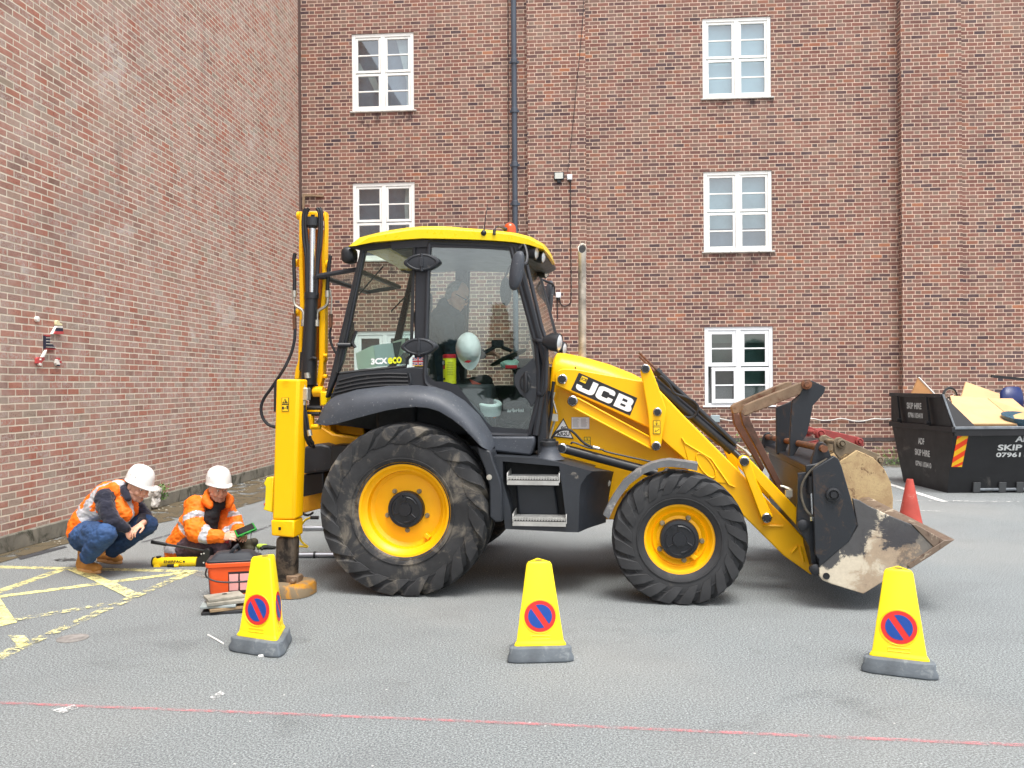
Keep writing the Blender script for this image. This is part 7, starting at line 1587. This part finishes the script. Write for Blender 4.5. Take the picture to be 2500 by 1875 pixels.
# tablet held in his hands
tc = [kp(968, 803, 7.86), kp(1000, 815, 7.80), kp(1198, 735, 7.92), kp(1190, 712, 8.06)]; tc.append(kp(1000, 770, 8.06))
ta, tb_, tcn = kp(985, 808, 7.86), kp(1192, 722, 7.93), (kp(985, 808, 7.86)+kp(1192, 722, 7.93))/2
te = empty('tablet', tcn); tag(te, 'green rubber-cased tablet held by the sitting man', 'tablet')
ex_ = (tb_-ta).normalized(); ey_ = Vector((-.15, .93, .34)); ey_ = (ey_-ex_*ey_.dot(ex_)).normalized(); nz_ = ex_.cross(ey_); Mt = Matrix((ex_, ey_, nz_)).transposed()
GRN_ = mat('case_green', (30, 150, 46), .5, var=.06); bx = MB().box((0, 0, 0), ((tb_-ta).length, .15, .024), Mt).build('case', GRN_, te, bevel=.006)
MB().box(nz_*.013, ((tb_-ta).length*.86, .125, .002), Mt).build('screen', mat('screen_dark', (30, 36, 40), .1), te)
for k in (-.32, -.05, .22): MB().box(ex_*(k*.24)-ey_*.0755, (.03, .004, .010), Mt).build('port_cover', DARK, bx)
MB().tube(spline([tcn-tcn+ex_*.06+Vector((0, 0, -.02)), ex_*.05+Vector((0, 0, -.1)), ex_*.09+Vector((0, -.01, -.16)), ex_*.12+Vector((0, 0, -.24)), ex_*.10+Vector((0, 0, -.30))], 4), .003, 5).build('strap', BK, te)

# driver in the cab ----------------------------------------------------------------------
def dp(c, x, y, ly): return dw(d1(c, x, y, ly))
mo3 = dp('X', 200, 560, 0); fx3 = DX_; hc3 = dp('B', 610, 945, .0); HF3 = frame(DX_*.86+Vector((0, 0, -.5))-DY_*.10, DX_*.5+Vector((0, 0, .86)))
bd = MB(); P3_, M3 = add_head(bd, hc3, HF3, 1.05)
B0, B1, B2 = dp('X', 130, 560, 0), dp('X', 90, 330, 0), dp('B', 470, 1290, 0)
bd.caps([P3_(-.03, 0, -.08), B2, B1, B0], [.058, .11, .12, .13]); 
for s in (-1, 1):
    sh_, el_, wr_ = B2+DY_*s*.18, dp('X', 210, 280, s*.26), dp('X', 420, 250, s*.18); bd.caps([B2, sh_, el_, wr_], [.08, .046, .038, .028]); add_hand(bd, wr_, wr_+DX_*.09+Vector((0, 0, .01)), (0, 0, 1), .8, -s)
    hp, kn_, an_ = B0+DY_*s*.10, dp('X', 420, 470, s*.14), dp('X', 520, 720, s*.14); bd.caps([B0, hp, kn_, an_], [.1, .075, .052, .036])
man3 = person_body('person', 'driver with grey hair and glasses sitting in the digger cab, looking down', bd, .006, mo3)
face_bits(man3, lambda x, y, z: P3_(x, y, z)-mo3, M3, 1.05, HAIRG)
gs = MB()
for y in (-1, 1): gs.tube([P3_(.105+.0*y, .031*y+.024*math.cos(t), .002+.02*math.sin(t))-mo3 for t in [2*math.pi*k/16 for k in range(17)]], .003, 5).tube([P3_(.105, .056*y, .006)-mo3, P3_(.0, .083*y, .004)-mo3], .003, 5)
gs.split('glasses', BKC, man3)
jk = MB(); jk.caps([P3_(-.05, 0, -.13), B2, B1, B0], [.085, .17, .18, .18], 16)
for s in (-1, 1): sh_, el_, wr_ = B2+DY_*s*.18, dp('X', 210, 280, s*.26), dp('X', 420, 250, s*.18); jk.caps([B2, sh_, el_, wr_+(el_-wr_)*.1], [.14, .09, .072, .05], 14)
cloth(jk, 'jacket', mat('jacket_teal', (52, 66, 78), .85, var=.12), man3, mo3, .012, 5, wrinkle(.008, 12))
tj = MB()
for s in (-1, 1): hp, kn_, an_ = B0+DY_*s*.10, dp('X', 420, 470, s*.14), dp('X', 520, 720, s*.14); tj.caps([B0, hp, kn_, an_], [.15, .11, .085, .065], 14)
cloth(tj, 'trousers', mat('trousers_dark', (36, 40, 40), .85, var=.15), man3, mo3, .012, 4, wrinkle(.006, 12))
for s in (-1, 1):
    an_ = dp('X', 520, 720, s*.14)-mo3; MB().caps([an_, an_+DX_*.12+Vector((0, 0, -.06)), an_+DX_*.2+Vector((0, 0, -.07))], [.055, .05, .042]).build('boot', BLKF, man3)

# loose things in the cab -----------------------------------------------------------------
hh0 = dp('X', 305, 225, -.62); hhc = empty('hard_hat', hh0); tag(hhc, 'scuffed white hard hat hanging inside the cab door window', 'hard hat')
helmet(hhc, Vector((0, .06, .02)), frame((0.1, -.25, -1), (.08, -1, .18)), HELM2, .96, 'shell', False)
MB().prism([Vector((-.03, -.085, -.10)), Vector((.0, -.088, -.085)), Vector((.035, -.085, -.088)), Vector((.01, -.085, -.108))], (0, .004, 0)).build('badge', RD, hhc)
tb0 = dp('X', 172, 468, -.62); tbo = empty('wipes_tub', tb0, -DY); tag(tbo, 'yellow wipes tub with a red lid on the sill inside the cab door', 'tub')
th = dp('X', 172, 255, -.62).z-tb0.z; rw_ = .055; TY = mat('tub_yellow', (238, 232, 40), .4, var=.02)
MB().lathe((0, 0, 0), (0, 0, 1), [(rw_, 0), (rw_*1.02, .02), (rw_*.97, .03), (rw_, .05), (rw_, th*.86), (rw_*.97, th*.87)], 26).build('body', TY, tbo)
MB().lathe((0, 0, th*.87), (0, 0, 1), [(rw_*1.04, 0), (rw_*1.04, th*.10), (rw_*.9, th*.13), (0, th*.13)], 26).build('lid', RD, tbo)
lab = MB()
for z0, z1, m_ in ((.48, .66, 0), (.66, .80, 1)): pass
def curved(z0, z1, a0, a1, m, nm):
    mb = MB(); mb.loft([[Vector((rw_*1.012*math.cos(R(a)), rw_*1.012*math.sin(R(a)), th*z)) for a in range(a0, a1+1, 10)] for z in (z0, z1)], caps=False, closed=False); return mb.build(nm, m, tbo, recalc=False)
curved(.62, .80, 190, 240, BD, 'label_black'); curved(.50, .62, 190, 240, RD, 'label_red'); curved(.14, .20, 190, 240, BD, 'label_black')
ll_ = MB()
for k in range(8): ll_.loft([[Vector((rw_*1.014*math.cos(R(a)), rw_*1.014*math.sin(R(a)), th*z)) for a in range(258, 325, 10)] for z in (.30+.06*k, .312+.06*k)], caps=False, closed=False)
ll_.split('label_line', BD, tbo, recalc=False)
text('ES', 'label_text', WD, tbo, Vector((rw_*1.03*math.cos(R(222)), rw_*1.03*math.sin(R(222)), th*.71)), (.7, -.7, 0), (0, 0, 1), .025, .003, .03)
PAP = [mat('paper_green', (232, 242, 228), .8, var=.02), mat('paper_blue', (228, 240, 246), .8, var=.02), mat('paper_grey', (70, 84, 92), .8)]
def sheet_(c, xy, ly, m, lab):
    P = [dp(c, x, y, ly) for x, y in xy]; c0 = sum(P, Vector())/len(P); e = empty('paper', c0); tag(e, lab, 'papers', 'papers propped in the rear cab window'); MB().prism([p-c0 for p in P], DY_*.006).build('sheet', m, e, smooth=0)
sheet_('D', [(448, 262), (625, 180), (660, 400), (470, 425)], -.55, PAP[0], 'pale green paper leaning leftmost in the rear cab window')
sheet_('D', [(620, 185), (690, 172), (820, 158), (845, 300), (780, 390), (650, 395)], -.50, PAP[1], 'pale blue paper behind the lettering in the rear cab window')
sheet_('D', [(815, 160), (915, 140), (905, 180), (870, 320), (800, 320)], -.45, PAP[2], 'dark grey folder between papers in the rear cab window')
sheet_('D', [(810, 150), (950, 105), (930, 260), (860, 330), (900, 170)], -.40, PAP[0], 'pale green paper rightmost in the rear cab window')
tp = dp('X', 460, 640, -.55); tpo = empty('paper_roll', tp); tag(tpo, 'white paper roll lying on the cab floor behind the door glass', 'paper roll')
MB().lathe((0, 0, 0), Vector((.1, -.3, 1)), [(.10, -.05), (.105, .04), (.095, .05), (.06, .05), (.055, -.04)], 24, caps=False).build('roll', mat('paper_white', (224, 236, 232), .8, var=.04), tpo)
ob_ = dp('X', 440, 660, -.53); obo = empty('orange_cloth', ob_); tag(obo, 'crumpled orange cloth under the paper roll in the cab', 'cloth'); om = MB().ell((0, .02, -.03), (.12, .06, .04)); flesh(om, 'cloth', HIVY, obo, .012, 2, lambda c: .03*noise.noise(c*14))
rb = dp('X', 390, 490, -.50); rbo = empty('red_clipboard', rb); tag(rbo, 'red folder leaning by the seat inside the cab', 'folder'); MB().prism([dp('X', x, y, -.5)-rb for x, y in ((315, 435), (400, 470), (462, 560), (370, 530))], DY_*.012).build('cover', mat('folder_red', (196, 70, 44), .6), rbo)
bg0 = dp('X', 650, 660, -.5); bgo = empty('black_bag', bg0); tag(bgo, 'black cushioned bag with white lettering on the cab floor', 'bag'); bm2 = MB().ell((0, .06, -.02), (.14, .09, .10)); flesh(bm2, 'bag_body', BLKF, bgo, .012, 3)
text('arbrini', 'lettering', WD, bgo, Vector((0, -.035, .0)), DX_, (0, 0, 1), .03, .004, .03, .14)
gv = dp('X', 610, 330, -.45); gvo = empty('rag', gv); tag(gvo, 'pale green rag with a red handle on the dashboard in the cab', 'rag'); gm2 = MB().ell((0, 0, 0), (.08, .05, .04)).ell((.04, 0, .02), (.05, .04, .03)); flesh(gm2, 'cloth', mat('rag_green', (170, 206, 190), .8), gvo, .01, 2, lambda c: .02*noise.noise(c*20)); MB().box((.01, -.07, -.02), (.10, .02, .03)).build('red_handle', RD, gvo, bevel=.006)
